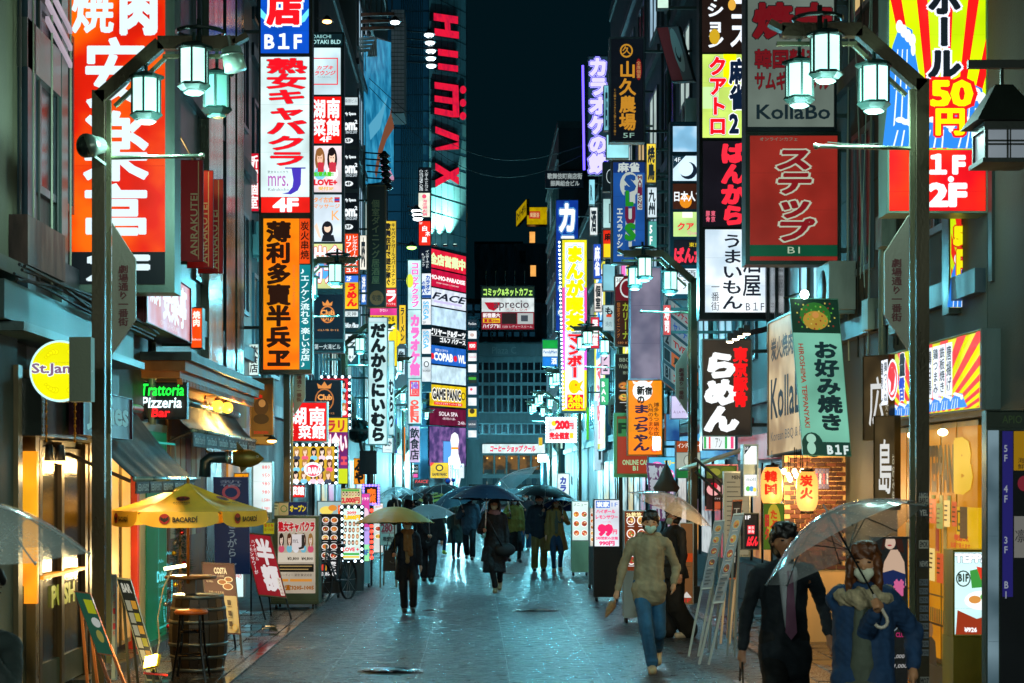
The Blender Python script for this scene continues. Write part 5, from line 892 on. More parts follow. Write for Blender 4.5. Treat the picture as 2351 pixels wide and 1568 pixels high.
sign('lightbox tower with yellow mahjong panel, dark red kana and white tavern panel', 28.6, (1605, -40, 1768, 733), [
    (1612, -38, 1716, 120, '#241814', .9, [('v', 'ーション', 1622, -30, 1662, 112, '#eef6ff', dict(bold=.04)), ('v', 'コス', 1674, -10, 1716, 112, '#eef6ff', dict(bold=.04)), ('e', 1680, 12, 9, 13, '#e0a840'), ('e', 1640, 85, 12, 18, '#c8a020')]),
    (1613, 125, 1716, 316, '#d0f070', 1., [('r', 1660, 125, 1690, 200, '#e8f400'), ('r', 1613, 200, 1650, 250, '#c0f0a0'), ('v', 'クアトロ', 1626, 130, 1668, 312, '#f01020', dict(bold=.05, o=[('#18202c', .1), ('#f0f4f8', .08)])), ('v', '麻雀2', 1674, 136, 1716, 312, '#0c1c34', dict(bold=.05, o=[('#f0f4f8', .09)]))]),
    (1614, 324, 1716, 520, '#16141c', .9, [('v', 'ばんから', 1655, 328, 1712, 518, '#ff2c40', dict(bold=.07)), ('v', '東京', 1632, 484, 1642, 510, '#e06078', dict(bold=.03)), ('v', '豚骨', 1620, 484, 1630, 510, '#e06078', dict(bold=.03))]),
    (1619, 527, 1757, 717, '#d4ecfc', 1., [('v', 'うまいもん', 1656, 536, 1706, 712, '#141c28', dict(bold=.02)), ('v', '居酒屋', 1704, 520, 1748, 682, '#141c28', dict(bold=.015)), ('v', '一番街', 1632, 648, 1652, 714, '#141c28'), ('h', 'B１F', 1712, 695, 1754, 713, '#303848')], '#f4fbff')], name='sign_tower', th=.32, fc='#1a262a', rim=5, attach='R')
sign('dark tenant directory with six lit square plates beside the white tavern sign', 33, (1538, 280, 1640, 686), [
    (1545, 290, 1640, 348, '#8cc8ec', 1., [], '#e0f4ff'), (1545, 358, 1640, 415, '#d0ecfc', 1., [('p', [(1545, 358), (1574, 358), (1545, 388)], '#18303c'), ('h', '4F', 1548, 362, 1562, 372, '#e0f0f8'), ('e', 1580, 392, 20, 20, '#101c2c'), ('e', 1574, 388, 17, 17, '#d0ecfc')]),
    (1545, 422, 1640, 480, '#3a1c10', .9, [('e', 1574, 462, 14, 16, '#e08818'), ('h', '日本人マジ', 1548, 440, 1630, 462, '#f0f6fa', dict(bold=.03))]), (1546, 487, 1640, 543, '#c8ec90', 1., [('r', 1566, 487, 1590, 500, '#f0f8e0'), ('h', 'クアトロ', 1556, 512, 1630, 528, '#e02030', dict(bold=.04)), ('h', 'Quattro', 1578, 531, 1620, 540, '#e070a0')]),
    (1547, 551, 1640, 608, '#14121a', .9, [('h', 'ばんから', 1549, 570, 1636, 602, '#f83048', dict(bold=.06)), ('h', '東京', 1582, 557, 1606, 567, '#f0d020')]), (1547, 617, 1640, 675, '#e0f0fa', 1., [('h', '居酒屋', 1552, 620, 1620, 636, '#18202c'), ('h', 'うまいもん', 1566, 642, 1638, 664, '#18202c')])], name='directory_sign', th=.25, fc='#14323c', rim=3)
sign('pale glowing frame sign high on the right facade', 36, (1508, -20, 1536, 20), [(1510, -18, 1534, 18, '#d8fce8', 1., [])], fc='#305058', rim=1, attach='R')
pl = oblique(P(1507, 100, 35.), P(1562, 45, 33.6), P(1532, 195, 35.))
pl = Plane(P(1507, 62, 34.5), (.62, -.2, .0), (0.28, 0, -1), 0, 0, .0042, .0108, .003)
sign('tilted red and white hanging sign with a bearded chef oval, upper right', 34.5, (0, 0, 100, 100), [(2, 2, 98, 98, '#6a7078', 0, [('r', 2, 2, 52, 98, '#9c3038'), ('e', 66, 44, 20, 40, '#a8b8b8'), ('e', 64, 52, 10, 14, '#20282e'), ('e', 66, 48, 8, 10, '#a8b8b8')])], pl=pl, th=.3, fc='#36424a', rim=2)
sign('black vertical farm restaurant sign with gold brush characters and 5F', 39, (1399, 85, 1481, 327), [(1403, 90, 1477, 322, '#0c121a', .75, [('e', 1438, 117, 15, 16, '#c08828'), ('e', 1438, 117, 11.5, 12, '#0c121a'), ('h', '久', 1429, 107, 1447, 125, '#c08828', dict(bold=.02)), ('v', '山久農場', 1421, 140, 1460, 300, '#c88a28', dict(bold=.03)), ('e', 1466, 160, 7, 25, '#7a1418'), ('v', '全席個室', 1461, 141, 1471, 180, '#c89a60', dict(res=1)), ('h', '5F', 1430, 306, 1456, 317, '#8fb8a8'), ('V', 'tel.03.5315.0916', 1409, 204, 1414, 312, '#806028', dict(res=1))])], th=.3, fc='#4a5a60', rim=2.5, attach='R')
sign('navy mahjong parlour sign with big letters stacked down the middle', 36.5, (1404, 368, 1484, 606), [(1408, 373, 1480, 601, '#2058a8', .72, [('r', 1408, 373, 1480, 397, '#123070'), ('h', '麻雀', 1419, 374, 1467, 395, '#c8d4d0', dict(bold=.04)), ('e', 1445, 425, 22, 30, '#b8c4bc'), ('r', 1436, 400, 1458, 590, '#b8c4bc'), ('V', 'SLUSH', 1437, 402, 1456, 592, '#1a4a90', dict(bold=.08)), ('h', 'L', 1438, 441, 1452, 471, '#208a20', dict(bold=.07)), ('h', 'U', 1437, 478, 1456, 512, '#6a1838', dict(bold=.07)), ('h', 'S', 1437, 516, 1456, 550, '#208a20', dict(bold=.07)), ('r', 1463, 402, 1474, 482, '#b8c4bc'), ('V', 'MAH-JONG', 1464.5, 404, 1472.5, 480, '#6a1838', dict(bold=.04, res=1)), ('v', 'エスラッシュ', 1415, 476, 1430, 590, '#c8d4d0', dict(bold=.04)), ('p', [(1458, 566), (1479, 571), (1476, 596), (1456, 592)], '#c0ccc8'), ('e', 1466, 576, 3, 3, '#2858a8'), ('e', 1469, 588, 3, 3, '#2858a8')])], th=.3, fc='#4a3c34', rim=2.5, attach='R')
sign('blank glowing cyan lightbox between the black farm sign and the navy mahjong sign', 41.5, (1392, 308, 1444, 364), [(1393, 310, 1443, 362, '#98e0e8', .95, [])], fc='#285058', rim=1)
for k, (y0, y1, c, it, nm) in enumerate([(372, 440, '#101c20', [('e', 1401, 405, 9, 16, '#c8dce0'), ('e', 1401, 405, 8, 14.5, '#101c20')], 'dark round emblem'), (456, 524, '#b8e8e8', [('b', 1398, 468, 1408, 512, '#182428', 2)], 'pale green'), (528, 592, '#e83018', [('r', 1386, 560, 1408, 592, '#e8d020'), ('h', '麻', 1388, 536, 1406, 552, '#101010', dict(bold=.04))], 'red and yellow mahjong'), (606, 668, '#90d8e8', [], 'blank cyan'), (700, 760, '#b8d8dc', [('h', 'も', 1390, 706, 1406, 722, '#182428', dict(bold=.04)), ('r', 1392, 722, 1404, 728, '#d04828'), ('h', '焼肉', 1390, 738, 1404, 750, '#607880')], 'grey white')]):
    sign(nm + ' floor plate stacked on the right behind the navy sign', 45, (1384, y0, 1412, y1), [(1385, y0 + 1, 1411, y1 - 1, c, .9, it)], fc='#2a4650', rim=1)
# purple neon karaoke and far right group
sign('purple white neon katakana sign on a vertical rail at the far right skyline', 58, (1350, 128, 1396, 402), [(1351, 130, 1395, 400, '#1c3440', .95, [('v', 'カラオケの鉄', 1352, 132, 1394, 398, '#d8d0ff', dict(bold=.07, o=[('#3828e8', .15), ('#d0ccff', .13), ('#2818c8', .105)]))])], fc='#2a3c50', rim=1, name='neon_sign')
q = MB(); pl_ = front(1338, 150, 57.5); q.tube([pl_.pt(1338, 150), pl_.pt(1341, 390)], .04, lit('#5848ff', 3., 0, None, True), 6); q.build('neon_tube', label='long vertical blue neon tube left of the purple katakana sign', cat='neon tube', o0=pl_.pt(1340, 390))
sign('dark blue karaoke sign with glowing white katakana', 66, (1276, 458, 1328, 760), [(1277, 460, 1327, 758, '#123a9c', .9, [('v', 'カラオケ', 1281, 464, 1324, 752, '#f0f8ff', dict(bold=.06, o=[('#58b8f0', .1), ('#123a9c', .085)]))])], fc='#203a60', rim=1, attach='R', th=.4)
sign('tall yellow manga cafe sign with rainbow border and 24h open', 60, (1286, 548, 1350, 948), [
    (1291, 551, 1347, 943, '#f0e820', 1., [('r', 1291, 660, 1347, 760, '#f050a0'), ('r', 1291, 760, 1347, 850, '#e060e0'), ('r', 1297, 557, 1341, 937, '#e8f4fc'), ('v', 'まんが喫茶', 1299, 564, 1339, 760, '#f8e800', dict(bold=.07, o=[('#2090e8', .14), ('#f0f8ff', .115)])),
      ('v', 'マンボー', 1303, 764, 1336, 868, '#f01828', dict(bold=.07, o=[('#1838a0', .13), ('#f0f8ff', .1)])), ('e', 1318, 888, 13, 16, '#f0d000'), ('p', [(1328, 880), (1340, 872), (1332, 890), (1340, 900), (1328, 896)], '#f0d000'), ('e', 1322, 884, 2.4, 2.4, '#e87010'), ('r', 1302, 906, 1339, 940, '#f01828'), ('h', '24h', 1305, 908, 1336, 922, '#f8f000', dict(bold=.05)), ('h', 'OPEN', 1304, 925, 1337, 937, '#f8f000', dict(bold=.05))])], th=.4, fc='#507888', rim=1.5, attach='R')
q = MB(); pl_ = front(1283, 560, 59.8)
for k in range(42): q.ell(pl_.pt(1284 + k * .22, 556 + k * 9.3), .035, BL, 6, 4)
q.build('bulb_row', label='vertical row of small white bulbs along the manga cafe sign', cat='light string', kind='stuff')
pl = oblique((RX - .15, 68, 9.6), (RX - .15, 62, 9.6), (RX - .15, 68, 3))
sign('side panel of the manga cafe in yellow and blue seen at a slant', 63, (0, 0, 100, 100), [(2, 1, 98, 99, '#e8e020', .95, [('r', 20, 4, 80, 96, '#e8f4fc'), ('v', 'まんが', 22, 6, 78, 50, '#2090e8', dict(bold=.08)), ('v', 'マンボー', 26, 52, 74, 94, '#e81828', dict(bold=.08))])], pl=pl, th=.2, fc='#507888', rim=1)
pl = oblique((RX - .1, 56, 9.2), (RX - .1, 49, 9.2), (RX - .1, 56, 2.6))
sign('tall slanted manga cafe wall sign with a yellow bird behind the green frame', 49, (0, 0, 100, 100), [(2, 1, 98, 99, '#dff0f8', .95, [('r', 2, 1, 22, 99, '#e858b8'), ('r', 2, 30, 22, 99, '#e8e020'), ('v', 'んが', 30, 2, 92, 36, '#f8e800', dict(bold=.08, o=[('#2070d8', .14)])), ('e', 62, 54, 22, 12, '#f0e000'), ('p', [(40, 50), (22, 54), (40, 58)], '#f0e000'), ('e', 56, 50, 4, 2, '#208040'), ('v', 'マン', 32, 74, 92, 97, '#e81828', dict(bold=.07))])], pl=pl, th=.2, fc='#507888', rim=1)
sign('green white and blue convenience store sign at the far end', 84, (1245, 779, 1281, 842), [(1246, 781, 1280, 800, '#18a040', 1., []), (1246, 801, 1280, 818, '#e8f8fa', 1., [('h', 'FamilyMart', 1248, 805, 1279, 813, '#1868b0', dict(bold=.02, res=1))]), (1246, 819, 1280, 841, '#2080e0', 1., [('h', '酒', 1266, 822, 1278, 836, '#f0f8ff', dict(bold=.03))])], fc='#508088', rim=.6)
bulbsign('white and red 200 yen private room sign framed with bulbs', 57, (1253, 958, 1324, 1016), '#eef2f8', [('e', 1272, 972, 6, 6, '#f0d020'), ('h', '200', 1276, 967, 1306, 984, '#e81830', dict(bold=.08)), ('h', '円', 1306, 972, 1316, 984, '#e81830', dict(bold=.05)), ('h', '30分', 1262, 984, 1276, 990, '#404040', dict(res=1)), ('h', '完全個室', 1262, 993, 1306, 1008, '#e81830', dict(bold=.06)), ('r', 1308, 994, 1316, 1006, '#f0d020')], st=6, m=5)
sign('white rounded hanging sign with two blue katakana near the far umbrellas', 60, (1278, 1086, 1308, 1150), [(1280, 1088, 1306, 1148, '#e0f6f6', 1., [('v', 'カラ', 1285, 1094, 1301, 1130, '#1838a0', dict(bold=.06))])], fc='#90b0b0', rim=1, th=.3)
sign('comic and internet cafe billboard standing on a dark roof', 143, (1103, 655, 1229, 760), [
    (1106, 658, 1226, 683, '#1c3028', .9, [('h', 'コミック&ネットカフェ', 1110, 662, 1222, 679, '#b8f070', dict(bold=.04, res=1))]), (1106, 684, 1226, 716, '#dce8e8', .9, [('p', [(1112, 694), (1148, 694), (1144, 706), (1134, 714), (1122, 710)], '#a81428'), ('h', 'aprecio', 1134, 690, 1214, 713, '#504048', dict(bold=.01)), ('h', 'アプレシオ', 1160, 708, 1212, 714, '#a81428', dict(res=1))]),
    (1106, 717, 1226, 756, '#902838', .9, [('h', '新宿最大', 1109, 719, 1148, 729, '#f0e8e8', dict(bold=.04, res=1)), ('r', 1109, 731, 1148, 741, '#e8c020'), ('h', '直進30m', 1111, 732, 1146, 740, '#a81428', dict(bold=.04, res=1)), ('h', 'ハイジアB1', 1109, 744, 1148, 753, '#f0e8e8', dict(bold=.03, res=1)), ('r', 1152, 719, 1186, 744, '#282020'), ('r', 1188, 719, 1224, 744, '#a8b0b0'), ('r', 1196, 724, 1212, 738, '#404850'), ('h', '12台 レディースルーム', 1154, 747, 1222, 753, '#e0c8c8', dict(res=1))])], name='billboard', cat='billboard', th=.8, fc='#303c40', rim=2)
t = thing('billboard_support', 'steel struts under the comic cafe billboard on the roof', 'support frame', P(1165, 785, 144))
for x in (1130, 1165, 1200): q = MB(); a = P(x, 760, 143.4); q.beam(a, (a.x, a.y + 2.2, gz(785) - .1), .15, .15, mat('#4a5a5c', .5, .5)); q.beam(a, (a.x, a.y, gz(785) - .1), .15, .15, mat('#4a5a5c', .5, .5)); q.build('strut', t)
for x in range(1116, 1226, 22): q = MB(); a = P(x, 657, 142.4); q.tube([a, a + Vector((0, -.2, .9)), a + Vector((0, -1., 1.1))], .04, mat('#4a5a5c', .5, .5), 5); q.build('lamp_hook', t)
Yt = 197
sign('yellow box sign with a red hot spring plate on the far hotel roof', Yt, (1209, 475, 1262, 516), [(1210, 476, 1261, 515, '#c8a800', .7, [('r', 1215, 485, 1240, 502, '#c02820'), ('h', '炭酸浴', 1217, 488, 1238, 499, '#e8c890', dict(bold=.02, res=1))])], fc='#806810', rim=.5, th=1.5)
pl = Plane(P(1185.5, 485, 206), (P(1209, 0, 197) - P(1185.5, 0, 206)).xy.to_3d(), (0, 0, -1), 0, 0, .0915, .0175, .01)
sign('slanting yellow side of the hotel roof sign with dark kana', 201, (0, 0, 100, 100), [(0, 0, 100, 100, '#c8a800', .6, [('h', 'スーパーホテル', 8, 22, 92, 70, '#201c0c', dict(bold=.06, res=1))])], pl=pl, th=.3, fc='#806810', rim=.5)
sign('small dark rooftop name sign with two rows of white characters', 95.6, (1252, 392, 1340, 432), [(1253, 393, 1339, 431, '#12202c', .3, [('h', '歌舞伎町商店街', 1257, 398, 1336, 411, '#e8fafa', dict(bold=.03)), ('h', '振興組合ビル', 1264, 415, 1330, 427, '#e8fafa', dict(bold=.03))])], fc='#1c2c38', rim=.5)
# mid right group
sign('green framed online casino sign with red panel under a green floodlight', 37.5, (1409, 948, 1516, 1096), [(1416, 956, 1509, 1088, '#86502e', .7, [('r', 1418, 962, 1509, 1002, '#3a8048'), ('h', 'FS', 1421, 972, 1455, 994, '#183820', dict(bold=.05)), ('r', 1418, 1003, 1509, 1086, '#a03c28'), ('h', 'ONLINE CASINO', 1429, 1056, 1506, 1067, '#a8d8a0', dict(bold=.03)), ('h', 'B1', 1453, 1070, 1464, 1080, '#a8d8a0', dict(bold=.03))])], fc='#7ac070', rim=7, metal=.1)
sign('brown wine bar sign with a circle emblem and green kana', 38.5, (1411, 633, 1450, 795), [(1413, 636, 1448, 690, '#6a1420', .9, [('p', [(1413, 636), (1432, 636), (1413, 660)], '#e0ecec'), ('h', '3F', 1415, 639, 1427, 648, '#182428'), ('e', 1440, 662, 17, 22, '#c8d0d0'), ('e', 1440, 662, 14, 18, '#6a1420')]), (1413, 691, 1448, 792, '#3a1c10', .8, [('v', 'カリーナ', 1428, 694, 1444, 780, '#90a030', dict(bold=.03)), ('v', '個室ダイニング', 1416, 694, 1424, 776, '#b07030', dict(res=1)), ('h', '080 87', 1418, 784, 1444, 790, '#b07848', dict(res=1))])], fc='#5a3c28', rim=1.5)
sign('dark barbecue menu sign with latin lettering left of the lavender box', 37.8, (1412, 812, 1452, 948), [(1414, 815, 1450, 945, '#1c1a14', .85, [('h', 'BBQ', 1422, 822, 1446, 832, '#90a088'), ('h', 'Walker', 1420, 836, 1449, 846, '#90a088'), ('h', '新宿', 1430, 852, 1446, 860, '#90a088')] + food(1416, 872, 1448, 926, 1, 2, 8, '#5a4020') + [('h', '2', 1434, 930, 1446, 942, '#a8a890')])], fc='#3a3020', rim=1.5)
sign('plain unlit lavender lightbox standing above the orange motsunabe sign', 36.2, (1445, 612, 1519, 872), [(1448, 615, 1516, 869, '#8c86a4', .5, [], '#a8a0b8')], th=.28, fc='#8090a0', rim=2, attach='R')  # box is switched off; its panel colour is given a glow
sign('orange hotpot restaurant sign with dark brush kana on the right', 36.4, (1441, 872, 1521, 1046), [(1443, 874, 1519, 1043, '#ff9a10', 1., [('e', 1475, 897, 23, 24, '#f4f6f6'), ('p', [(1455, 882), (1451, 874), (1463, 878)], '#f4f6f6'), ('p', [(1494, 882), (1499, 874), (1488, 878)], '#f4f6f6'), ('v', '新の', 1462, 886, 1480, 928, '#181410', dict(bold=.05)), ('h', '宿', 1481, 889, 1496, 906, '#181410', dict(bold=.05)), ('v', 'まっちゃん', 1452, 928, 1492, 1036, '#2a1c3a', dict(bold=.045)), ('v', '九州のうまかもん', 1487, 926, 1500, 1010, '#5a2c10', dict(bold=.02)), ('v', '博多もつ鍋水炊き', 1500, 924, 1513, 1012, '#5a2c10', dict(bold=.02)), ('e', 1502, 1030, 10, 9, '#e85818')], '#ff7a18')], th=.28, fc='#b86a1c', rim=2, attach='R')
pl = Plane(P(1521, 668, 33.6), (.78, 0, -.62), (0, 0, -1), 0, 0, .0085, .0165, .003)
it = []
for k, (f_, s_, c, cc) in enumerate([('4', 'センチュリー', '#8fa0a0', '#a02838'), ('3', 'センチュリ', '#7f98a8', '#2858a8'), ('2', 'TV麻雀', '#8fa8a8', '#a83030'), ('1', '鳥貴亭', '#c86830', '#203828'), ('B1', 'カフェ', '#8c9c98', '#b83028')]):
    y = 3 + k * 19; it += [('r', 3, y, 97, y + 15, '#6f8890'), ('r', 24, y, 97, y + 15, c), ('h', f_, 8, y + 2, 20 if len(f_) > 1 else 16, y + 13, '#14242a', dict(bold=.05)), ('h', s_, 30, y + 3, 90, y + 12, cc, dict(bold=.04))]
sign('diagonally striped floor guide numbered 4 3 2 1 B1 behind the right post', 33.6, (0, 0, 100, 100), [(1, 1, 99, 99, '#28505c', .5, it)], pl=pl, th=.2, fc='#3a5c68', rim=1, name='directory_sign')
sign('grey brown ramen sign with white brush kana lit by four lamps', 27.2, (1611, 778, 1726, 1002), [(1614, 781, 1723, 999, '#3f362c', .95, [('v', 'らめん', 1616, 808, 1694, 992, '#f4f8fa', dict(bold=.08)), ('v', '東京豚骨', 1683, 797, 1716, 934, '#f01418', dict(bold=.06))], '#221e1a')], th=.25, fc='#5c7478', rim=2.5, attach='R')
for k in range(4):
    c = P(1676 + k * 12.5, 784 - k * 6, 26.6 - k * .05); t = thing('sign_lamp', ['leftmost', 'second from left', 'third from left', 'rightmost'][k] + ' warm strip lamp over the ramen sign', 'lamp', c, 'four warm lamps over the ramen sign')
    q = MB(); q.tube([c + Vector((0, 0, .03)), c + Vector((.55, .1, .16))], .012, mat('#14181a', .5), 5); q.build('arm', t); q = MB(); q.box(c + Vector((-.045, -.06, .0)), c + Vector((.045, .06, .12)), mat('#14181a', .5)); q.build('lamp_head', t); q = MB(); q.ell(c - Vector((0, 0, .005)), (.055, .055, .022), lit('#ffe8c0', 9, 0, None, True), 8, 5); q.build('bulb', t)
sign('green white and red bordered small sign under the ramen sign', 27.4, (1611, 1000, 1690, 1034), [(1614, 1002, 1687, 1031, '#eef8fa', 1., [('r', 1616, 1003, 1621, 1030, '#20a048'), ('r', 1627, 1003, 1631, 1030, '#e04858'), ('r', 1664, 1003, 1669, 1030, '#20a048'), ('r', 1677, 1003, 1684, 1030, '#e04878'), ('h', 'アン', 1642, 1006, 1656, 1028, '#303c48')])], fc='#203038', rim=2)
pl = oblique((4.12, 25.6, 4.24), (4.3, 23.4, 4.32), (4.12, 25.6, 2.35))
sign('cream side lit korean barbecue sign turned towards the street', 24, (0, 0, 100, 100), [(2, 1, 98, 99, '#c8a87e', .72, [('h', '炭火焼肉 韓国', 8, 14, 94, 30, '#303c44', dict(bold=.03)), ('h', 'KollaBo', 8, 44, 96, 72, '#20343e', dict(bold=.02)), ('h', 'Korean BBQ & Rest', 8, 82, 96, 90, '#4a5458')], '#e8cfa0')], pl=pl, th=.25, fc='#8a8272', rim=1.5)
pl = Plane(P(1812, 684, 20.8), (1, 0, -.02), (.085, 0, -1), 0, 0, .0055, .018, .002)
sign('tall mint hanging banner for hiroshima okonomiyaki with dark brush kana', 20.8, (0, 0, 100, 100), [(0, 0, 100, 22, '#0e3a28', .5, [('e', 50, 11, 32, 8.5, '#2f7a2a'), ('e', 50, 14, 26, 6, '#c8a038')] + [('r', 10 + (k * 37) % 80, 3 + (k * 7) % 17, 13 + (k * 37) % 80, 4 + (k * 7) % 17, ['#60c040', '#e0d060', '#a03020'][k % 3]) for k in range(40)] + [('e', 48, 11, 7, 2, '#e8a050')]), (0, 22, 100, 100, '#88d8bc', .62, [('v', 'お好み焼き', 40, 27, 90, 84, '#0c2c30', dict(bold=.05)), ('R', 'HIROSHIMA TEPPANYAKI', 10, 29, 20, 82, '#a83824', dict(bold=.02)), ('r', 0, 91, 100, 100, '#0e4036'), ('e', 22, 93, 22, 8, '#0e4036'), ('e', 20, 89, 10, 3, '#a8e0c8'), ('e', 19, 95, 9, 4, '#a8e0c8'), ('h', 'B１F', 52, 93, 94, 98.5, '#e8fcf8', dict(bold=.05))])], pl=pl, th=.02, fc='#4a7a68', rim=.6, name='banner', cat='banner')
q = MB(); c = P(1847, 676, 20.6)
t = thing('spotlight', 'dazzling green white spotlight above the mint banner', 'spotlight', c); q.ell(c, (.05, .05, .05), lit('#c8ffe8', 25, 0, None, True), 8, 6); q.build('bulb', t); q = MB(); q.tube([c + Vector((-.02, .05, .03)), P(1800, 684, 20.8)], .012, mat('#1c2c2c', .5), 5); q.build('arm', t)
for (fr, Y, s_, l) in (((1985, 818, 2030, 1012), 19.4, '広', 'upper slanted brown sign with one white brush character'), ((2010, 955, 2046, 1170), 18.8, '島', 'lower slanted brown sign with one white brush character')):
    x0, y0, x1, y1 = fr; w = (x1 - x0) * Y / FO; pl = Plane(P(x0, y0, Y), (w, -w * 1.5, 0), (.0, 0, -1), 0, 0, w * 1.8 / 100, (y1 - y0) * Y / FO / 100, .002)
    sign(l, Y, (0, 0, 100, 100), [(1, 1, 99, 99, '#3a3020', .55, [('h', s_, 22, 26, 80, 82, '#f8fafa', dict(bold=.015)), ('v', 'お好み焼', 84, 40, 96, 92, '#d8d0b8')], '#6a5838')], pl=pl, th=.06, fc='#3a3424', rim=1)
pl = front(2263, 985, 14.45)
sign('dark floor guide with purple strip reading 5F 4F 3F B1 at the right edge', 14.45, (2262, 942, 2480, 1700), [(2266, 946, 2470, 982, '#14301c', 0, [('h', 'APIO', 2300, 954, 2345, 972, '#4a6a30')]), (2296, 988, 2470, 1700, '#12181a', .4, [('r', 2300, 990, 2324, 1370, '#2c2880'), ('r', 2326, 990, 2470, 1080, '#b88a10'), ('v', '5F', 2303, 1018, 2321, 1062, '#b0b8c8', dict(bold=.02)), ('v', '4F', 2303, 1110, 2321, 1156, '#b0b8c8', dict(bold=.02)), ('v', '3F', 2303, 1228, 2321, 1272, '#b0b8c8', dict(bold=.02)), ('v', 'B1', 2303, 1330, 2321, 1376, '#b0b8c8', dict(bold=.02)), ('e', 2350, 1110, 16, 18, '#902838'), ('r', 2326, 1185, 2470, 1280, '#8a8a84'), ('h', '凛', 2328, 1215, 2352, 1245, '#1a1a20'), ('v', '海鮮', 2334, 1050, 2350, 1078, '#1a1a20')]), (2268, 988, 2292, 1700, '#5a7884', .5, [], '#8aa8b4')], fc='#3c4c44', rim=2, th=.1, name='directory_sign')  # grey-blue side strip: chrome reflections put in as a glow
# japanese style hanging lantern at the right edge
c = P(2300, 250, 13.4); t = thing('hanging_lantern', 'dark pagoda roofed hanging lantern with paper panes at the upper right edge', 'lantern', P(2300, 380, 13.4)); k = 13.4 / FO; dk = mat('#1c2620', .5, .3, .3)
q = MB(); z = c.z + (250 - 198) * k; x = c.x; y = c.y; a = 76 * k; b = 20 * k
q.hexa([(x - a, y - a, c.z - 38 * k), (x + a, y - a, c.z - 38 * k), (x + a, y + a, c.z - 38 * k), (x - a, y + a, c.z - 38 * k), (x - b, y - b, z), (x + b, y - b, z), (x + b, y + b, z), (x - b, y + b, z)], dk); q.box((x - a * .72, y - a * .72, c.z - 56 * k), (x + a * .72, y + a * .72, c.z - 38.5 * k), dk); q.build('roof', t)
q = MB(); w = 50 * k; q.box((x - w * 1.2, y - w * 1.2, c.z - 132 * k), (x + w * 1.2, y + w * 1.2, c.z - 122 * k), dk)
for sx in (-1, 1):
    for sy in (-1, 1): q.box((x + sx * w - .012, y + sy * w - .012, c.z - 122 * k), (x + sx * w + .012, y + sy * w + .012, c.z - 56 * k), dk)
q.box((x - w, y - w - .008, c.z - 92 * k), (x + w, y - w + .004, c.z - 88 * k), dk); q.box((x - .01, y - w - .008, c.z - 122 * k), (x + .002, y - w + .004, c.z - 56 * k), dk); q.box((x + .012, y - w - .008, c.z - 122 * k), (x + .02, y - w + .004, c.z - 56 * k), dk); q.box((x - w, y - w - .008, c.z - 84 * k), (x + w, y - w + .004, c.z - 80 * k), dk); q.build('frame', t)
q = MB(); q.box((x - w + .006, y - w + .006, c.z - 121 * k), (x + w - .006, y + w - .006, c.z - 57 * k), lit('#8c98a0', .55, .2)); q.build('paper_pane', t); q = MB(); q.tube([(x, y, z), (x, y, z + 55 * k)], .014, dk, 6); q.beam((x - .25, y, z + 50 * k), (x + .9, y, z + 50 * k), .05, .06, dk); q.build('hanger', t)
# upper right window with wooden interior
for k_ in range(3):
    q = MB(); y0 = [398, 490, 600][k_]; y1 = [478, 590, 640][k_]; pl = front(2278, y0, 16.25); 
    t = thing('framed_window', ['upper', 'middle', 'lower'][k_] + ' black framed window with warm light at the right edge', 'window', pl.pt(2330, y1)); pl.box(q, 2277, y0 - 6, 2420, y0, -.05, .06, mat('#202824', .4, .4)); pl.box(q, 2277, y1, 2420, y1 + 6, -.05, .06, mat('#202824', .4, .4)); pl.box(q, 2272, y0 - 6, 2279, y1 + 6, -.05, .07, mat('#202824', .4, .4)); q.build('frame', t)
    q = MB(); pl.box(q, 2279, y0, 2420, y1, -.02, .0, lit(['#8a5a24', '#a06a28', '#3a5048'][k_], .7, .5, '#5a3a18', True)); f = q.build('pane', t)
    if k_ < 2: q = MB(); q.ell(pl.pt(2322, y0 + 36, .03), (.06, .03, .08), lit('#ffd060', 2.5, 0, None, True), 10, 8); q.build('lamp_globe', f)
sign('slanting yellow beer sign with 50 yen in the first floor window', 17.4, (2176, 492, 2266, 720), [(2182, 497, 2260, 706, '#c8e810', .85, rays(2182, 497, 2260, 706, 2225, 720, 16, '#e02818', 200, 340) + waves(2182, 2260, 590, 116, 2, 6) + [('h', '50', 2188, 526, 2228, 562, '#f0e810', dict(bold=.1, o=[('#d02018', .16)])), ('h', '円', 2194, 580, 2226, 640, '#f0e810', dict(bold=.08, o=[('#d02018', .13)])), ('v', 'ホール', 2232, 500, 2256, 600, '#101820', dict(bold=.06, o=[('#e8f0ff', .12)]))])], fc='#303830', rim=2)
PL = [(1352, 412, 1366, 470, 57, '#8fd8e8', 'R'), (1354, 476, 1372, 540, 56, '#e8f4f4', '酒'), (1386, 196, 1398, 300, 47, '#70b8c8', '店'), (1362, 560, 1380, 640, 55, '#2858c8', '麻雀'), (1364, 650, 1382, 716, 54.5, '#f0e8e0', '個室'), (1356, 728, 1376, 800, 58.5, '#d83048', '居酒屋'), (1484, 330, 1506, 420, 36, '#f0d040', '焼鳥'), (1486, 430, 1508, 500, 35.8, '#d8ecf4', '九州'), (1488, 508, 1508, 570, 35.6, '#50a8a0', '5F'), (1522, 700, 1540, 770, 32.8, '#e04038', '寿司'), (1380, 778, 1400, 860, 50, '#e8c8e0', 'カフェ'), (1378, 868, 1398, 930, 49.6, '#40b878', 'BAR'),
      (868, 560, 882, 640, 58, '#e8f0e8', '薬局'), (870, 860, 886, 920, 53.5, '#e86898', '姫'), (916, 700, 932, 790, 74, '#f0c838', 'ラーメン'), (914, 800, 930, 860, 75, '#c8e8f4', '珈琲'), (826, 540, 842, 620, 48.6, '#f4f0e0', '肉'), (828, 630, 842, 700, 48.8, '#3070c0', '洋服')]
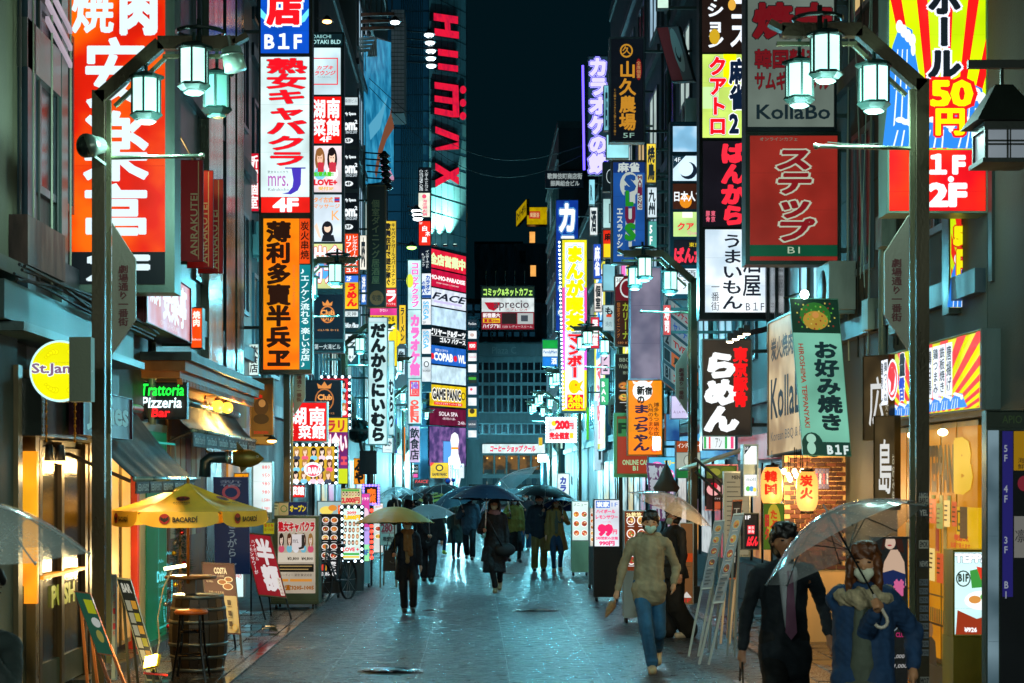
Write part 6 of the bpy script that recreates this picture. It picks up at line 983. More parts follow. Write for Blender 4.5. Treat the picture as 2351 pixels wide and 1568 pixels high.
CN = ['pale cyan', 'white wine shop', 'dusty teal', 'royal blue mahjong', 'cream private room', 'crimson tavern', 'yellow grilled chicken', 'icy white', 'sea green', 'red sushi', 'pale pink cafe', 'green bar', 'off white pharmacy', 'rose pink', 'golden ramen', 'sky blue coffee', 'ivory meat', 'blue clothing']
for (x0, y0, x1, y1, Y, c, s_), n_ in zip(PL, CN):
    dk_ = sum(lin(c)) < .9; sign('small %s floor plate on the %s facade' % (n_, 'right' if x0 > 1100 else 'left'), Y, (x0, y0, x1, y1), [(x0 + .8, y0 + .8, x1 - .8, y1 - .8, c, .95, [('v', s_, x0 + 3, y0 + 5, x1 - 3, y1 - 6, '#f4f8fa' if dk_ else '#18242c', dict(bold=.04, res=1))])], fc='#24383e', rim=.8, attach='R' if x0 > 1100 else 'L')
# ------------------------------------------------------------------ shopfronts, left
def fbox(mb, X, x0, x1, z0, z1, d, mt, off=0.):
    """box on a facade plane X spanning photograph columns x0..x1 (its depth comes from the column), standing d proud of it"""
    s = 1 if X > 0 else -1; xf = X - s * (off + d); ya, yb = sorted((YX(xf, x0), YX(xf, x1))); a, b = sorted((X - s * off, X - s * (off + d))); mb.box((a, ya, z0), (b, yb, z1), mt)
def fpart(par, nm, X, x0, x1, z0, z1, d, mt, off=0.): q = MB(); fbox(q, X, x0, x1, z0, z1, d, mt, off); return q.build(nm, par)
dg = mat('#0e2018', .7, 0, .3); bz = mat('#7a6a48', .35, .4, .35); wood = mat('#5a4020', .45, 0, .5, 6)
t = thing('shopfront', 'dark green and brass pub entrance with a glass PUSH door at the lower left', 'shop front', (LX, 16, 0))
fpart(t, 'pillar', LX, -60, 40, 0, 3.5, .12, dg); fpart(t, 'pillar', LX, 42, 52, 0, 3.0, .16, bz); fpart(t, 'pillar', LX, 82, 90, 0, 3.0, .14, bz)
fpart(t, 'lit_photo', LX, 52.5, 81, 1.72, 2.15, .05, lit('#ffb060', 1., .4, '#c86a20', True)); fpart(t, 'lit_photo', LX, 52.5, 81, 1.2, 1.62, .05, lit('#ff9a48', 1., .4, '#b05a1c', True)); fpart(t, 'panel', LX, 52.5, 81, 0, 1.15, .06, dg)
d_ = fpart(t, 'door', LX, 92, 200, .06, 2.35, .05, mat('#1a140a', .12, .2, .2)); fpart(t, 'threshold', LX, 90, 206, 0, .12, .35, mat('#5a5238', .3))
for x in (92, 142, 196): fpart(t, 'door_frame', LX, x, x + 6, .06, 2.4, .09, mat('#4a3a1c', .4, .4))
fpart(t, 'push_bar', LX, 100, 196, 1.18, 1.21, .12, lit('#ffa020', .8, .3))
fpart(t, 'kick_plate', LX, 94, 196, .16, .42, .07, mat('#2a3a22', .4)); fpart(t, 'warm_strip', LX, 84.5, 88, 1.0, 2.3, .17, lit('#ffb020', 1.2, .4, '#c04010', True))
q = MB(); pl = oblique((LX + .062, YX(LX, 100), 1.08), (LX + .062, YX(LX, 158), 1.08), (LX + .062, YX(LX, 100), .9)); draw(q, pl, [('h', 'PUSH', 5, 0, 95, 100, '#b0b040', dict(bold=.05))], .5); q.build('lettering', d_)
q = MB(); q.box((LX, YX(LX, 85), 2.42), (LX + .3, YX(LX, 205), 3.1), mat('#2c382c', .5, .1, .5)); q.build('lintel', t)
fpart(t, 'transom_glass', LX, 95, 200, 2.42, 2.9, .32, mat('#26302a', .1, .2, .2))
for x in (106, 172): 
    q = MB(); pp = P(x, 920, 15.2)
    for k in range(12): q.ell(pp - Vector((0, 0, .0 + k * .03)), (.009 + .005 * (k % 2), .009, .018), mat('#c07818', .3, .8), 6, 4)
    q.build('chain', t)
for k, x in enumerate((113, 139)):
    c = P(x, 1058, 15.8); q = MB(); q.tube([c + Vector((0, 0, .14)), c], [.03, .045], mat('#14181a', .5), 8); q.ell(c - Vector((0, 0, .01)), (.05, .04, .018), lit('#ffc878', 7, 0, None, True), 8, 5); q.build('spot_lamp', t); glow(t, c - Vector((0, 0, .1)), 3)
t2 = thing('shopfront', 'warm lit windows and green menu blackboard of the bar beyond the left post', 'shop front', (LX, 20, 0))
fpart(t2, 'wall_panel', LX, 206, 250, 0, 3.1, .08, mat('#4a3c20', .4, .2)); cream = lit('#ffb850', 1.15, .5, '#c88838', True)
for (a, b) in ((253, 272), (281, 299)): w_ = fpart(t2, 'window_frame', LX, a - 1.5, b + 1.5, .25, 2.35, .06, bz); fpart(w_, 'pane', LX, a, b, .95, 2.3, .066, cream); fpart(w_, 'pane', LX, a, b, .3, .9, .066, lit('#e8b060', .7, .5, '#8a5a20', True))
fpart(t2, 'red_post', LX, 315, 320, .05, 2.7, .1, mat('#9a2408', .5)); fpart(t2, 'board_frame', LX, 321, 384, .05, 2.72, .07, mat('#8a8a6a', .5))
bd = fpart(t2, 'menu_blackboard', LX, 337, 382, .14, 2.62, .085, lit('#08663c', .62, .3)); q = MB(); pl = oblique((LX + .087, YX(LX, 337), 2.6), (LX + .087, YX(LX, 382), 2.6), (LX + .087, YX(LX, 337), .16)); rd = random.Random(5)
it = [('h', 'Coffee', 12, 62 - 50, 60, 16, '#70f8ff', dict(bold=.03)), ('h', 'Whisky', 10, 36, 62, 41, '#70f8ff', dict(bold=.03)), ('h', 'Drink', 12, 68, 60, 73, '#70f8ff', dict(bold=.03))]
for k in range(16): y = 18 + k * 3; it.append(('h', rd.choice(['Guinness', 'Malt', 'Gin Tonic', 'Coke', 'Wine 600', 'Ale', 'Mojito']), 10 + (k % 2) * 42, y + (20 if k > 6 else 0), 38 + (k % 2) * 46, y + 1.8 + (20 if k > 6 else 0), '#58d8e0', dict(res=1)))
it += [('b', 6, 4, 94, 96, '#30b0a0', 1), ('e', 38, 88, 7, 6, '#58e0e8'), ('e', 38, 88, 5, 5, '#08663c'), ('r', 70, 72, 76, 90, '#58e0e8'), ('r', 71.5, 66, 74.5, 72, '#58e0e8')]
draw(q, pl, it, .75); q.build('lettering', bd)
fpart(t2, 'plinth', LX, 206, 420, 0, .14, .22, mat('#3a3c30', .3))
t3 = thing('shopfront', 'trattoria shopfront with orange rendered wall and dark doorway', 'shop front', (LX, 27, 0))
fpart(t3, 'wall_panel', LX, 386, 470, 0, 3.3, .06, mat('#8a5420', .6, 0, .5)); fpart(t3, 'wall_panel', LX, 471, 566, 2.9, 3.4, .06, mat('#a05a20', .6, 0, .5)); fpart(t3, 'doorway', LX, 474, 520, 0, 2.5, .03, mat('#0c0d0c', .3)); fpart(t3, 'lit_window', LX, 524, 566, .9, 2.5, .05, lit('#e89a38', .7, .5, '#5a3a18', True))
for k in range(12): fpart(t3, 'poster', LX, 392 + (k % 6) * 12, 401 + (k % 6) * 12, 1.3 + .75 * (k // 6), 1.85 + .75 * (k // 6), .065, mat(['#c8b890', '#8a3a20', '#b8a070', '#d0c8b0'][k % 4], .6))
def awning(label, Y0, Y1, Xi, Xo, zi, zo, col, val, txt, n=7, vh=.14):
    t = thing('awning', label, 'awning', (Xi, (Y0 + Y1) / 2, zi)); fm = mat(col, .62, 0, .5, 3, .3); vs = []; N = 28
    for j in range(6):
        for k in range(N + 1):
            u = k / N; v = j / 5; s_ = math.sin(u * math.pi * n * 2) * .012 * v; vs.append((Xi + (Xo - Xi) * v, Y0 + (Y1 - Y0) * u, zi + (zo - zi) * v - .05 * math.sin(math.pi * v) + s_))
    q = MB(); q.add(vs, [(j * (N + 1) + k, j * (N + 1) + k + 1, (j + 1) * (N + 1) + k + 1, (j + 1) * (N + 1) + k) for j in range(5) for k in range(N)], fm, True); q.add([(v[0], v[1], v[2] - .012) for v in vs], [(j * (N + 1) + k, (j + 1) * (N + 1) + k, (j + 1) * (N + 1) + k + 1, j * (N + 1) + k + 1) for j in range(5) for k in range(N)], fm, True); q.build('fabric', t)
    q = MB(); q.tube([(Xi + .03, Y0 - .05, zi + .05), (Xi + .03, Y1 + .05, zi + .05)], .05, mat('#7a9a9a', .3, .6), 8); q.tube([(Xo, Y0 - .03, zo), (Xo, Y1 + .03, zo)], .025, mat('#8ab0b0', .3, .6), 8); q.build('rail', t)
    L = (Y1 - Y0) / n
    for k in range(n):
        q = MB(); a = Y0 + L * k + .015; b = Y0 + L * (k + 1) - .015; q.box((Xo - .006, a, zo - vh), (Xo + .006, b, zo - .02), mat(val, .6, 0, .3)); o = q.build('valance', t)
        q = MB(); draw(q, oblique((Xo + .0075, a, zo - .02), (Xo + .0075, b, zo - .02), (Xo + .0075, a, zo - vh)), [('h', txt, 8, 22, 92, 78, '#c8d4d0', dict(res=1, bold=.02))], 0, .0005); q.build('lettering', o)
    for y in (Y0 + .1, Y1 - .1): q = MB(); q.tube([(Xi, y, zi - .5), (Xo - (Xo - Xi) * .1, y, zo - .02)], .018, mat('#3a3024', .4, .4), 6); q.build('arm', t)
    return t
awning('large dark awning over the pub bar behind the nearest left post', 17.2, 20.8, LX + .05, -3.19, 2.80, 2.06, '#0e1413', '#161c1e', 'BEER&WHISKY', 5)
awning('smaller dark awning of the trattoria with lettered valance', 22.7, 29.2, LX + .08, -3.5, 3.02, 2.66, '#2a2c28', '#1c2426', 'Trattoria Pizzeria Bar', 6, .2)
t = thing('cornice', 'orange rendered cornice with a row of small brackets above the trattoria', 'cornice', (-3.7, 25, 3.3)); om = mat('#a0601c', .55, 0, .5)
q = MB(); q.box((-3.9, 21.4, 3.24), (-3.45, 28.6, 3.32), om); q.box((-3.9, 21.35, 3.32), (-3.38, 28.65, 3.44), om); q.box((-3.9, 21.3, 3.44), (-3.3, 28.7, 3.54), mat('#303c38', .5, 0, .6)); q.build('moulding', t)
for k in range(60): q = MB() if k == 0 else q; q.box((-3.5, 21.5 + k * .117, 3.17), (-3.44, 21.56 + k * .117, 3.238), om)
q.build('dentil_row', t)
for i, (x, y) in enumerate(((500, 932), (522, 936))):
    c = P(x, y, 26.0 + i * 1.2); t = thing('wall_lamp', ['nearer', 'farther'][i] + ' yellow globe wall lamp under the orange cornice', 'wall lamp', c, 'pair of yellow globe wall lamps'); q = MB(); q.ell(c, .085, lit('#ffc838', 2.6, .15, None, True), 16, 12); q.build('globe', t); glow(t, c - Vector((-.12, .1, .1)), 55, (1, .6, .15))
    q = MB(); q.tube([c + Vector((-.2, 0, .05)), c + Vector((-.16, 0, .22)), c + Vector((-.05, 0, .24)), c + Vector((0, 0, .1))], .012, mat('#181410', .5), 6); q.lathe([(.03, .12), (.06, .075)], c, mat('#181410', .5), 10); q.build('bracket', t)
# ledge of weathered pipes above the pub
t = thing('shop_canopy', 'weathered metal canopy with cables above the pub sign', 'canopy', (-3.7, 17, 3.3)); q = MB(); q.box((-3.9, 14.2, 3.22), (-3.5, 19.4, 3.29), mat('#5a7270', .35, .5, .6)); q.build('roof_sheet', t)
q = MB(); q.box((-3.9, 14.0, 3.3), (-3.6, 19.3, 3.6), mat('#3c5654', .4, .4, .7)); q.build('flashing', t)
for k in range(5): q = MB(); rd = random.Random(k); q.tube([(-3.5 + .02 * k, 13.9 + j * 1.2, 3.6 + rd.uniform(-.06, .04) + .03 * k) for j in range(6)], .014, mat('#0c1010', .6), 5); q.build('cable', t)
fpart(L0, 'lower_cladding', LX, -400, 61, 0, 3.66, .02, mat('#0c1c12', .85, 0, .4)); fpart(L0, 'ledge', LX, -400, 64, 3.66, 3.78, .3, mat('#2c2e20', .6, 0, .5)); fpart(R0, 'lower_cladding', RX, 2262, 2900, 0, 2.62, .02, mat('#10140f', .5, 0, .4))
for k in range(5): fpart(R1, 'stone_joint', RX + .02, 1912, 2130, 3.9 + k * 1.6, 3.92 + k * 1.6, .006, mat('#14180f', .8)); fpart(R1, 'stone_joint', RX + .02, 1948 + k * 34, 1950 + k * 34, 3.5, 13, .006, mat('#14180f', .8))
for k in range(7): q = MB(); x = 1955 + k * 28; q.tube([(RX - .03 - .02 * (k % 3), YX(RX, x) + .1 * math.sin(j + k), 3.5 + j * 1.3) for j in range(9)], .012, mat(['#98a898', '#1c2420', '#6c7c70'][k % 3], .5), 5); q.build('wall_cable', R1)
for k, (x, z) in enumerate(((1978, 3.75), (2010, 4.6), (2040, 3.6))): fpart(R1, 'meter_box', RX, x, x + 14, z, z + .35, .16, mat('#6f7c70', .5, .2, .6, 8))
for k in range(6): q = MB(); x = 30 + k * 22; q.tube([(LX + .06 + .03 * (k % 2), YX(LX, x), 3.8 + j * .9) for j in range(8)], .012, mat(['#20241c', '#8a8f78'][k % 2], .5), 5); q.build('wall_cable', L0 if x < 60 else L1a)
# wall box and cladding high on the left
t = thing('wall_unit', 'rusty streaked metal box high on the left wall', 'wall box', (LX + .1, 16.6, 3.6)); q = MB(); fbox(q, LX, 64, 150, 3.86, 4.28, .16, mat('#5c4a44', .6, .3, .8, 8)); q.build('casing', t)
for (a, b, z0, z1, c, nm) in ((63, 140, 5.58, 6.0, '#5c6a68', 'cladding_panel'), (64, 82, 3.4, 9, '#2e4a58', 'cladding_panel'), (142, 156, 3.4, 9, '#48605a', 'cladding_panel')): fpart(L1a, nm, LX, a, b, z0, z1, .09, mat(c, .35, .4, .5))
for k in range(3): q = MB(); q.beam((LX + .1, YX(LX, 82), 6.15 + k * .16), (LX + .1, YX(LX, 138), 5.75 + k * .16 + .2), .03, .05, lit('#c8b8c8', .55, .2)); q.build('glowing_stair_stripe', L1a)  # white fire stair stripes, no lamps; glow put into their colour
for k in range(9): fpart(L1b, 'panel_joint', LX + .02, 472 + k * 11, 473 + k * 11, 3.6, 14, .012, mat('#2a3436', .5))
for (a, b, c) in ((480, 512, '#5a6c62'), (520, 540, '#3c5258'), (545, 560, '#5a6c60')): fpart(L1b, 'cladding_column', LX + .02, a, b, 3.6, 14.5, .12, mat(c, .22, .6, .25))
# pipes and air conditioners on both facades
rd = random.Random(21); pm = mat('#6c8480', .35, .5, .4)
for X, y, B in [(LX, 21.6, L1a), (LX - .05, 33.5, L2), (LX - .05, 40.3, L2), (LX + .05, 51, L3), (LX, 63, L4), (RX + .02, 18.9, R1), (RX + .02, 20.3, R1), (RX, 24.6, R2), (RX, 30.9, R2), (RX + .05, 35.4, R3), (RX + .05, 43, R3), (RX, 52, R4), (RX, 66, R5)]:
    s = -1 if X > 0 else 1; q = MB(); q.tube([(X + s * .09, y, 2.7), (X + s * .09, y, 13.5)], .05, pm, 8); q.build('drainpipe', B)
AC = [('grey air conditioner on the wall beside the sign tower', LX - .05, 32.6, 6.0), ('air conditioner below the tenant tower on the left wall', LX - .05, 39, 4.2), ('air conditioner high on the left wall by the black floor signs', LX + .05, 47, 8.6), ('air conditioner on the right wall behind the mint banner', RX + .02, 22.4, 4.1), ('air conditioner on the right wall above the ramen sign', RX, 29.6, 5.0), ('air conditioner high on the right facade by the farm sign', RX + .05, 37.6, 9.2)]
for l, X, y, z in AC:
    s = -1 if X > 0 else 1; t = thing('air_conditioner', l, 'air conditioner', (X + s * .2, y, z), 'outdoor air conditioner units'); a, b = sorted((X + s * .04, X + s * .36)); q = MB(); q.box((a, y - .4, z), (b, y + .4, z + .58), mat('#8c9890', .5, .1, .5)); q.build('casing', t)
    q = MB(); xx = X + s * .365; q.tube([(xx - s * .01, y, z + .29), (xx, y, z + .29)], .22, mat('#20282a', .5), 16); q.build('fan_grille', t); q = MB(); q.box((a, y - .35, z - .05), (b, y - .3, z - .002), pm); q.box((a, y + .3, z - .05), (b, y + .35, z - .002), pm); q.build('bracket', t)
# roof top clutter and lattice over the blue billboard
t = thing('roof_deck', 'rusty roof lattice and ducts above the blue billboard', 'roof structure', P(850, 60, 60)); rm = mat('#7a4a34', .6, .3, .7)
for k in range(3): q = MB(); q.beam(P(790, 35 + k * 16, 62), P(905, 32 + k * 16, 62), .12, .1, rm); q.build('beam', t)
for k in range(10): q = MB(); q.beam(P(792 + k * 12, 0, 62.1), P(792 + k * 12, 34, 62.1), .05, .05, mat('#2c3634', .5)); q.build('bar', t)
for k in range(4): q = MB(); q.tube([P(820, 90 + k * 9, 61.5), P(862 - k * 5, 88 + k * 9, 61.5), P(862 - k * 5, 130, 61.5)], .06, mat('#aab4b0', .3, .5), 6); q.build('duct', t)
wt = thing('wall', 'pale brick tiled chimney stack by the white lamps', 'chimney stack', P(912, 200, 62)); n = 0; bm_ = [mat('#9aa0a4', .6), mat('#868e94', .6)]
q = MB(); q.box((P(898, 0, 62).x, 62, P(0, 260, 62).z), (P(928, 0, 62).x, 64, P(0, 22, 62).z), mat('#4a5254', .8)); q.build('core', wt); b0 = None
for r_ in range(24):
    for c_ in range(4):
        if b0 is None: q = MB(); q.box((0, -.03, 0), (.1, 0, .115), bm_[0]); b0 = q.build('brick', wt, local=True); o = b0
        else: o = b0.copy(); SC.collection.objects.link(o)
        o.location = Vector((P(898, 0, 62).x + .01 + c_ * .11 + 0, 61.998, P(0, 22, 62).z - .13 - r_ * .145)) - ORG[wt.name]
# ------------------------------------------------------------------ street furniture and boards
def gnd(Y): return HZ + HC * FO / Y
def stand_sign(label, Y, fr, panels, base='#10161a', wheels=True, th=.12, fc='#8aa0a0', rim=2, name='standing_sign', **k):
    t = sign(label, Y, fr, panels, name=name, th=th, fc=fc, rim=rim, **k); pl = front(fr[0], fr[1], Y); g = gnd(Y); wv = 6 * 15 / Y
    if wheels:
        for x in (fr[0] + (fr[2] - fr[0]) * .12, fr[2] - (fr[2] - fr[0]) * .12):
            for z in (.02, -th - .02): q = MB(); c = pl.pt(x, g, z); c.z = .04; q.tube([c - Vector((.015, 0, 0)), c + Vector((.015, 0, 0))], .04, mat('#101010', .5), 10); q.build('castor', t)
        q = MB(); b0 = pl.pt(fr[0], fr[3], -th - .04); b1 = pl.pt(fr[2], fr[3], .04); q.box((b0.x, b1.y, .08), (b1.x, b0.y, b0.z - .002), mat(base, .5, .2)); q.build('base', t)
    return t
def easel(label, Y, fr, c, em, items, lean=.28, skew=0., legc='#20242a', fc='#1a1c20', name='easel_sign', z_=0., legs=True, hinge=False):
    """a board leaning back on legs; skew shifts its foot sideways"""
    x0, y0, x1, y1 = fr; k = Y / FO; o = P(x0, y0, Y); pl = Plane(o, (1, 0, -skew * .35), (skew, -lean, -1), 0, 0, (x1 - x0) * k / 100, (y1 - y0) * k / 100 / math.sqrt(1) * math.sqrt(1 + lean * lean + skew * skew) , .0012)
    t = sign(label, Y, (0, 0, 100, 100), [(3, 2, 97, 98, c, em, items)], pl=pl, th=.025, fc=fc, rim=2, name=name, cat='sign board', metal=.1)
    if legs:
        lm = mat(legc, .5, .2, .2); bl, br, tl, tr = pl.pt(4, 100, -.01), pl.pt(96, 100, -.01), pl.pt(30, 2, -.03), pl.pt(70, 2, -.03); dv = (pl.v)
        for p in (bl, br): q = MB(); e = p + dv * (p.z / max(-dv.z, .1)); q.beam(p - dv * .1, e, .025, .025, lm, (0, 1, 0)); q.build('leg', t)
        for p in (tl, tr): q = MB(); q.beam(p, (p.x + (p.x - (tl.x + tr.x) / 2) * .8, p.y + .38 + p.z * .12, .0), .022, .022, lm, (0, 1, 0)); q.build('rear_leg', t)
    return t
easel('maroon and cream coffee board with three cups, on black legs', 21.6, (463, 1291, 538, 1452), '#b8ac88', 0, [('r', 3, 2, 97, 46, '#4a1420'), ('h', 'COSTA', 36, 7, 74, 15, '#f0e8e0', dict(bold=.05)), ('h', 'COFFEE', 44, 17, 66, 20, '#e0d0c8', dict(res=1)), ('e', 58, 27, 15, 4, '#f0e8d8'), ('e', 58, 27, 12, 3, '#a06030'), ('e', 78, 23, 13, 4, '#f0e8d8'), ('e', 78, 23, 10, 3, '#a06030'), ('e', 74, 33, 16, 5, '#f0e8d8'), ('e', 74, 33, 13, 4, '#a06030'), ('h', 'Flat White', 10, 25, 30, 28, '#e8d8c8', dict(res=1)), ('h', '季節のおすすめ', 14, 40, 60, 44, '#e0d0b8', dict(res=1))] + [x for k in range(9) for x in (('r', 14 + (k % 3) * 27, 52 + (k // 3) * 15, 24 + (k % 3) * 27, 59 + (k // 3) * 15, '#3a2418'), ('r', 12 + (k % 3) * 27, 61 + (k // 3) * 15, 26 + (k % 3) * 27, 62 + (k // 3) * 15, '#70604a'))] + [('e', 84, 91, 8, 5, '#c8a848'), ('e', 84, 91, 6, 4, '#b8ac88')], lean=.16, skew=.12, fc='#3a1018')
easel('tilted red board with white brush characters for half price, snow speckled', 26.6, (556, 1222, 622, 1366), '#a8202c', .62, [('v', '半額', 34, 8, 92, 90, '#f0e8e8', dict(bold=.05)), ('v', 'レモンサワーが', 8, 16, 22, 66, '#f0e0e0', dict(bold=.02)), ('v', 'ハイボール', 24, 10, 36, 44, '#f0e0e0', dict(bold=.02)), ('r', 82, 68, 95, 96, '#e8e0d0'), ('v', 'まぐろ市場', 83, 69, 94, 95, '#a02830', dict(res=1))], lean=.2, skew=.28, fc='#7a6a40', legc='#10181c')
easel('orange framed easel menu with a yellow card beside the pub door', 15.0, (170, 1356, 208, 1500), '#2c6a50', .35, [('r', 40, 12, 92, 34, '#c8d020'), ('e', 66, 48, 26, 8, '#e0e8e0'), ('e', 60, 70, 20, 10, '#b0a850')], lean=.1, skew=.4, fc='#a05018', legc='#8a5028')
easel('tall dark food board with yellow stickers leaning by the left post', 15.6, (268, 1325, 300, 1560), '#20241c', .4, [x for k in range(6) for x in (('r', 12, 22 + k * 12, 48, 32 + k * 12, '#d8c890' if k > 2 else '#a8a890'), ('r', 52, 22 + k * 12, 88, 30 + k * 12, '#c0b020' if k % 2 else '#e0a030'))] + [('h', 'BAR', 20, 6, 80, 14, '#e0e0d0', dict(bold=.05))], lean=.12, skew=.32, fc='#8a8868', legc='#4a4838')
easel('narrow white price board with red writing behind the nearest post', 16.2, (258, 1318, 268, 1560), '#9aa49c', 0, [('V', 'ハイボール一杯', 20, 10, 80, 60, '#b03040', dict(res=1))], lean=.02, fc='#8a9a9a', legs=False)
t = stand_sign('big metal sign cabinet with a cabaret poster and telephone number', 28.8, (622, 1185, 732, 1382), [(638, 1190, 724, 1362, '#d8c8b0', .55, [('h', '熟女キャバクラ', 640, 1198, 722, 1220, '#d01828', dict(bold=.07, o=[('#f8f0e8', .12)]))] + girls(640, 1222, 722, 1262, 5, 1, 31) + [('r', 672, 1226, 700, 1262, '#f0e8e8'), ('h', 'J', 688, 1228, 700, 1260, '#38302c', dict(bold=.02)), ('h', 'mrs.', 674, 1238, 687, 1246, '#403838'), ('r', 640, 1268, 722, 1290, '#e8dcc8'), ('h', '¥3,800', 662, 1278, 688, 1286, '#403020', dict(bold=.03, res=1)), ('h', '¥4,800', 694, 1278, 720, 1286, '#403020', dict(bold=.03, res=1)), ('r', 640, 1294, 722, 1312, '#181410'), ('r', 644, 1298, 718, 1300, '#c8a868'), ('r', 644, 1305, 710, 1307, '#c8a868'), ('h', 'パーティー 宴会 歓送迎会', 644, 1316, 718, 1322, '#50403a', dict(res=1)), ('r', 642, 1328, 664, 1334, '#e89838'), ('r', 668, 1328, 718, 1334, '#e89838'), ('h', '☎3205-1005', 656, 1342, 722, 1354, '#a86010', dict(bold=.05, res=1))])], th=.5, fc='#5c6a50', rim=3, base='#4a5844')
sign('row of small cards and an open sign standing on the cabinet', 28.9, (618, 1152, 706, 1184), [(619, 1156, 640, 1183, '#d0e8e8', 0, [('r', 622, 1160, 638, 1163, '#608890'), ('r', 622, 1167, 636, 1169, '#608890')]), (641, 1154, 662, 1183, '#d8dcd0', 0, [('e', 652, 1168, 8, 8, '#58a070'), ('e', 652, 1168, 6, 6, '#d8dcd0')]), (663, 1153, 705, 1182, '#1c2a58', .6, [('h', 'オープン', 666, 1160, 702, 1174, '#e8d020', dict(bold=.06))])], th=.03, fc='#7a8a84', rim=.6)
sign('no smoking plate with yellow card tied to the red board', 25.6, (603, 1176, 624, 1200), [(604, 1177, 623, 1199, '#c8d0c0', 0, [('b', 607, 1180, 620, 1192, '#20241c', 1), ('r', 609, 1187, 618, 1189, '#20241c')])], th=.02, fc='#889080', rim=.5)
sign('tilted yellow tuna price card', 25.8, (605, 1200, 630, 1226), [(605.5, 1200.5, 629.5, 1225.5, '#c8c020', .5, [('h', 'まぐろ', 608, 1203, 627, 1210, '#b02820', dict(bold=.04)), ('h', '食べ放題', 607, 1213, 628, 1219, '#8a3018', dict(res=1))])], th=.01, fc='#989020', rim=.3)
stand_sign('black standing menu of twelve round dishes beside the bicycle', 31.5, (734, 1180, 782, 1330), [(737, 1183, 779, 1328, '#14181c', .8, food(738, 1184, 778, 1284, 2, 5, 17) + [('h', 'DON-DON', 740, 1312, 776, 1320, '#e8e8e8', dict(bold=.04)), ('v', '壱どん', 758, 1288, 774, 1310, '#e8e8e8', dict(bold=.04, res=1)), ('r', 740, 1290, 745, 1308, '#d84030'), ('r', 747, 1290, 752, 1308, '#e8a020')])], fc='#20282c', rim=1, base='#1c2428')
stand_sign('pale lit food panel slanting behind the black menu', 33.2, (728, 1150, 792, 1190), [(730, 1152, 790, 1188, '#a8c8c8', .9, [('e', 750, 1172, 16, 10, '#e8d060'), ('e', 764, 1166, 10, 7, '#d88830'), ('r', 776, 1160, 788, 1184, '#e86020'), ('h', 'うめ', 778, 1164, 786, 1172, '#fff')])], fc='#607078', rim=1, wheels=False)
bl_ = bulbsign('tall love course lightbox framed by white bulbs, priced 2,000 yen', 33.0, (781, 1160, 835, 1292), '#e0f8f0', [('h', 'お試しコース', 792, 1166, 824, 1171, '#30a038', dict(res=1)), ('h', '20分', 797, 1173, 818, 1181, '#e04048', dict(bold=.05)), ('h', '2,000円', 790, 1183, 826, 1193, '#e8c010', dict(bold=.08, o=[('#d04030', .1)]))] + girls(789, 1196, 827, 1252, 4, 4, 41, False) + [('h', 'LOVE +', 790, 1256, 826, 1264, '#e03850', dict(bold=.05)), ('r', 790, 1268, 827, 1273, '#40a848'), ('r', 790, 1275, 827, 1279, '#e0c020')], st=13, m=8, th=.2)
q = MB(); p_ = front(781, 1292, 33); p_.box(q, 781, 1292.5, 835, gnd(33) - 3, -.22, .0, mat('#20383c', .4)); q.build('base', bl_)
sign('price card of 2,000 yen with a row of portraits above the love course box', 33.1, (783, 1121, 830, 1158), [(784, 1122, 829, 1157, '#e4d8a0', .85, girls(786, 1128, 828, 1140, 6, 1, 43, False) + [('h', '2,000円', 786, 1142, 826, 1155, '#d02838', dict(bold=.07)), ('r', 786, 1123, 826, 1128, '#50a848')])], th=.05, fc='#708070', rim=.6)
stand_sign('pink and green massage salon roll sign with 24h open', 34.5, (828, 1132, 849, 1290), [(829, 1134, 848, 1288, '#e048a8', .9, [('h', 'リラク', 830, 1142, 847, 1148, '#fff', dict(bold=.03)), ('e', 840, 1180, 7, 14, '#e8c8d8'), ('r', 829, 1210, 848, 1250, '#b8a0e8'), ('h', '24h', 831, 1214, 846, 1220, '#303058'), ('r', 829, 1250, 848, 1288, '#90e8a8'), ('h', '4F', 834, 1262, 846, 1274, '#2848a8', dict(bold=.04))])], rim=.6, th=.06, base='#b0c8c8')
bulbsign('dark sign with orange neon character edged by coloured bulbs', 36, (832, 1112, 872, 1160), '#14141c', [('h', '完', 844, 1122, 862, 1140, '#ff7020', dict(bold=.06)), ('h', '売', 844, 1140, 862, 1156, '#ff7020', dict(bold=.06))], st=6, m=5, bl=lit('#8068ff', 3, 0))
q = MB(); q.tube([P(853, 1164, 35), P(853, gnd(35), 35)], .02, mat('#20282c', .4), 6)
for k in range(10): q.ell(P(853, 1172 + k * 12, 34.95), .035, lit('#ff3828', 4, 0, None, True), 6, 4)
q.build('light_string', label='vertical string of red bulbs on a stand at the left of the lane', cat='light string', o0=P(853, 1290, 35))
stand_sign('white menu panel with a red food photo left of the yellow umbrella', 38, (857, 1154, 880, 1270), [(858, 1156, 879, 1268, '#e8f0ec', .9, [('h', '280円', 860, 1160, 878, 1167, '#e03840', dict(res=1))] + food(859, 1205, 878, 1240, 1, 2, 47))], rim=.7, wheels=False)
easel('small white board priced 280 yen under the yellow umbrella', 34.5, (872, 1200, 912, 1252), '#c8c4b8', 0, [('h', '280', 10, 6, 70, 40, '#c03040', dict(bold=.05)), ('h', '円', 72, 16, 90, 40, '#c03040'), ('r', 10, 44, 90, 47, '#c03040'), ('h', '喫煙可', 20, 62, 80, 82, '#303438', dict(bold=.03))], lean=.1, legc='#6a4a30')
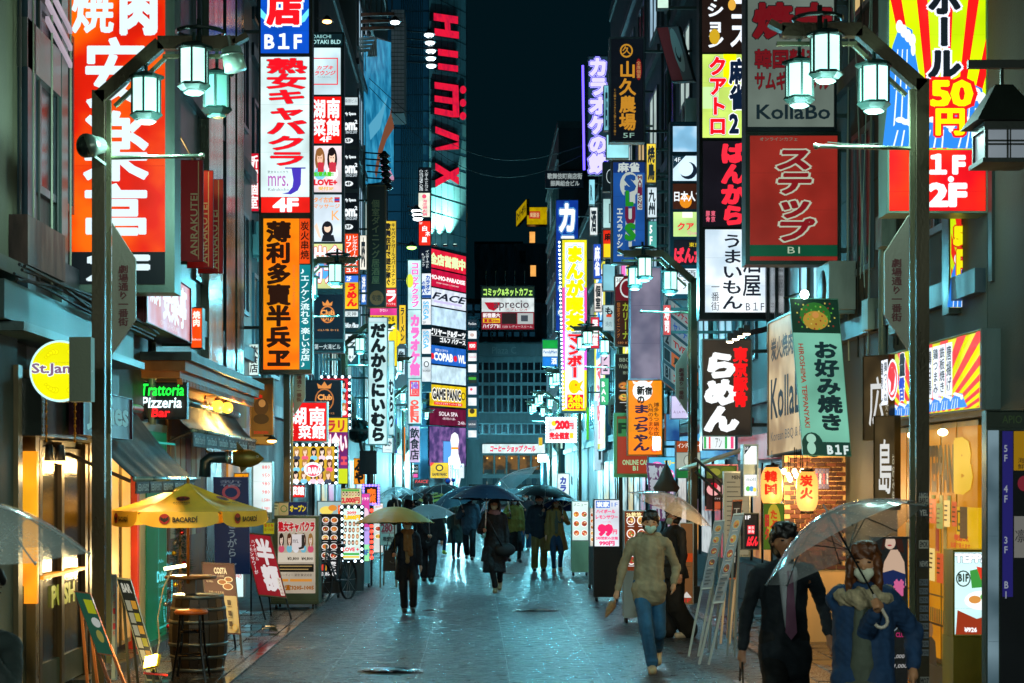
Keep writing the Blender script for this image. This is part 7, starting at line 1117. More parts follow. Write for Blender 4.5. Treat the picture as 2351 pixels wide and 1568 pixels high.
# noren style blue cloth banner
pl = Plane(P(490, 1095, 23.5), (1, 0, 0), (.02, 0, -1), 0, 0, .0045, .0125, .002)
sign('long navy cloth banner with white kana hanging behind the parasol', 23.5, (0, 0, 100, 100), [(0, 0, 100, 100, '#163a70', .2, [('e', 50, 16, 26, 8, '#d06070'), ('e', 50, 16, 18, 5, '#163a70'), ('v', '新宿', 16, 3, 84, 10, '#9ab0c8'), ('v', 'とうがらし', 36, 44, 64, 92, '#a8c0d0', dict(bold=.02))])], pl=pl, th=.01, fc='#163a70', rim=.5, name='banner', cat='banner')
# parasol, table, barrel, stool
def barrel(label, c, h, r):
    t = thing('barrel', label, 'barrel', c); q = MB(); n = 18; wd = [mat('#33240f', .4, 0, .5, 8), mat('#261a0c', .45, 0, .5, 8)]
    for k in range(n):
        q = MB(); vs = []; a0 = 2 * math.pi * k / n + .012; a1 = 2 * math.pi * (k + 1) / n - .012
        for j in range(6):
            z = h * j / 5; rr = r * (.84 + .16 * math.sin(math.pi * j / 5))
            for a in (a0, a1): vs.append(Vector(c) + Vector((rr * math.cos(a), rr * math.sin(a), z)))
            for a in (a1, a0): vs.append(Vector(c) + Vector((rr * .93 * math.cos(a), rr * .93 * math.sin(a), z)))
        fs = [(j * 4 + i, j * 4 + (i + 1) % 4, j * 4 + 4 + (i + 1) % 4, j * 4 + 4 + i) for j in range(5) for i in range(4)] + [(3, 2, 1, 0), (20, 21, 22, 23)]; q.add(vs, fs, wd[k % 2]); q.build('stave', t)
    for z in (.04, .2, .36, .64, .8, .95): q = MB(); rr = r * (.845 + .16 * math.sin(math.pi * z)) + .003; rr2 = r * (.845 + .16 * math.sin(math.pi * min(1, z + .045))) + .003; q.lathe([(rr, h * z), (rr2, h * (z + .045))], c, mat('#6a7270', .35, .8, .4), 24); q.build('hoop', t)
    q = MB(); q.tube([Vector(c) + Vector((0, 0, h * .95)), Vector(c) + Vector((0, 0, h * .97))], r * .8, wd[0], 20); q.build('lid', t); return t
Yb = 19.4; bc = P(455, gnd(Yb), Yb); bc.z = 0
barrel('wooden barrel used as a standing table under the yellow parasol', bc, .84, .315)
t = thing('table', 'round wooden table top on a short post standing on the barrel', 'table', bc + Vector((-.05, 0, .84))); q = MB(); c = bc + Vector((-.09, .05, 1.0)); q.lathe([(.02, 0), (.27, 0), (.28, .015), (.27, .03), (.01, .03)], c, wood, 24); q.build('tabletop', t); q = MB(); q.box(c + Vector((-.06, -.05, -.16)), c + Vector((.06, .05, -.002)), wood); q.build('post', t)
t = thing('bar_stool', 'black metal stool with an orange leather seat before the barrel', 'stool', P(439, gnd(18.7), 18.7).xy.to_3d()); c = P(439, 0, 18.7); c.z = .70; q = MB(); q.lathe([(.01, -.02), (.165, -.02), (.175, .0), (.16, .022), (.01, .028)], c, mat('#c85a10', .35), 20); q.build('seat', t); bm2 = mat('#14181a', .3, .7)
for sx in (-1, 1):
    for sy in (-1, 1): q = MB(); q.tube([c + Vector((sx * .1, sy * .1, -.02)), c + Vector((sx * .12, sy * .12, -.35)), (c.x + sx * .17, c.y + sy * .17, 0)], .013, bm2, 6); q.build('leg', t)
for z, r_ in ((.26, .15), (.5, .125)): q = MB(); q.tube([(c.x + r_ * math.cos(R(a)), c.y + r_ * math.sin(R(a)), z) for a in range(0, 361, 30)], .01, bm2, 6, False); q.build('footring', t)
Yp = 19.4; tip = P(432, 1108, Yp); t = thing('parasol', 'yellow market parasol with red emblem medallions over the barrel table', 'parasol', (tip.x, tip.y, .9)); ym = mat('#f4c038', .5, 0, .2, 4, .1); n = 6; Rr = .84; z1 = P(0, 1172, Yp).z; sp = R(2)
def ppt(k, r): a = 2 * math.pi * k / n + sp; return Vector((tip.x + Rr * r * math.cos(a), tip.y + Rr * r * math.sin(a), tip.z - (tip.z - z1) * r - .02 * math.sin(math.pi * r)))
for k in range(n):
    q = MB(); N = 8; vs = []
    for j in range(7):
        for i in range(N + 1): r = j / 6; p = ppt(k, r).lerp(ppt(k + 1, r), i / N); p.z -= .03 * math.sin(math.pi * i / N) * math.sin(math.pi * r); vs.append(p)
    q.add(vs, [(j * (N + 1) + i, (j + 1) * (N + 1) + i, (j + 1) * (N + 1) + i + 1, j * (N + 1) + i + 1) for j in range(6) for i in range(N)], ym, True)
    o = q.build('canopy_panel', t); q = MB(); vs = []
    for i in range(13):
        p = ppt(k, 1.).lerp(ppt(k + 1, 1.), .03 + .94 * i / 12); vs += [p, p + Vector(((p.x - tip.x) * .02, (p.y - tip.y) * .02, -.165 + (.06 * (abs(i - 6) / 6) ** 4))) ]
    q.add(vs, [(2 * i, 2 * i + 1, 2 * i + 3, 2 * i + 2) for i in range(12)], ym, True); vo = q.build('valance', t)
    a, b = ppt(k, 1.), ppt(k + 1, 1.); nrm = Vector(((a + b).x / 2 - tip.x, (a + b).y / 2 - tip.y, 0)).normalized(); w = (b - a).length
    if nrm.y < .5:
        o_, u = (a, b - a); 
        pl = Plane(o_ + nrm * .012, u, (nrm.x * .02, nrm.y * .02, -1), 0, 0, w / 100, .16 / 100, .002); q = MB(); draw(q, pl, [('e', 32, 46, 6.6, 34, '#a01810'), ('p', [(27, 30), (31, 44), (32, 36), (33, 44), (37, 30), (37, 52), (32, 68), (27, 52)], '#141010'), ('h', 'BACARDÍ', 42, 28, 72, 66, '#2a2014', dict(bold=.04))], 0, .004); q.build('lettering', vo)
        m1 = ppt(k, .78).lerp(ppt(k + 1, .78), .5); m0 = ppt(k, .5).lerp(ppt(k + 1, .5), .5); pl = Plane(m0 + Vector((0, 0, .0)) - u.normalized() * .15, u, m1 - m0, 0, 0, .003, .0034, .002); pl.n = pl.u.cross(pl.v) * -1
        if pl.n.z < 0: pl.n = -pl.n
        q = MB(); draw(q, pl, [('e', 50, 22, 24, 20, '#8a1410'), ('p', [(30, 12), (44, 26), (50, 10), (56, 26), (70, 12), (68, 30), (50, 40), (32, 30)], '#141010'), ('h', 'BACARDI', 22, 56, 78, 66, '#5a481c', dict(bold=.02)), ('h', 'TOGETHER', 26, 70, 74, 78, '#6a5420', dict(res=1))], 0, .03); q.build('medallion', o)
q = MB(); q.tube([tip + Vector((0, 0, .05)), (tip.x, tip.y, .95)], .017, mat('#b06a1c', .4), 8); q.build('pole', t)
for k in range(n): q = MB(); q.tube([ppt(k, r / 4) - Vector((0, 0, .02)) for r in range(5)], .008, mat('#8a6a30', .4), 5); q.build('rib', t)
# work light, cable, christmas tree, fish
c = P(350, 1524, 15.1); t = thing('work_light', 'bright square floor work light glowing beside the food board', 'work light', c); q = MB(); pl = Plane(c + Vector((-.06, 0, .06)), (1, -.3, .25), (-.1, -.35, -1), 0, 0, .0012, .001, .001); pl.box(q, 0, 0, 100, 100, -.05, 0, mat('#c8a818', .4)); q.build('housing', t); q = MB(); pl.box(q, 8, 8, 92, 92, .001, .006, lit('#fff0a8', 28, 0, None, True)); q.build('lens', t); glow(t, c + Vector((-.02, -.15, .12)), 40, (1, .78, .35)); q = MB(); q.tube([c + Vector((-.08, .04, -.08)), c + Vector((.12, .05, -.1))], .01, mat('#c02818', .4), 6); q.tube([c + Vector((0, .05, -.05)), (c.x, c.y + .05, 0)], .012, mat('#20241c', .4), 6); q.build('stand', t)
q = MB(); q.tube([P(395, 1310, 19), P(375, 1350, 19), P(362, 1420, 18.5), P(366, 1470, 18), P(358, 1520, 17)], .008, mat('#c8b890', .6), 5); q.build('cable', label='pale power cable hanging down from the parasol lamp', cat='cable', o0=P(366, 1470, 18))
q = MB(); c = P(402, 1216 + 90, 20.3); q.tube([c + Vector((-.12, 0, 0)), c + Vector((.12, 0, .04))], .02, lit('#fff0b0', 7, 0, None, True), 8); glow(q.build('clip_light', label='small bright clip light on the parasol pole above the table', cat='lamp', o0=c), c + Vector((.05, -.1, .02)), 80, (1, .72, .3))
c = P(414, gnd(21.4), 21.4); c.z = 0; t = thing('christmas_tree', 'dark christmas tree with baubles behind the parasol', 'christmas tree', c); rd = random.Random(9); q = MB(); gn = [mat('#0c2416', .7), mat('#14341e', .7)]
for k in range(1500):
    z = rd.uniform(.25, 1.62); r = (1.7 - z) * .17 * rd.uniform(.3, 1); a = rd.uniform(0, 6.3); p = c + Vector((r * math.cos(a), r * math.sin(a), z)); d = Vector((math.cos(a), math.sin(a), rd.uniform(-.5, .2))) * rd.uniform(.04, .09); w = Vector((-math.sin(a), math.cos(a), .3)) * .009
    q.add([p - w, p + w, p + d], [(0, 1, 2)], gn[k % 2])
o = q.build('foliage', t, kind='stuff'); q = MB(); q.tube([c, c + Vector((0, 0, 1.6))], [.03, .01], wood, 6); q.build('trunk', t)
for k in range(10): z = .35 + k * .12; a = 4.2 + math.sin(k * 2.3) * 1.2; r = (1.7 - z) * .16; q = MB(); q.ell(c + Vector((r * math.cos(a), r * math.sin(a), z)), .03, mat(['#a01818', '#c8a020', '#8a8a90'][k % 3], .15, .6), 8, 6); q.build('bauble', t)
c = P(570, 1053, 25.5); t = thing('fish_figure', 'large golden tuna figure hanging over the fish restaurant', 'fish figure', c); q = MB(); prof = [(0, .0), (.03, .035), (.08, .08), (.18, .125), (.32, .13), (.45, .1), (.6, .05), (.7, .02)]; vs = []; N = 14
for d_, r_ in prof:
    for k in range(N): a = 2 * math.pi * k / N; vs.append(c + Vector((.22 - d_, .5 * r_ * math.cos(a) * 1.2, r_ * math.sin(a) + .02 * d_)))
q.add(vs, [(j * N + k, j * N + (k + 1) % N, (j + 1) * N + (k + 1) % N, (j + 1) * N + k) for j in range(7) for k in range(N)], mat('#8a7428', .3, .4, .3), True); q.build('body', t)
for pts in ([(-.46, .02), (-.62, .16), (-.54, .02), (-.62, -.12)], [(-.05, .12), (-.16, .24), (-.16, .11)], [(0, -.11), (-.1, -.2), (-.12, -.1)]): q = MB(); q.add([c + Vector((x, -.01, z)) for x, z in pts] + [c + Vector((x, .01, z)) for x, z in pts], [tuple(range(len(pts))), tuple(range(len(pts), 2 * len(pts)))[::-1]] + [(i, i + len(pts), (i + 1) % len(pts) + len(pts), (i + 1) % len(pts)) for i in range(len(pts))], mat('#6a5a20', .4, .3)); q.build('fin', t)
q = MB(); q.ell(c + Vector((.13, -.05, .03)), (.02, .015, .02), mat('#e8e0c0', .2), 8, 6); q.ell(c + Vector((.135, -.064, .03)), (.009, .006, .009), mat('#101010', .1), 8, 6); q.build('eye', t)
q = MB(); q.tube([P(470, 1095, 23), P(472, 1060, 23), P(484, 1050, 23), P(520, 1050, 23)], .075, mat('#1a2e38', .3, .3), 12); q.tube([P(520, 1050, 23), P(532, 1050, 23)], .085, mat('#b8c4c4', .15, .9), 12); q.build('exhaust_duct', label='thick dark exhaust pipe with chrome end below the trattoria awning', cat='pipe', o0=P(500, 1060, 23))
# bicycle beside the black menu
c = P(742, 1320, 30.2); t = thing('bicycle', 'bicycle parked end on beside the sign cabinet', 'bicycle', (c.x, c.y, 0)); dkm = mat('#101418', .4, .4)
def wheel(cx, cy, r=.33, par=None):
    q = MB(); q.tube([(cx + r * math.cos(R(a)) * .35, cy + r * math.cos(R(a)) * .93, r + r * math.sin(R(a))) for a in range(0, 361, 15)], .02, mat('#0c0e10', .6), 6, False); o = q.build('wheel', par); q = MB()
    for k in range(10): a = R(36 * k); q.tube([(cx, cy, r), (cx + r * math.cos(a) * .35, cy + r * math.cos(a) * .93, r + r * math.sin(a))], .003, mat('#9aa4a4', .3, .8), 4)
    q.build('spokes', o)
wheel(c.x, c.y, par=t); wheel(c.x + .35, c.y + .95, par=t); q = MB()
for a, b in (((0, 0, .33), (.05, .15, .95)), ((.05, .13, .8), (.18, .5, .35)), ((.18, .5, .35), (.24, .66, .85)), ((.05, .15, .85), (.23, .62, .75)), ((.18, .5, .35), (.35, .95, .33)), ((.35, .95, .33), (.23, .62, .75))): q.tube([Vector(a) + Vector((c.x, c.y, 0)), Vector(b) + Vector((c.x, c.y, 0))], .015, mat('#7a8890', .3, .6), 6)
q.build('frame', t); q = MB(); q.tube([(c.x - .22, c.y + .25, .98), (c.x - .1, c.y + .13, 1.03), (c.x + .2, c.y + .13, 1.03), (c.x + .3, c.y + .25, .98)], .013, dkm, 6); q.build('handlebar', t); q = MB(); q.ell((c.x + .25, c.y + .68, .92), (.08, .13, .035), dkm, 10, 6); q.build('saddle', t)
# ------------------------------------------------------------------ right side props
t = thing('shopfront', 'yellow lit grill shop window wall with TEPPAN lettering', 'shop front', (RX, 18.5, 0)); yl = lit('#d88c08', .72, .3, '#a86406', True)
for (a, b) in ((2060, 2082), (2083, 2160), (2161, 2196), (2197, 2246)):
    w_ = fpart(t, 'window_frame', RX, a, b, .25, 2.6, .04, mat('#8a6a18', .4, .3)); fpart(w_, 'pane', RX, a + 1.5, b - 1.5, .3, 2.55, .046, yl)
q = MB(); pl = oblique((RX - .048, YX(RX, 2139), 2.4), (RX - .048, YX(RX, 2243), 2.4), (RX - .048, YX(RX, 2139), 1.95)); draw(q, pl, [('h', 'TEPPAN', 2, 8, 62, 98, '#3a2a08', dict(bold=.05)), ('h', 'B', 68, 0, 98, 96, '#f0c020', dict(bold=.08))], .6); q.build('lettering', t)
q = MB(); xa, xb = YX(RX - .05, 2084), YX(RX - .05, 2244); pl = oblique((RX - .053, xa, 2.54), (RX - .053, xb, 2.54), (RX - .053, xa, .3)); it = []; rd = random.Random(77)
for k in range(16): x = 3 + (k % 8) * 12; y = 30 + (k // 8) * 20 + rd.uniform(0, 4); it += [('r', x, y, x + rd.uniform(6, 10), y + rd.uniform(10, 15), rd.choice(['#f0e0a8', '#c85020', '#7a8a40', '#e8c878', '#503818']))] + [('r', x + 1, y + 2 + 2 * j, x + 5, y + 2.7 + 2 * j, '#4a3010') for j in range(4)]
for k in range(30): x = 2 + k * 3.2; it += [('r', x, 76, x + 1.5, 82, rd.choice(['#2a4020', '#5a2810', '#806020', '#1c2818']))]
it += [('r', 0, 82, 100, 83, '#3a2408'), ('r', 0, 70, 100, 70.7, '#5a3c10'), ('p', [(8, 100), (10, 88), (16, 86), (20, 88), (22, 100)], '#2c2010'), ('e', 15, 84, 3, 3, '#6a4628'), ('p', [(60, 100), (62, 90), (68, 88), (74, 90), (76, 100)], '#3a2c18'), ('e', 68, 85.5, 3, 3, '#7a5430')]
draw(q, pl, it, .75); q.build('interior_display', t)
for y_ in (17.2, 18.4, 19.4): q = MB(); q.ell((RX - .2, y_, 2.5), (.05, .05, .035), lit('#fff0b0', 8, 0, None, True), 8, 6); o = q.build('added_spill_lamp', t); glow(o, (RX - .85, y_, 2.3), 10, (1, .72, .25))  # lamps added for warm spill in front of the shop
for y_ in (18.0, 19.6): q = MB(); q.ell((-3.6, y_, 2.3), (.05, .05, .035), lit('#ffe0a0', 8, 0, None, True), 8, 6); o = q.build('added_awning_lamp', t2); glow(o, (-3.5, y_, 2.2), 30, (1, .62, .22))  # added bulbs that throw warm light under the awning
fpart(t, 'fascia', RX, 2040, 2262, 2.62, 2.72, .1, mat('#3a3020', .5)); fpart(t, 'plinth', RX, 2030, 2262, 0, .24, .08, mat('#5a5a40', .4)); 
for k in range(10): fpart(t, 'poster', RX, 2080 + k * 9 + (k // 5) * 14, 2087 + k * 9 + (k // 5) * 14, 1.35 + .3 * (k % 2), 1.6 + .3 * (k % 2), .052, mat(['#c8b070', '#8a9a50', '#b03820', '#e8d8a0'][k % 4], .6))
fpart(t, 'notice_board', RX, 2196, 2246, 1.38, 1.8, .06, lit('#d8a810', .8, .2)); q = MB(); pl = oblique((RX - .062, YX(RX, 2196), 1.8), (RX - .062, YX(RX, 2246), 1.8), (RX - .062, YX(RX, 2196), 1.38)); draw(q, pl, [('b', 35, 8, 75, 55, '#3a3010', 4), ('r', 42, 36, 66, 42, '#3a3010'), ('h', '喫煙OK', 25, 62, 90, 76, '#c03818', dict(bold=.05)), ('h', 'お席で吸えます', 8, 80, 98, 92, '#c03818', dict(bold=.03))], .8); q.build('lettering', t)
q = MB(); q.box((3.85, 15.3, .004), (RX, 20, .03), mat('#b86a20', .2, 0, .4, 6)); q.build('tile_step', t)
stand_sign('bright standing lightbox reading TEPPAN with food photos at the lower right', 16.2, (2186, 1262, 2290, 1462), [(2191, 1268, 2285, 1456, '#c8f0f0', 1., [('h', 'TEPPAN', 2192, 1272, 2290, 1290, '#f8fcff', dict(bold=.07, o=[('#406070', .11)]))] + [('p', [(2225, 1310), (2285, 1296), (2285, 1345), (2230, 1350)], '#3a8a3a'), ('p', [(2240, 1300), (2285, 1310), (2285, 1326), (2250, 1330)], '#c83820'), ('e', 2210, 1328, 17, 19, '#303c34'), ('e', 2210, 1328, 14, 16, '#c8f0f0'), ('h', 'B1F', 2199, 1318, 2221, 1334, '#303c34', dict(bold=.06)), ('e', 2250, 1378, 38, 22, '#f0f4f0'), ('e', 2236, 1376, 14, 9, '#c88840'), ('e', 2264, 1370, 16, 9, '#60b040'), ('p', [(2192, 1456), (2196, 1400), (2240, 1420), (2285, 1408), (2285, 1456)], '#8a3018'), ('e', 2266, 1438, 14, 10, '#e8b058'), ('h', '¥926', 2212, 1440, 2240, 1450, '#f0f0f0', dict(bold=.04))])], base='#a89030', fc='#c8a838', rim=4, th=.3)
q = MB(); pl = front(1995, 1235, 14.2); t = thing('roll_up_banner', 'black roll up banner of a bare shouldered woman behind the fur collared woman', 'banner stand', P(2040, gnd(14.2), 14.2).xy.to_3d()); pl.box(q, 2002, 1236, 2084, 1686, -.02, .0, mat('#0e1014', .5)); o = q.build('banner_cloth', t)
q = MB(); draw(q, pl, [('p', [(2022, 1330), (2030, 1290), (2045, 1262), (2062, 1262), (2076, 1290), (2080, 1345)], '#e8c4a8'), ('e', 2043, 1246, 13, 15, '#f0d0b8'), ('p', [(2028, 1236), (2034, 1236), (2030, 1262), (2022, 1262)], '#3a1c14'), ('p', [(2054, 1236), (2070, 1236), (2076, 1270), (2062, 1266)], '#3a1c14'), ('e', 2042, 1252, 5, 2, '#c03848'), ('p', [(2024, 1315), (2050, 1308), (2078, 1318), (2078, 1345), (2026, 1345)], '#1c2c60'), ('v', '着', 2050, 1330, 2076, 1368, '#f070a8', dict(bold=.05)), ('e', 2040, 1420, 26, 34, '#8a9aa0'), ('e', 2040, 1420, 24, 31, '#0e1014'), ('v', '門', 2028, 1400, 2052, 1440, '#c8d0d0', dict(bold=.03)), ('h', 'CLUB', 2056, 1452, 2080, 1462, '#c03070', dict(bold=.04)), ('h', '9,000', 2046, 1502, 2074, 1512, '#d8d8d8', dict(shear=.2)), ('h', '11,000', 2044, 1524, 2080, 1534, '#d8d8d8', dict(shear=.2))], .5, .001); q.build('print', o); q = MB(); pl.box(q, 1998, 1232, 2088, 1237, -.04, .02, mat('#181c20', .4, .4)); pl.box(q, 1998, 1686, 2088, 1698, -.1, .1, mat('#181c20', .4, .4)); q.build('frame', t)
for (l, Y, x0, y0, w, h, c1, it, lg) in [
    ('black 99 yen drinks lightbox on a wheeled cabinet right of the lane', 30.5, 1363, 1146, 60, 110, '#e8f0fa', [('r', 1368, 1150, 1400, 1166, '#3070d0'), ('h', '炭家', 1370, 1152, 1398, 1164, '#f0f8ff', dict(bold=.04)), ('h', '1F', 1404, 1154, 1418, 1163, '#3070d0'), ('h', 'ハイボール', 1369, 1170, 1412, 1178, '#e83878', dict(bold=.05)), ('h', 'レモンサワー', 1368, 1183, 1418, 1191, '#e83878', dict(bold=.05)), ('h', 'いつでも', 1384, 1196, 1402, 1200, '#e83878', dict(res=1)), ('h', '99', 1375, 1206, 1404, 1228, '#f02868', dict(bold=.1)), ('h', '円', 1407, 1216, 1416, 1226, '#f02868', dict(bold=.04)), ('h', '2時間飲み放題', 1368, 1232, 1418, 1239, '#e83878', dict(bold=.03)), ('h', '990円', 1376, 1242, 1410, 1252, '#e83878', dict(bold=.06))], '#101418'),
    ('lit white food menu stand beside the navy umbrella couple', 38.5, 1312, 1150, 40, 92, '#d8f8f0', food(1314, 1170, 1350, 1234, 2, 3, 51) + [('h', 'メニュー', 1316, 1154, 1346, 1162, '#406058', dict(res=1))], '#a8c8a0'),
    ('glowing orange food poster box behind the man in the hoodie', 26, 1432, 1172, 56, 140, '#6a2c10', food(1436, 1180, 1484, 1300, 2, 4, 52) + [('h', '2h飲放', 1436, 1176, 1470, 1186, '#f0e0a0', dict(bold=.04))], '#a8b8b8'),
    ('slim red and white food lightbox between two menu stands', 34, 1353, 1165, 12, 90, '#e0d8c8', food(1354, 1175, 1364, 1245, 1, 5, 53), '#303838')]:
    stand_sign(l, Y, (x0, y0, x0 + w, y0 + h), [(x0 + 2, y0 + 2, x0 + w - 2, y0 + h - 2, c1, .95, it)], base=lg, fc='#10181c' if w == 60 else '#90a4a4', rim=2, th=.2)
EZ = [('first leaning silver framed menu from the left on the right pavement', 21.5, (1640, 1196, 1664, 1352), -.22), ('second leaning silver framed menu on the right pavement', 20.6, (1684, 1180, 1708, 1384), -.26)]
for l, Y, fr, sk in EZ: easel(l, Y, fr, '#8a9aac', 0, food(8, 4, 92, 70, 1, 4, 61, '#9ab0c0') + [('r', 14, 72 + k * 5, 80 - (k * 13) % 30, 74 + k * 5, '#405060') for k in range(5)], lean=.2, skew=sk, legc='#98a4a4', fc='#b8c4c8')
easel('chalk menu board in an orange frame on the right pavement', 23, (1682, 1148, 1704, 1330), '#14181a', .3, [('V', 'The menu', 20, 10, 80, 80, '#d8d8c8', dict(res=1))], lean=.1, skew=-.1, fc='#b05a14', legc='#b8a890')
sign('cream framed notice board of drinks behind the leaning menus', 23.4, (1660, 1078 + 4, 1722, 1278), [(1663, 1086, 1719, 1274, '#a8a080', .5, [('h', 'MENU', 1680, 1092, 1706, 1100, '#30302c', dict(bold=.03))] + [('r', 1668, 1106 + k * 11, 1668 + 20 + (k * 17) % 28, 1108 + k * 11, '#48463c') for k in range(15)])], fc='#98a4a0', rim=2, th=.04)
stand_sign('brown standing board with an up arrow behind the black coated man', 24.6, (1560, 1200, 1592, 1388), [(1562, 1202, 1590, 1386, '#8a5c34', .55, [('p', [(1564, 1372), (1576, 1358), (1588, 1372)], '#f0e8e0'), ('h', '1F', 1570, 1374, 1584, 1382, '#d83830', dict(bold=.05)), ('r', 1566, 1300, 1586, 1301, '#3a2818'), ('r', 1566, 1308, 1584, 1309, '#3a2818'), ('r', 1566, 1316, 1582, 1317, '#3a2818'), ('r', 1562, 1270, 1590, 1290, '#c84818')])], fc='#c8ccc8', rim=1.5, th=.05, wheels=False)
sign('pink cherry and sweets poster in a black frame by the stairs', 25, (1618, 1066, 1694, 1172), [(1621, 1069, 1691, 1170, '#301c1c', .8, [('r', 1622, 1070, 1690, 1098, '#4a5a20'), ('e', 1640, 1084, 14, 9, '#8a8a30'), ('e', 1670, 1080, 16, 9, '#5a6a18'), ('e', 1638, 1124, 16, 14, '#f0a8a8'), ('e', 1638, 1116, 9, 8, '#c81830'), ('e', 1668, 1124, 16, 14, '#f0a8a8'), ('e', 1668, 1116, 9, 8, '#c81830'), ('h', 'カワイイが伝わるお店', 1636, 1142, 1680, 1147, '#f0e8e8', dict(res=1)), ('r', 1640, 1152, 1690, 1168, '#b85030')])], fc='#c07078', rim=2.5, name='poster_light')
sign('small white plate with blue and green dots left of the lanterns', 22.6, (1706, 1020, 1740, 1140), [(1709, 1024, 1737, 1066, '#e8f6fa', 1., [('p', [(1709, 1024), (1724, 1024), (1709, 1044)], '#18242c'), ('h', '5F', 1710, 1026, 1718, 1033, '#e8f0f4')]), (1709, 1090, 1737, 1138, '#e8f6fa', 1., [('h', 'noll', 1714, 1096, 1734, 1104, '#404c54'), ('e', 1717, 1122, 5, 6, '#50b050'), ('e', 1725, 1122, 5, 6, '#4090d0'), ('e', 1732, 1124, 4, 5, '#d8c840')])], fc='#6c7c7c', rim=2)
sign('black plate 1F with red kana under the white plate', 22.6, (1706, 1178, 1742, 1262), [(1709, 1181, 1739, 1259, '#14161a', .9, [('h', '1F', 1711, 1184, 1722, 1192, '#f0f0f4', dict(bold=.04)), ('r', 1716, 1206, 1732, 1226, '#e82838'), ('h', '東京', 1717, 1208, 1731, 1215, '#fff', dict(res=1)), ('h', '豚骨', 1717, 1217, 1731, 1224, '#fff', dict(res=1)), ('h', 'ばん', 1714, 1232, 1738, 1252, '#f82838', dict(bold=.07, shear=.2))])], fc='#404848', rim=2)
sign('green and yellow cloth banner between the two lanterns and the brick wall', 21.6, (1752, 1155, 1800, 1262), [(1753, 1156, 1799, 1261, '#5a7a20', .6, [('e', 1776, 1200, 16, 44, '#c8b030'), ('v', 'たぷり', 1768, 1170, 1784, 1236, '#d84818', dict(bold=.06)), ('v', '国タ', 1755, 1180, 1766, 1240, '#c83828', dict(bold=.05))])], name='banner', cat='banner', th=.02, fc='#5a7a20', rim=.5)
# brick wall with single bricks
Yw = 22.8; x0, x1 = P(1800, 0, Yw).x, P(1945, 0, Yw).x; t = thing('wall', 'lit brick wall behind the two paper lanterns', 'brick wall', ((x0 + x1) / 2, Yw, 0)); q = MB(); q.box((x0, Yw, 0), (x1, Yw + .15, 2.35), mat('#c8a068', .8, 0, .2)); q.build('mortar', t); bms = [mat('#4a2416', .6, 0, .3), mat('#5c2e1a', .6, 0, .3), mat('#3a1e14', .6, 0, .3)]; bs = []
for m_ in bms: q = MB(); q.box((0, -.018, 0), (.118, 0, .048), m_); bs.append(q.build('brick', t, local=True))
used = set(); n = 0
for r_ in range(24):
    for c_ in range(6):
        z = .93 + r_ * .058; x = x0 + .006 + c_ * .13 - (.06 if r_ % 2 else 0)
        if x < x0 or x + .118 > x1: continue
        i = rd.randrange(3); o = bs[i] if i not in used else bs[i].copy()
        if i in used: SC.collection.objects.link(o)
        used.add(i); o.location = Vector((x, Yw - .0005, z)) - ORG[t.name]
for i, (x, y, s_, l) in enumerate(((1772, 1118, '韓国', 'left glowing paper lantern with two red characters under the cream sign'), (1853, 1128, '炭火', 'right glowing paper lantern with two red characters before the brick wall'))):
    Yl = 21.9; c = P(x, y, Yl); t = thing('paper_lantern', l, 'lantern', c, 'glowing paper lanterns of the barbecue shop'); q = MB(); pr_ = []; r = .132; h = .235
    for k in range(25): z = -h + 2 * h * k / 24; pr_.append((r * (1 - abs(z / h) ** 4 * .42) * (1 - .02 * (k % 2)), z))
    q.lathe(pr_, c, lit('#ffb860', 1.35, .12, '#ff8a28', True), 24); o = q.build('paper_body', t); q = MB(); q.lathe([(.075, -.03), (.08, .02)], c - Vector((0, 0, h)), mat('#14100c', .5), 16); q.lathe([(.075, -.02), (.08, .03)], c + Vector((0, 0, h)), mat('#14100c', .5), 16); q.build('cap', t); q = MB(); q.tube([c + Vector((0, 0, h)), c + Vector((0, 0, h + .2))], .005, dkm, 4); q.build('cord', t); glow(t, c - Vector((0, .25, .1)), 22, (1, .6, .25), .1)
    q = MB()
    for j, ch in enumerate(s_):
        v, f, bd, bb = glyph(ch); 
        def wrap(p, q_, e=.004): xx = (p - .5) * .15 - .03; return c + Vector((xx, -math.sqrt(max(r * r - xx * xx, .001)) - e, .13 - j * .15 - (.88 - q_) * .0 + (q_ - .4) * .14))
        q.add([wrap(*a_) for a_ in v], f, lit('#d82008', .9, 0))
        for (a_, b_) in bd:
            P0, P1 = v[a_], v[b_]; dx, dy = P1[0] - P0[0], P1[1] - P0[1]; L_ = math.hypot(dx, dy) or 1; dx *= .045 / L_; dy *= .045 / L_
            q.add([wrap(P0[0] - dy, P0[1] + dx, .006), wrap(P1[0] - dy, P1[1] + dx, .006), wrap(P1[0] + dy, P1[1] - dx, .006), wrap(P0[0] + dy, P0[1] - dx, .006)], [(0, 1, 2, 3)], lit('#d82008', .9, 0))
    q.build('lettering', o)
for k in range(7):
    c = P(1800 + k * 7 + (k % 2) * 3, 1082 + (k % 3) * 9, 22.1); t = thing('light_bulb', ['first', 'second', 'third', 'fourth', 'fifth', 'sixth', 'last'][k] + ' bare glowing bulb from the left in the cluster between the lanterns', 'light bulb', c, 'bare bulbs hanging between the lanterns'); q = MB(); q.ell(c, (.03, .03, .038), lit('#ffd8a0', 9, 0, None, True), 8, 6); q.build('glass', t); q = MB(); q.tube([c + Vector((0, 0, .035)), c + Vector((0, 0, .2 + .03 * k))], .006, dkm, 5); q.build('cord', t)
    if k in (1, 5): glow(t, c - Vector((0, -.1, .08)), 35)
t = thing('noren_curtain', 'short dark blue shop curtain on rings right of the lantern', 'curtain', P(1885, 1085, 22.4))
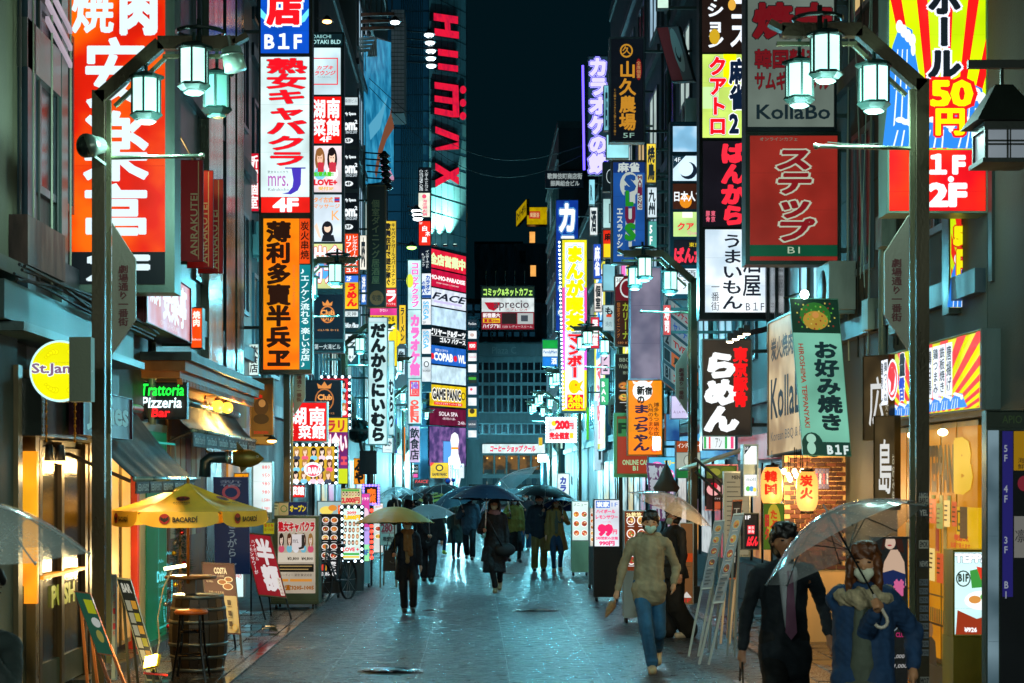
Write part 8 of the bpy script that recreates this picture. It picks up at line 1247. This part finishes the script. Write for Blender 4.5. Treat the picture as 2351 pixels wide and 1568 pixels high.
for k in range(4): x = 1872 + k * 8; q = MB(); pl = front(x, 1074, 22.4); pl.box(q, x, 1076, x + 7, 1122, -.008, 0, mat('#4a4a6c', .7, 0, .2)); o = q.build('cloth', t); q = MB(); draw(q, pl, [('v', '営業', x + 1, 1086, x + 6, 1112, '#c8c8d8' if k % 2 else '#c03838', dict(res=1))], 0, .002); q.build('lettering', o)
q = MB(); q.tube([P(1866, 1072, 22.4), P(1906, 1072, 22.4)], .012, wood, 6); q.build('rod', t)
t = thing('shopfront', 'low shopfront with warm windows and a dark door behind the leaning menus', 'shop front', (RX, 26, 0)); wl = lit('#e8a050', .8, .5, '#7a3a18', True)
for a, b in ((1698, 1722), (1728, 1748), (1752, 1770)): w_ = fpart(t, 'window_frame', RX, a, b, .7, 2.3, .05, mat('#1c1814', .4, .3)); fpart(w_, 'pane', RX, a + 1.5, b - 1.5, .78, 2.22, .056, wl)
fpart(t, 'dado', RX, 1694, 1800, .02, .62, .07, mat('#4a2418', .5, 0, .5)); fpart(t, 'door', RX, 1774, 1796, .02, 2.2, .06, mat('#181410', .3)); fpart(t, 'fascia', RX, 1694, 1800, 2.36, 2.75, .14, lit('#a02028', .6, .3))
t = thing('shopfront', 'row of lit pink and white shop windows behind the black coated man', 'shop front', (RX, 36, 0))
for k, (a, b, c) in enumerate(((1532, 1552, '#f0b0d0'), (1556, 1576, '#f0e8e0'), (1580, 1604, '#f0a040'), (1610, 1634, '#e8f0f0'), (1640, 1664, '#d84858'))): w_ = fpart(t, 'window_frame', RX + .05, a, b, .5, 2.4, .05, mat('#20262a', .4, .3)); fpart(w_, 'pane', RX + .05, a + 1.5, b - 1.5, .58, 2.32, .056, lit(c, .8, .5, '#40283a', True))
fpart(t, 'fascia', RX + .05, 1530, 1668, 2.45, 2.95, .14, lit('#2878b8', .7, .3)); fpart(t, 'awning_edge', RX + .05, 1530, 1668, 2.96, 3.06, .5, mat('#6a2428', .6))
t = thing('shopfront', 'lit far shopfronts on the right beyond the green casino sign', 'shop front', (RX, 55, 0))
for k in range(8): w_ = fpart(t, 'window_frame', RX, 1372 + k * 14, 1384 + k * 14, .4, 2.6, .06, mat('#20262a', .4, .3)); fpart(w_, 'pane', RX, 1373 + k * 14, 1383 + k * 14, .5, 2.5, .066, lit(['#d8f4f0', '#f0c060', '#f0f0f0', '#e878a0'][k % 4], .8, .5, '#284048', True))
t = thing('shopfront', 'lit far shopfronts on the left beyond the portrait lightbox', 'shop front', (LX, 55, 0))
for k in range(9): w_ = fpart(t, 'window_frame', LX, 722 + k * 16, 735 + k * 16, .4, 2.6, .06, mat('#20262a', .4, .3)); fpart(w_, 'pane', LX, 723 + k * 16, 734 + k * 16, .5, 2.5, .066, lit(['#d8f4f0', '#f0c060', '#e860b0', '#90c8f0'][k % 4], .8, .5, '#284048', True))
# tent awning, stair and floodlit things on the right
t = thing('awning', 'sloping cream canvas awning beside the ramen sign', 'awning', (4.3, 27, 2.9)); q = MB(); a, b = P(1560, 1078, 29), P(1712, 1030, 26.5); q.hexa([a, a + Vector((0, -1.2, 0)), b + Vector((0, -1.2, 0)), b, a + Vector((0, 0, .03)), a + Vector((0, -1.2, .03)), b + Vector((0, -1.2, .03)), b + Vector((0, 0, .03))], mat('#c0a478', .6, 0, .3)); q.build('fabric', t); q = MB(); q.tube([a, a + Vector((0, -1.2, 0))], .02, pm, 6); q.build('rail', t)
t = thing('stair_rail', 'black steel stair rail before the sweets poster', 'stair rail', P(1640, 1150, 25.6).xy.to_3d()); 
for k in range(6): q = MB(); p = P(1602 + k * 18, 1060 + k * 16, 24.6); q.tube([p, p - Vector((0, 0, .5))], .012, dkm, 5); q.build('baluster', t)
q = MB(); q.tube([P(1596, 1052, 24.6), P(1700, 1146, 24.6)], .02, dkm, 6); q.tube([P(1596, 1082, 24.6), P(1700, 1176, 24.6)], .02, dkm, 6); q.build('handrail', t)
sign('orange white and green indian curry sign right of the orange hotpot sign', 33, (1552, 1012, 1608, 1098), [(1553, 1013, 1607, 1038, '#b84a18', .8, [('h', 'インドカレー', 1556, 1018, 1604, 1028, '#e8e0d0', dict(bold=.03))]), (1553, 1039, 1607, 1076, '#b8c0b0', .8, [('e', 1580, 1058, 11, 14, '#6a7068'), ('e', 1580, 1058, 9, 12, '#b8c0b0')]), (1553, 1077, 1607, 1097, '#207838', .8, [])], fc='#405048', rim=1)
sign('round cornered white cafe lightbox reading a la mode behind the post', 33.8, (1540, 908, 1590, 962), [(1542, 910, 1588, 960, '#d4ccf0', .95, [('h', 'A', 1560, 918, 1570, 932, '#786890'), ('h', 'À LA MODE', 1546, 942, 1588, 949, '#786890', dict(res=1))])], fc='#8a88a0', rim=1.5)
sign('blue screen glowing behind the striped floor guide', 36, (1528, 950, 1560, 1012), [(1529, 951, 1559, 1011, '#2858a0', .7, [], '#58b0d8')], fc='#203848', rim=1, cat='screen')
sign('pink and cyan comic shop sign beside the folded parasol', 35, (1488, 1048, 1552, 1112), [(1490, 1050, 1550, 1110, '#58c0e8', .95, [('e', 1508, 1074, 16, 14, '#f868b8'), ('e', 1508, 1074, 13, 11, '#f0f8fc'), ('h', 'マリー', 1526, 1058, 1548, 1068, '#f0d820', dict(bold=.08)), ('e', 1538, 1092, 10, 14, '#f858b0'), ('h', '館', 1532, 1084, 1545, 1100, '#fff', dict(bold=.06)), ('r', 1490, 1100, 1550, 1110, '#30a0d8')])], fc='#305868', rim=1)
pl = Plane(P(1484, 1062, 31), (1, 0, -.08), (.08, 0, -1), 0, 0, .0036, .0098, .002)
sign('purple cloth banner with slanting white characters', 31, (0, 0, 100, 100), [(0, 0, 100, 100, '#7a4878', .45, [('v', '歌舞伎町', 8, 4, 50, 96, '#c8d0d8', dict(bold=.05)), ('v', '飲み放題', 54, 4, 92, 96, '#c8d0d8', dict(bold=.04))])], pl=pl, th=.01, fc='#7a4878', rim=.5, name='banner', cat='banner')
t = thing('parasol', 'folded grey patio parasol beside the purple banner', 'parasol', P(1530, gnd(29), 29).xy.to_3d()); c = P(1530, 1068, 29); q = MB(); vs = []; N = 16
for (r_, z) in ((.01, .02), (.05, -.06), (.1, -.22), (.17, -.36), (.14, -.42)):
    for k in range(N): a = 2 * math.pi * k / N; rr = r_ * (1 + .3 * (k % 2)); vs.append(c + Vector((rr * math.cos(a), rr * math.sin(a), z)))
q.add(vs, [(j * N + k, j * N + (k + 1) % N, (j + 1) * N + (k + 1) % N, (j + 1) * N + k) for j in range(4) for k in range(N)], mat('#5a5448', .8), True); q.build('canopy', t); q = MB(); q.tube([c + Vector((0, 0, .08)), (c.x, c.y, 0)], .018, dkm, 6); q.build('pole', t)
t = thing('floodlight', 'dazzling white floodlight below the orange hotpot sign', 'floodlight', P(1508, 1020, 31)); c = P(1508, 1018, 31); q = MB(); q.box(c - Vector((.07, .0, .12)), c + Vector((.07, .08, .12)), mat('#20282c', .4)); q.build('housing', t); q = MB(); q.box(c - Vector((.05, .02, .1)), c + Vector((.05, -.005, .1)), lit('#c8f0ff', 16, 0, None, True)); q.build('lens', t); glow(t, c - Vector((0, .2, 0)), 60, (.6, .9, 1.))
t = thing('floodlight', 'green glowing floodlight over the online casino sign', 'floodlight', P(1490, 955, 36.6)); c = P(1492, 950, 36.6); q = MB(); q.tube([c + Vector((-.2, 0, .2)), c], [.08, .1], mat('#a89070', .5), 12); q.build('housing', t); q = MB(); q.ell(c, (.1, .1, .07), lit('#90ff90', 8, 0, None, True), 10, 6); q.build('lens', t)
# more small lit items that fill the lane of signs
MIS = [('green yellow strip of light in the right lane gap', 58, (1346, 935, 1352, 1010), '#58d838'), ('red and white round corner sign above the crowd', 90, (1282, 1092, 1300, 1110), '#e05028'), ('small white and green shop light beyond the 200 yen sign', 80, (1274, 1000, 1292, 1030), '#c8f0e0'), ('pale blue vertical lightbox behind the fourth right post', 66, (1364, 920, 1384, 1080), '#b8e4f4'), ('yellow strip behind the manga side panel', 64, (1392, 690, 1398, 930), '#e8d820'), ('tiny yellow lightbox left of the lit convenience sign', 100, (1236, 1004, 1246, 1024), '#e8c020'),
       ('white coffee shop sign with red katakana across the end building', 136.5, (1107, 1019, 1252, 1041), '#e0fafa'), ('grey cafe plate with latin letters at the end of the street', 136.8, (880 + 0, 0, 0, 0), None)]
for l, Y, fr, c in MIS:
    if not c: continue
    it = [('h', 'コーヒー ショップ クール', fr[0] + 18, fr[1] + 4, fr[2] - 24, fr[3] - 4, '#e83860', dict(bold=.06, shear=.15, res=1))] if 'coffee' in l else []
    sign(l, Y, fr, [(fr[0] + .6, fr[1] + .6, fr[2] - .6, fr[3] - .6, c, .95, it)], fc='#405860', rim=.5)
for i, (x, y, Y, w) in enumerate([(1042, 1058, 112, 22), (1049, 1066, 112, 12), (1244, 1052, 112, 18), (1262, 1045, 112, 12)]):
    t = thing('street_lamp', ['wide twin headed lamp at the crossing below the bowling pin', 'lower small lamp head at the crossing below the bowling pin', 'lamp with a wide head at the right of the crossing', 'small square lamp at the right end of the crossing'][i], 'street lamp', P(x, gnd(Y), Y).xy.to_3d()); c = P(x, y, Y); k = Y / FO
    q = MB(); q.tube([(c.x, c.y, 0), c], .09, mat('#28404a', .4, .5), 8); q.build('pole', t); q = MB()
    for s_ in (-1, 1): q.box((c.x + s_ * w * k * .27 - w * k * .22, c.y - .3, c.z - .22), (c.x + s_ * w * k * .27 + w * k * .22, c.y + .1, c.z + .22), lit('#d8fff0', 7, 0, None, True))
    q.build('lamp_head', t); glow(t, c - Vector((0, 1., .4)), 3200, (.3, .85, 1.), .3)
for (x, y, r_, c1, l) in ((1028, 1104, 7, '#c02838', 'round blue and red no parking sign on the crossing pole'), (1041, 1102, 5, '#2850a0', 'small blue round sign beside the crossing pole')):
    Y = 92; c = P(x, y, Y); t = thing('road_sign', l, 'road sign', (c.x, c.y, 0)); k = Y / FO; q = MB(); q.tube([c + Vector((0, .05, 0)), c], r_ * k, mat('#c02838', .4), 16); q.tube([c - Vector((0, .001, 0)), c - Vector((0, .02, 0))], r_ * k * .76, mat('#2850b0', .4), 16); q.build('disc', t); q = MB(); q.tube([(c.x, c.y + .05, 0), c + Vector((0, .05, 0))], .04, pm, 6); q.build('pole', t)
# overhead wires
for i, (a, b, sg_) in enumerate([(P(848, 180, 58), P(1350, 330, 58), 1.4), (P(848, 200, 58), P(1350, 350, 58), 1.7), (P(1900, 326, 17), P(2110, 310, 17), .05), (P(1960, 0, 20), P(1985, 660, 19.6), 0), (P(1998, 0, 20), P(1975, 640, 19.6), 0)]):
    q = MB(); q.tube([a.lerp(b, t_ / 14) - Vector((0, 0, sg_ * math.sin(math.pi * t_ / 14))) for t_ in range(15)], .012 if i < 2 else .006, mat('#24383c' if i < 2 else '#7a8c80', .6), 4)
    q.build('overhead_wire', label=['upper thin wire sagging across the dark sky', 'lower thin wire sagging across the dark sky', 'taut wire behind the right lantern arm', 'left vertical cable on the dark stone wall', 'right vertical cable on the dark stone wall'][i], cat='wire', o0=a)
# dark silhouettes of speakers and lights on a mast at the left lane
t = thing('speaker_mast', 'round mirror ball lamp and dark loudspeaker box on a pole left of the lane', 'speaker', P(846, gnd(43), 43).xy.to_3d()); c = P(822, 988, 43); q = MB(); q.ell(c, (.3, .3, .3), mat('#4a6c6c', .08, .8, .1), 16, 12); q.build('mirror_globe', t); q = MB(); c2 = P(846, 1062, 43); q.box(c2 - Vector((.2, .15, .28)), c2 + Vector((.2, .15, .28)), mat('#141a20', .5)); q.build('speaker_box', t); q = MB(); q.tube([c, P(830, 1030, 43), c2, (c2.x, c2.y, 0)], .04, dkm, 6); q.build('pole', t)
# ------------------------------------------------------------------ people and their umbrellas
def W4(v): return (v[0], v[1], v[2], 1.)
def pu(label, x, Y, H, turn, cl, grip, tip, ulabel, ucol, Rr, side='L', n=8, clearc=False, drop=.36, feet=None, hook=None, other=None, **k):
    g = P(grip[0], grip[1], Y - .28); kw = dict(k.pop('p', {}))
    if feet: kw['feet'] = feet
    kw['handL' if side == 'L' else 'handR'] = W4(g)
    if other is not None: kw['handR' if side == 'L' else 'handL'] = other
    t, h = person(label, x, Y, H, turn, cl, **kw); hd = h[0 if side == 'L' else 1]
    umbrella(ulabel, P(tip[0], tip[1], tip[2]), hd, Rr, ucol, n, clearc, drop, hook=hook, **k); return t
WALK = ((-.09, -.24, .02), (.09, .26, .05)); WALK2 = ((-.09, .24, .05), (.09, -.24, .02)); STAND = ((-.1, 0, 0), (.1, .03, 0))
BLKH = ('#0c0a0a', 0.); 
# hooded man in front
t, h = person('young man in an olive brown hoodie and ripped blue jeans walking with a folded umbrella', 1490, 19.62, 1.69, -4, dict(hair=('#0a0808', .04), mask='#a8ccc4', jacket=('#948a70', .0, .86), hood=True, trousers=('#28608a', .012), shoes=('#b8aa88', 0), skin='#b88a6c'), feet=((.03, -.2, .0), (.1, .3, .12)), handL=(-.36, -.06, .80), handR=(.26, -.1, .93), vox=.011, head=(.5, 0))
hd = h[0]; t = thing('umbrella', 'folded beige umbrella pointing down from the hand of the man in the hoodie', 'umbrella', hd); e = P(1389, 1420, 19.0); m_ = hd.lerp(e, .25); m2 = hd.lerp(e, .95); q = MB(); q.tube([m_, hd.lerp(e, .4), hd.lerp(e, .55), m2], [.022, .05, .042, .006], mat('#8a6a44', .7, 0, .5, 20), 9); q.build('canopy', t); q = MB(); q.tube([hd + (hd - e) * .12, e], .005, mat('#6a6a60', .4, .5), 5); q.build('shaft', t)
q = MB(); q.tube([hd + (hd - e) * .16, hd + (hd - e) * .02], .013, mat('#8a6a44', .4), 6); q.build('handle', t)
# black coated man with beret, seen from the side
pu('man in a black coat, wide black trousers and grey cap standing sideways', 1548, 23.7, 1.68, -68, dict(hair=('#0a0808', .02), hat=('#5a625c', 'beret'), mask='#a8c4bc', coat=('#0b0d10', .78, .02, False), trousers=('#0a0c0e', .05), shoes=('#c8beac', .02)), (1500, 1262), (1552, 1138, 23.3), 'clear vinyl umbrella tilted over the man in the grey cap', '#f0e8dc', .56, side='L', clearc=True, drop=.34, feet=((-.07, -.12, 0), (.08, .12, 0)), shaft='#2a2a2a', p=dict(vox=.013))
# businessman
t, h = person('businessman in a dark suit with pink tie carrying a black briefcase', 1800, 12.9, 1.73, 6, dict(hair=('#100c0a', .0), jacket=('#17222a', .0, .80), tie='#8a5a78', trousers=('#0b1114', .02), shoes=('#0a0a0a', 0), skin='#a87454'), feet=((-.1, -.2, 0), (.1, .24, .04)), handL=(-.31, -.03, .8), handR=(.34, .05, .92), vox=.011, head=(-.3, -.6))
hd = h[0]; t = thing('briefcase', 'soft black briefcase held by the businessman', 'bag', hd); q = MB(); c = hd - Vector((.0, 0, .3)); q.hexa([c + Vector(v) for v in ((-.07, -.17, -.17), (.07, -.17, -.17), (.07, .17, -.17), (-.07, .17, -.17), (-.04, -.15, .14), (.04, -.15, .14), (.04, .15, .14), (-.04, .15, .14))], mat('#101416', .3, .0, .3)); q.build('bag_body', t); q = MB(); q.tube([c + Vector((0, -.08, .13)), hd + Vector((0, -.04, -.015)), hd + Vector((0, .04, -.015)), c + Vector((0, .08, .13))], .008, mat('#0a0a0a', .4), 5); q.build('handle', t)
# woman with fur collar
pu('long haired woman in a navy jacket with a pale fur collar and white mask', 1982, 11.05, 1.66, -16, dict(female=True, hair=('#6a3a18', .3), mask='#d8dcc4', jacket=('#1b3f66', .02, .86), front='#5c6658', collar='#b4a684', skirt=('#5a6252', .74, .02), trousers=None, shoes=('#101010', .1), skin='#c48c64'), (2012, 1402), (1900, 1176, 10.9), 'large clear umbrella tilted left over the fur collared woman', '#e0ecec', .53, side='L', clearc=True, drop=.42, feet=WALK, hook='#c8c0b0', shaft='#30383a', rib='#5a686a', other=(.3, .02, .95), p=dict(vox=.011, head=(.3, 0)))
# far left person with clear umbrella, mostly outside the frame
pu('person in a dark green raincoat at the left edge', -52, 8.0, 1.66, 150, dict(hair=('#0a0808', .1), coat=('#0c1e1c', .5, .1, False), trousers=('#0c0e10', .02), shoes=('#0c0c0c', 0)), (-40, 1480), (-75, 1150, 7.7), 'clear umbrella of the person at the left edge', '#c8dcd8', .50, side='L', clearc=True, drop=.5, feet=STAND, p=dict(vox=.016))
# woman with yellow umbrella
pu('woman in a black knit hat, navy coat and tan scarf walking on the left', 935, 28.1, 1.46, 4, dict(female=True, hair=('#120c0a', .05), hat=('#101014', 'beanie'), mask='#c8c8b4', coat=('#0a1624', .58, .02, True), inner='#8a7450', scarf=('#8a6238', 1.05), trousers=('#0a0e14', .012), shoes=('#1a1c14', 0)), (905, 1272), (905, 1163, 27.8), 'open mustard yellow umbrella with many ribs', '#a88c30', .60, side='L', n=16, drop=.42, feet=((-.05, .0, 0), (.1, -.12, .03)), p=dict(vox=.014), rib='#8a7a40', shaft='#5a4a20')
q = MB(); c = P(894, 1285, 27.9); q.hexa([c + Vector(v) for v in ((-.1, -.05, -.17), (.1, -.05, -.17), (.1, .05, -.17), (-.1, .05, -.17), (-.08, -.03, .14), (.08, -.03, .14), (.08, .03, .14), (-.08, .03, .14))], mat('#0c1018', .6)); q.tube([c + Vector((-.05, 0, .13)), c + Vector((0, 0, .4)), c + Vector((.06, 0, .13))], .01, mat('#0c1018', .6), 5); q.build('shoulder_bag', label='navy shoulder bag of the woman under the yellow umbrella', cat='bag', o0=c)
pu('person in dark clothes walking away under a clear umbrella', 982, 36., 1.72, 176, dict(hair=('#0c0a0a', 0), jacket=('#0a0e14', .04, .8), trousers=('#0a0c10', .02), shoes=('#181a14', 0)), (985, 1230), (984, 1158, 35.6), 'clear umbrella behind the yellow umbrella', '#d8e8f0', .50, side='R', clearc=True, drop=.4, feet=WALK2, p=dict(vox=.016))
# woman in the middle
pu('woman in a long black coat and pink scarf in the middle of the road', 1135, 33.0, 1.70, -3, dict(female=True, hair=('#0c0a0a', .14), hat=('#2a2c30', 'beanie'), mask='#c8c0a8', coat=('#0c0d12', .56, .03, False), skirt=('#101216', .36, .03), scarf=('#8a6468', 0), trousers=('#08090c', 0.), shoes=('#8a7048', .12)), (1112, 1218), (1118, 1112, 32.7), 'open navy umbrella over the woman in the pink scarf', '#0e1e34', .66, side='L', drop=.42, feet=((.02, -.12, 0), (.09, .16, .1)), hook='#50a090', p=dict(vox=.014))
q = MB(); c = P(1158, 1262, 32.8); q.ell(c, (.2, .09, .13), mat('#10161a', .7, 0, .3), 12, 8); q.tube([P(1118, 1188, 32.6), P(1140, 1230, 32.6), c], .02, mat('#10161a', .7), 6); q.build('cross_body_bag', label='large dark cross body bag of the woman in the middle', cat='bag', o0=c)
# couple on the right
pu('man in a navy jacket and khaki trousers with a grey mask, left of a couple', 1238, 40.4, 1.68, 2, dict(hair=('#100c0a', 0), mask='#7a8488', jacket=('#0a1626', .04, .88), trousers=('#6e5628', .02), shoes=('#0a0c12', .05)), (1249, 1176), (1251, 1113, 40.1), 'open black umbrella over the man in khaki trousers', '#12161c', .66, side='R', drop=.4, feet=STAND, p=dict(vox=.015))
pu('woman in a beige trench coat and jeans, right of a couple', 1277, 40.0, 1.62, 0, dict(female=True, hair=('#1c100a', .3), mask='#a8a898', coat=('#7a5c28', .5, .06, True), inner='#4a4a40', trousers=('#10304e', .0), shoes=('#9a7a58', 0)), (1293, 1190), (1294, 1144, 39.8), 'tilted royal blue umbrella beside the trench coat', '#123a78', .44, side='R', drop=.4, feet=((-.05, -.02, 0), (.1, .1, .03)), p=dict(vox=.015))
# pair in the middle distance
person('woman in a grey cardigan and long grey skirt with a checked scarf, middle distance', 1047, 46.6, 1.52, 6, dict(female=True, hair=('#2a1812', .06), mask='#a8c0d0', coat=('#3c4440', .45, .04, False), scarf=('#6a6458', .9), trousers=('#10141a', 0), shoes=('#0c0c10', .06)), feet=WALK, handR=(.12, -.26, 1.25), vox=.017)
pu('man in a grey tweed jacket with black mask and trousers, middle distance', 1078, 46.0, 1.62, -4, dict(hair=('#1c140e', .04), mask='#101418', jacket=('#3c5468', .04, .82), trousers=('#0c1822', .02), shoes=('#0c0e10', 0)), (1062, 1176), (1046, 1122, 45.6), 'blue grey umbrella shared by the pair in the middle distance', '#1c3a50', .82, side='L', drop=.38, feet=WALK2, p=dict(vox=.017))
pu('person in a green floral coat under a striped umbrella in the crowd', 1008, 49, 1.5, 160, dict(female=True, hair=('#14100c', .1), coat=('#3a4434', .6, .03, False), trousers=('#10304e', 0), shoes=('#a0b020', 0)), (1004, 1180), (994, 1132, 48.6), 'black and yellow striped umbrella in the crowd', '#181c1c', .48, side='L', drop=.4, feet=WALK, stripes='#b8b050', p=dict(vox=.02))
pu('woman in a pale yellow fur vest behind the woman in the middle', 1180, 44.6, 1.6, 12, dict(female=True, hair=('#3a2010', .2), mask='#a8b8b8', jacket=('#8a8438', .05, .9), skirt=('#0a0a0e', .3, .06), trousers=('#0a0a0e', 0), shoes=('#0a0a0c', .05)), (1168, 1180), (1160, 1122, 44.3), 'clear pale umbrella right of the navy umbrella', '#b8dcec', .62, side='L', clearc=True, drop=.4, feet=WALK2, p=dict(vox=.018))
pu('person in jeans and a patterned jacket further back on the right', 1206, 52, 1.62, 0, dict(hair=('#100c0a', 0), mask='#b8c8c8', jacket=('#28303c', .04, .84), trousers=('#2c5878', .02), shoes=('#b8b8b0', 0)), (1204, 1172), (1150, 1100, 51.6), 'large clear umbrella high over the crowd', '#c0e4f0', 1.05, side='L', clearc=True, drop=.36, feet=STAND, p=dict(vox=.02))
pu('person with a dark bag in the crowd left of centre under a clear umbrella', 906, 56, 1.62, 30, dict(hair=('#100c0a', 0), mask='#c8c8c8', coat=('#0c0e12', .5, .03, False), trousers=('#0c0e12', 0), shoes=('#0c0c0c', 0)), (916, 1172), (908, 1118, 55.6), 'clear umbrella at the left of the crowd', '#c0dce8', .62, side='R', clearc=True, drop=.42, feet=STAND, p=dict(vox=.02))
pu('dark figure in the crowd under a black umbrella, left', 946, 60, 1.64, 0, dict(hair=('#100c0a', 0), mask='#c8c8c8', coat=('#0c0e12', .5, .03, False), trousers=('#0c0e12', 0), shoes=('#0c0c0c', 0)), (950, 1160), (948, 1128, 59.6), 'small black umbrella behind the yellow one', '#101418', .5, side='R', drop=.4, feet=STAND, p=dict(vox=.02))
pu('dark figure in the crowd under a big black umbrella, centre left', 1010, 62, 1.7, 0, dict(hair=('#100c0a', 0), mask='#c8c8c8', coat=('#14181c', .5, .03, False), trousers=('#0c0e12', 0), shoes=('#0c0c0c', 0)), (1018, 1158), (1014, 1112, 61.6), 'wide charcoal umbrella behind the blue grey one', '#16242c', .95, side='R', drop=.36, feet=STAND, p=dict(vox=.022))
pu('dark figure in the crowd behind the couple', 1256, 58, 1.6, 0, dict(hair=('#100c0a', 0), mask='#c8c8c8', coat=('#181410', .5, .03, False), trousers=('#0c0e12', 0), shoes=('#0c0c0c', 0)), (1270, 1160), (1282, 1124, 57.6), 'black umbrella behind the blue one', '#10161a', .55, side='R', drop=.4, feet=STAND, p=dict(vox=.022))
for i, (x, Y, tx, c, Rr) in enumerate(((972, 70, 972, '#c8dce4', .62), (1112, 66, 1112, '#88b8d8', .6), (1215, 68, 1212, '#a8d0e0', .7))):
    pu('far background pedestrian number'.replace(' number', '') + [' left under a white umbrella', ' centre under a pale blue umbrella', ' right under a pale umbrella'][i], x, Y, 1.66, 0, dict(hair=('#100c0a', 0), mask='#c8c8c8', coat=('#1c2024', .5, .03, False), trousers=('#0c0e12', 0), shoes=('#0c0c0c', 0)), (x + 4, 1150), (tx, 1116, Y - .4), ['white umbrella at the left back of the crowd', 'pale blue umbrella at the centre back of the crowd', 'pale umbrella at the right back of the crowd'][i], c, Rr, side='R', clearc=True, drop=.4, feet=STAND, p=dict(vox=.026))
bpy.data.scenes.remove(GS)
lv = {}   # lamp power and tint tuned by distance; added posts by the camera light faces
for o in list(SC.objects):
    if o.type == 'LIGHT' and o.data.name == 'lantern_light':
        p = o.parent.parent; e = 240 if p.location.y < 10 else 75 if p.location.y < 20 else 140 if p.location.y < 50 else 260
        if e not in lv: lv[e] = o.data.copy(); lv[e].energy = e; lv[e].color = (.85, 1, .9) if p.location.y < 10 else (.55, 1, .92) if p.location.y < 20 else (.16, .8, 1.)
        o.data = lv[e]
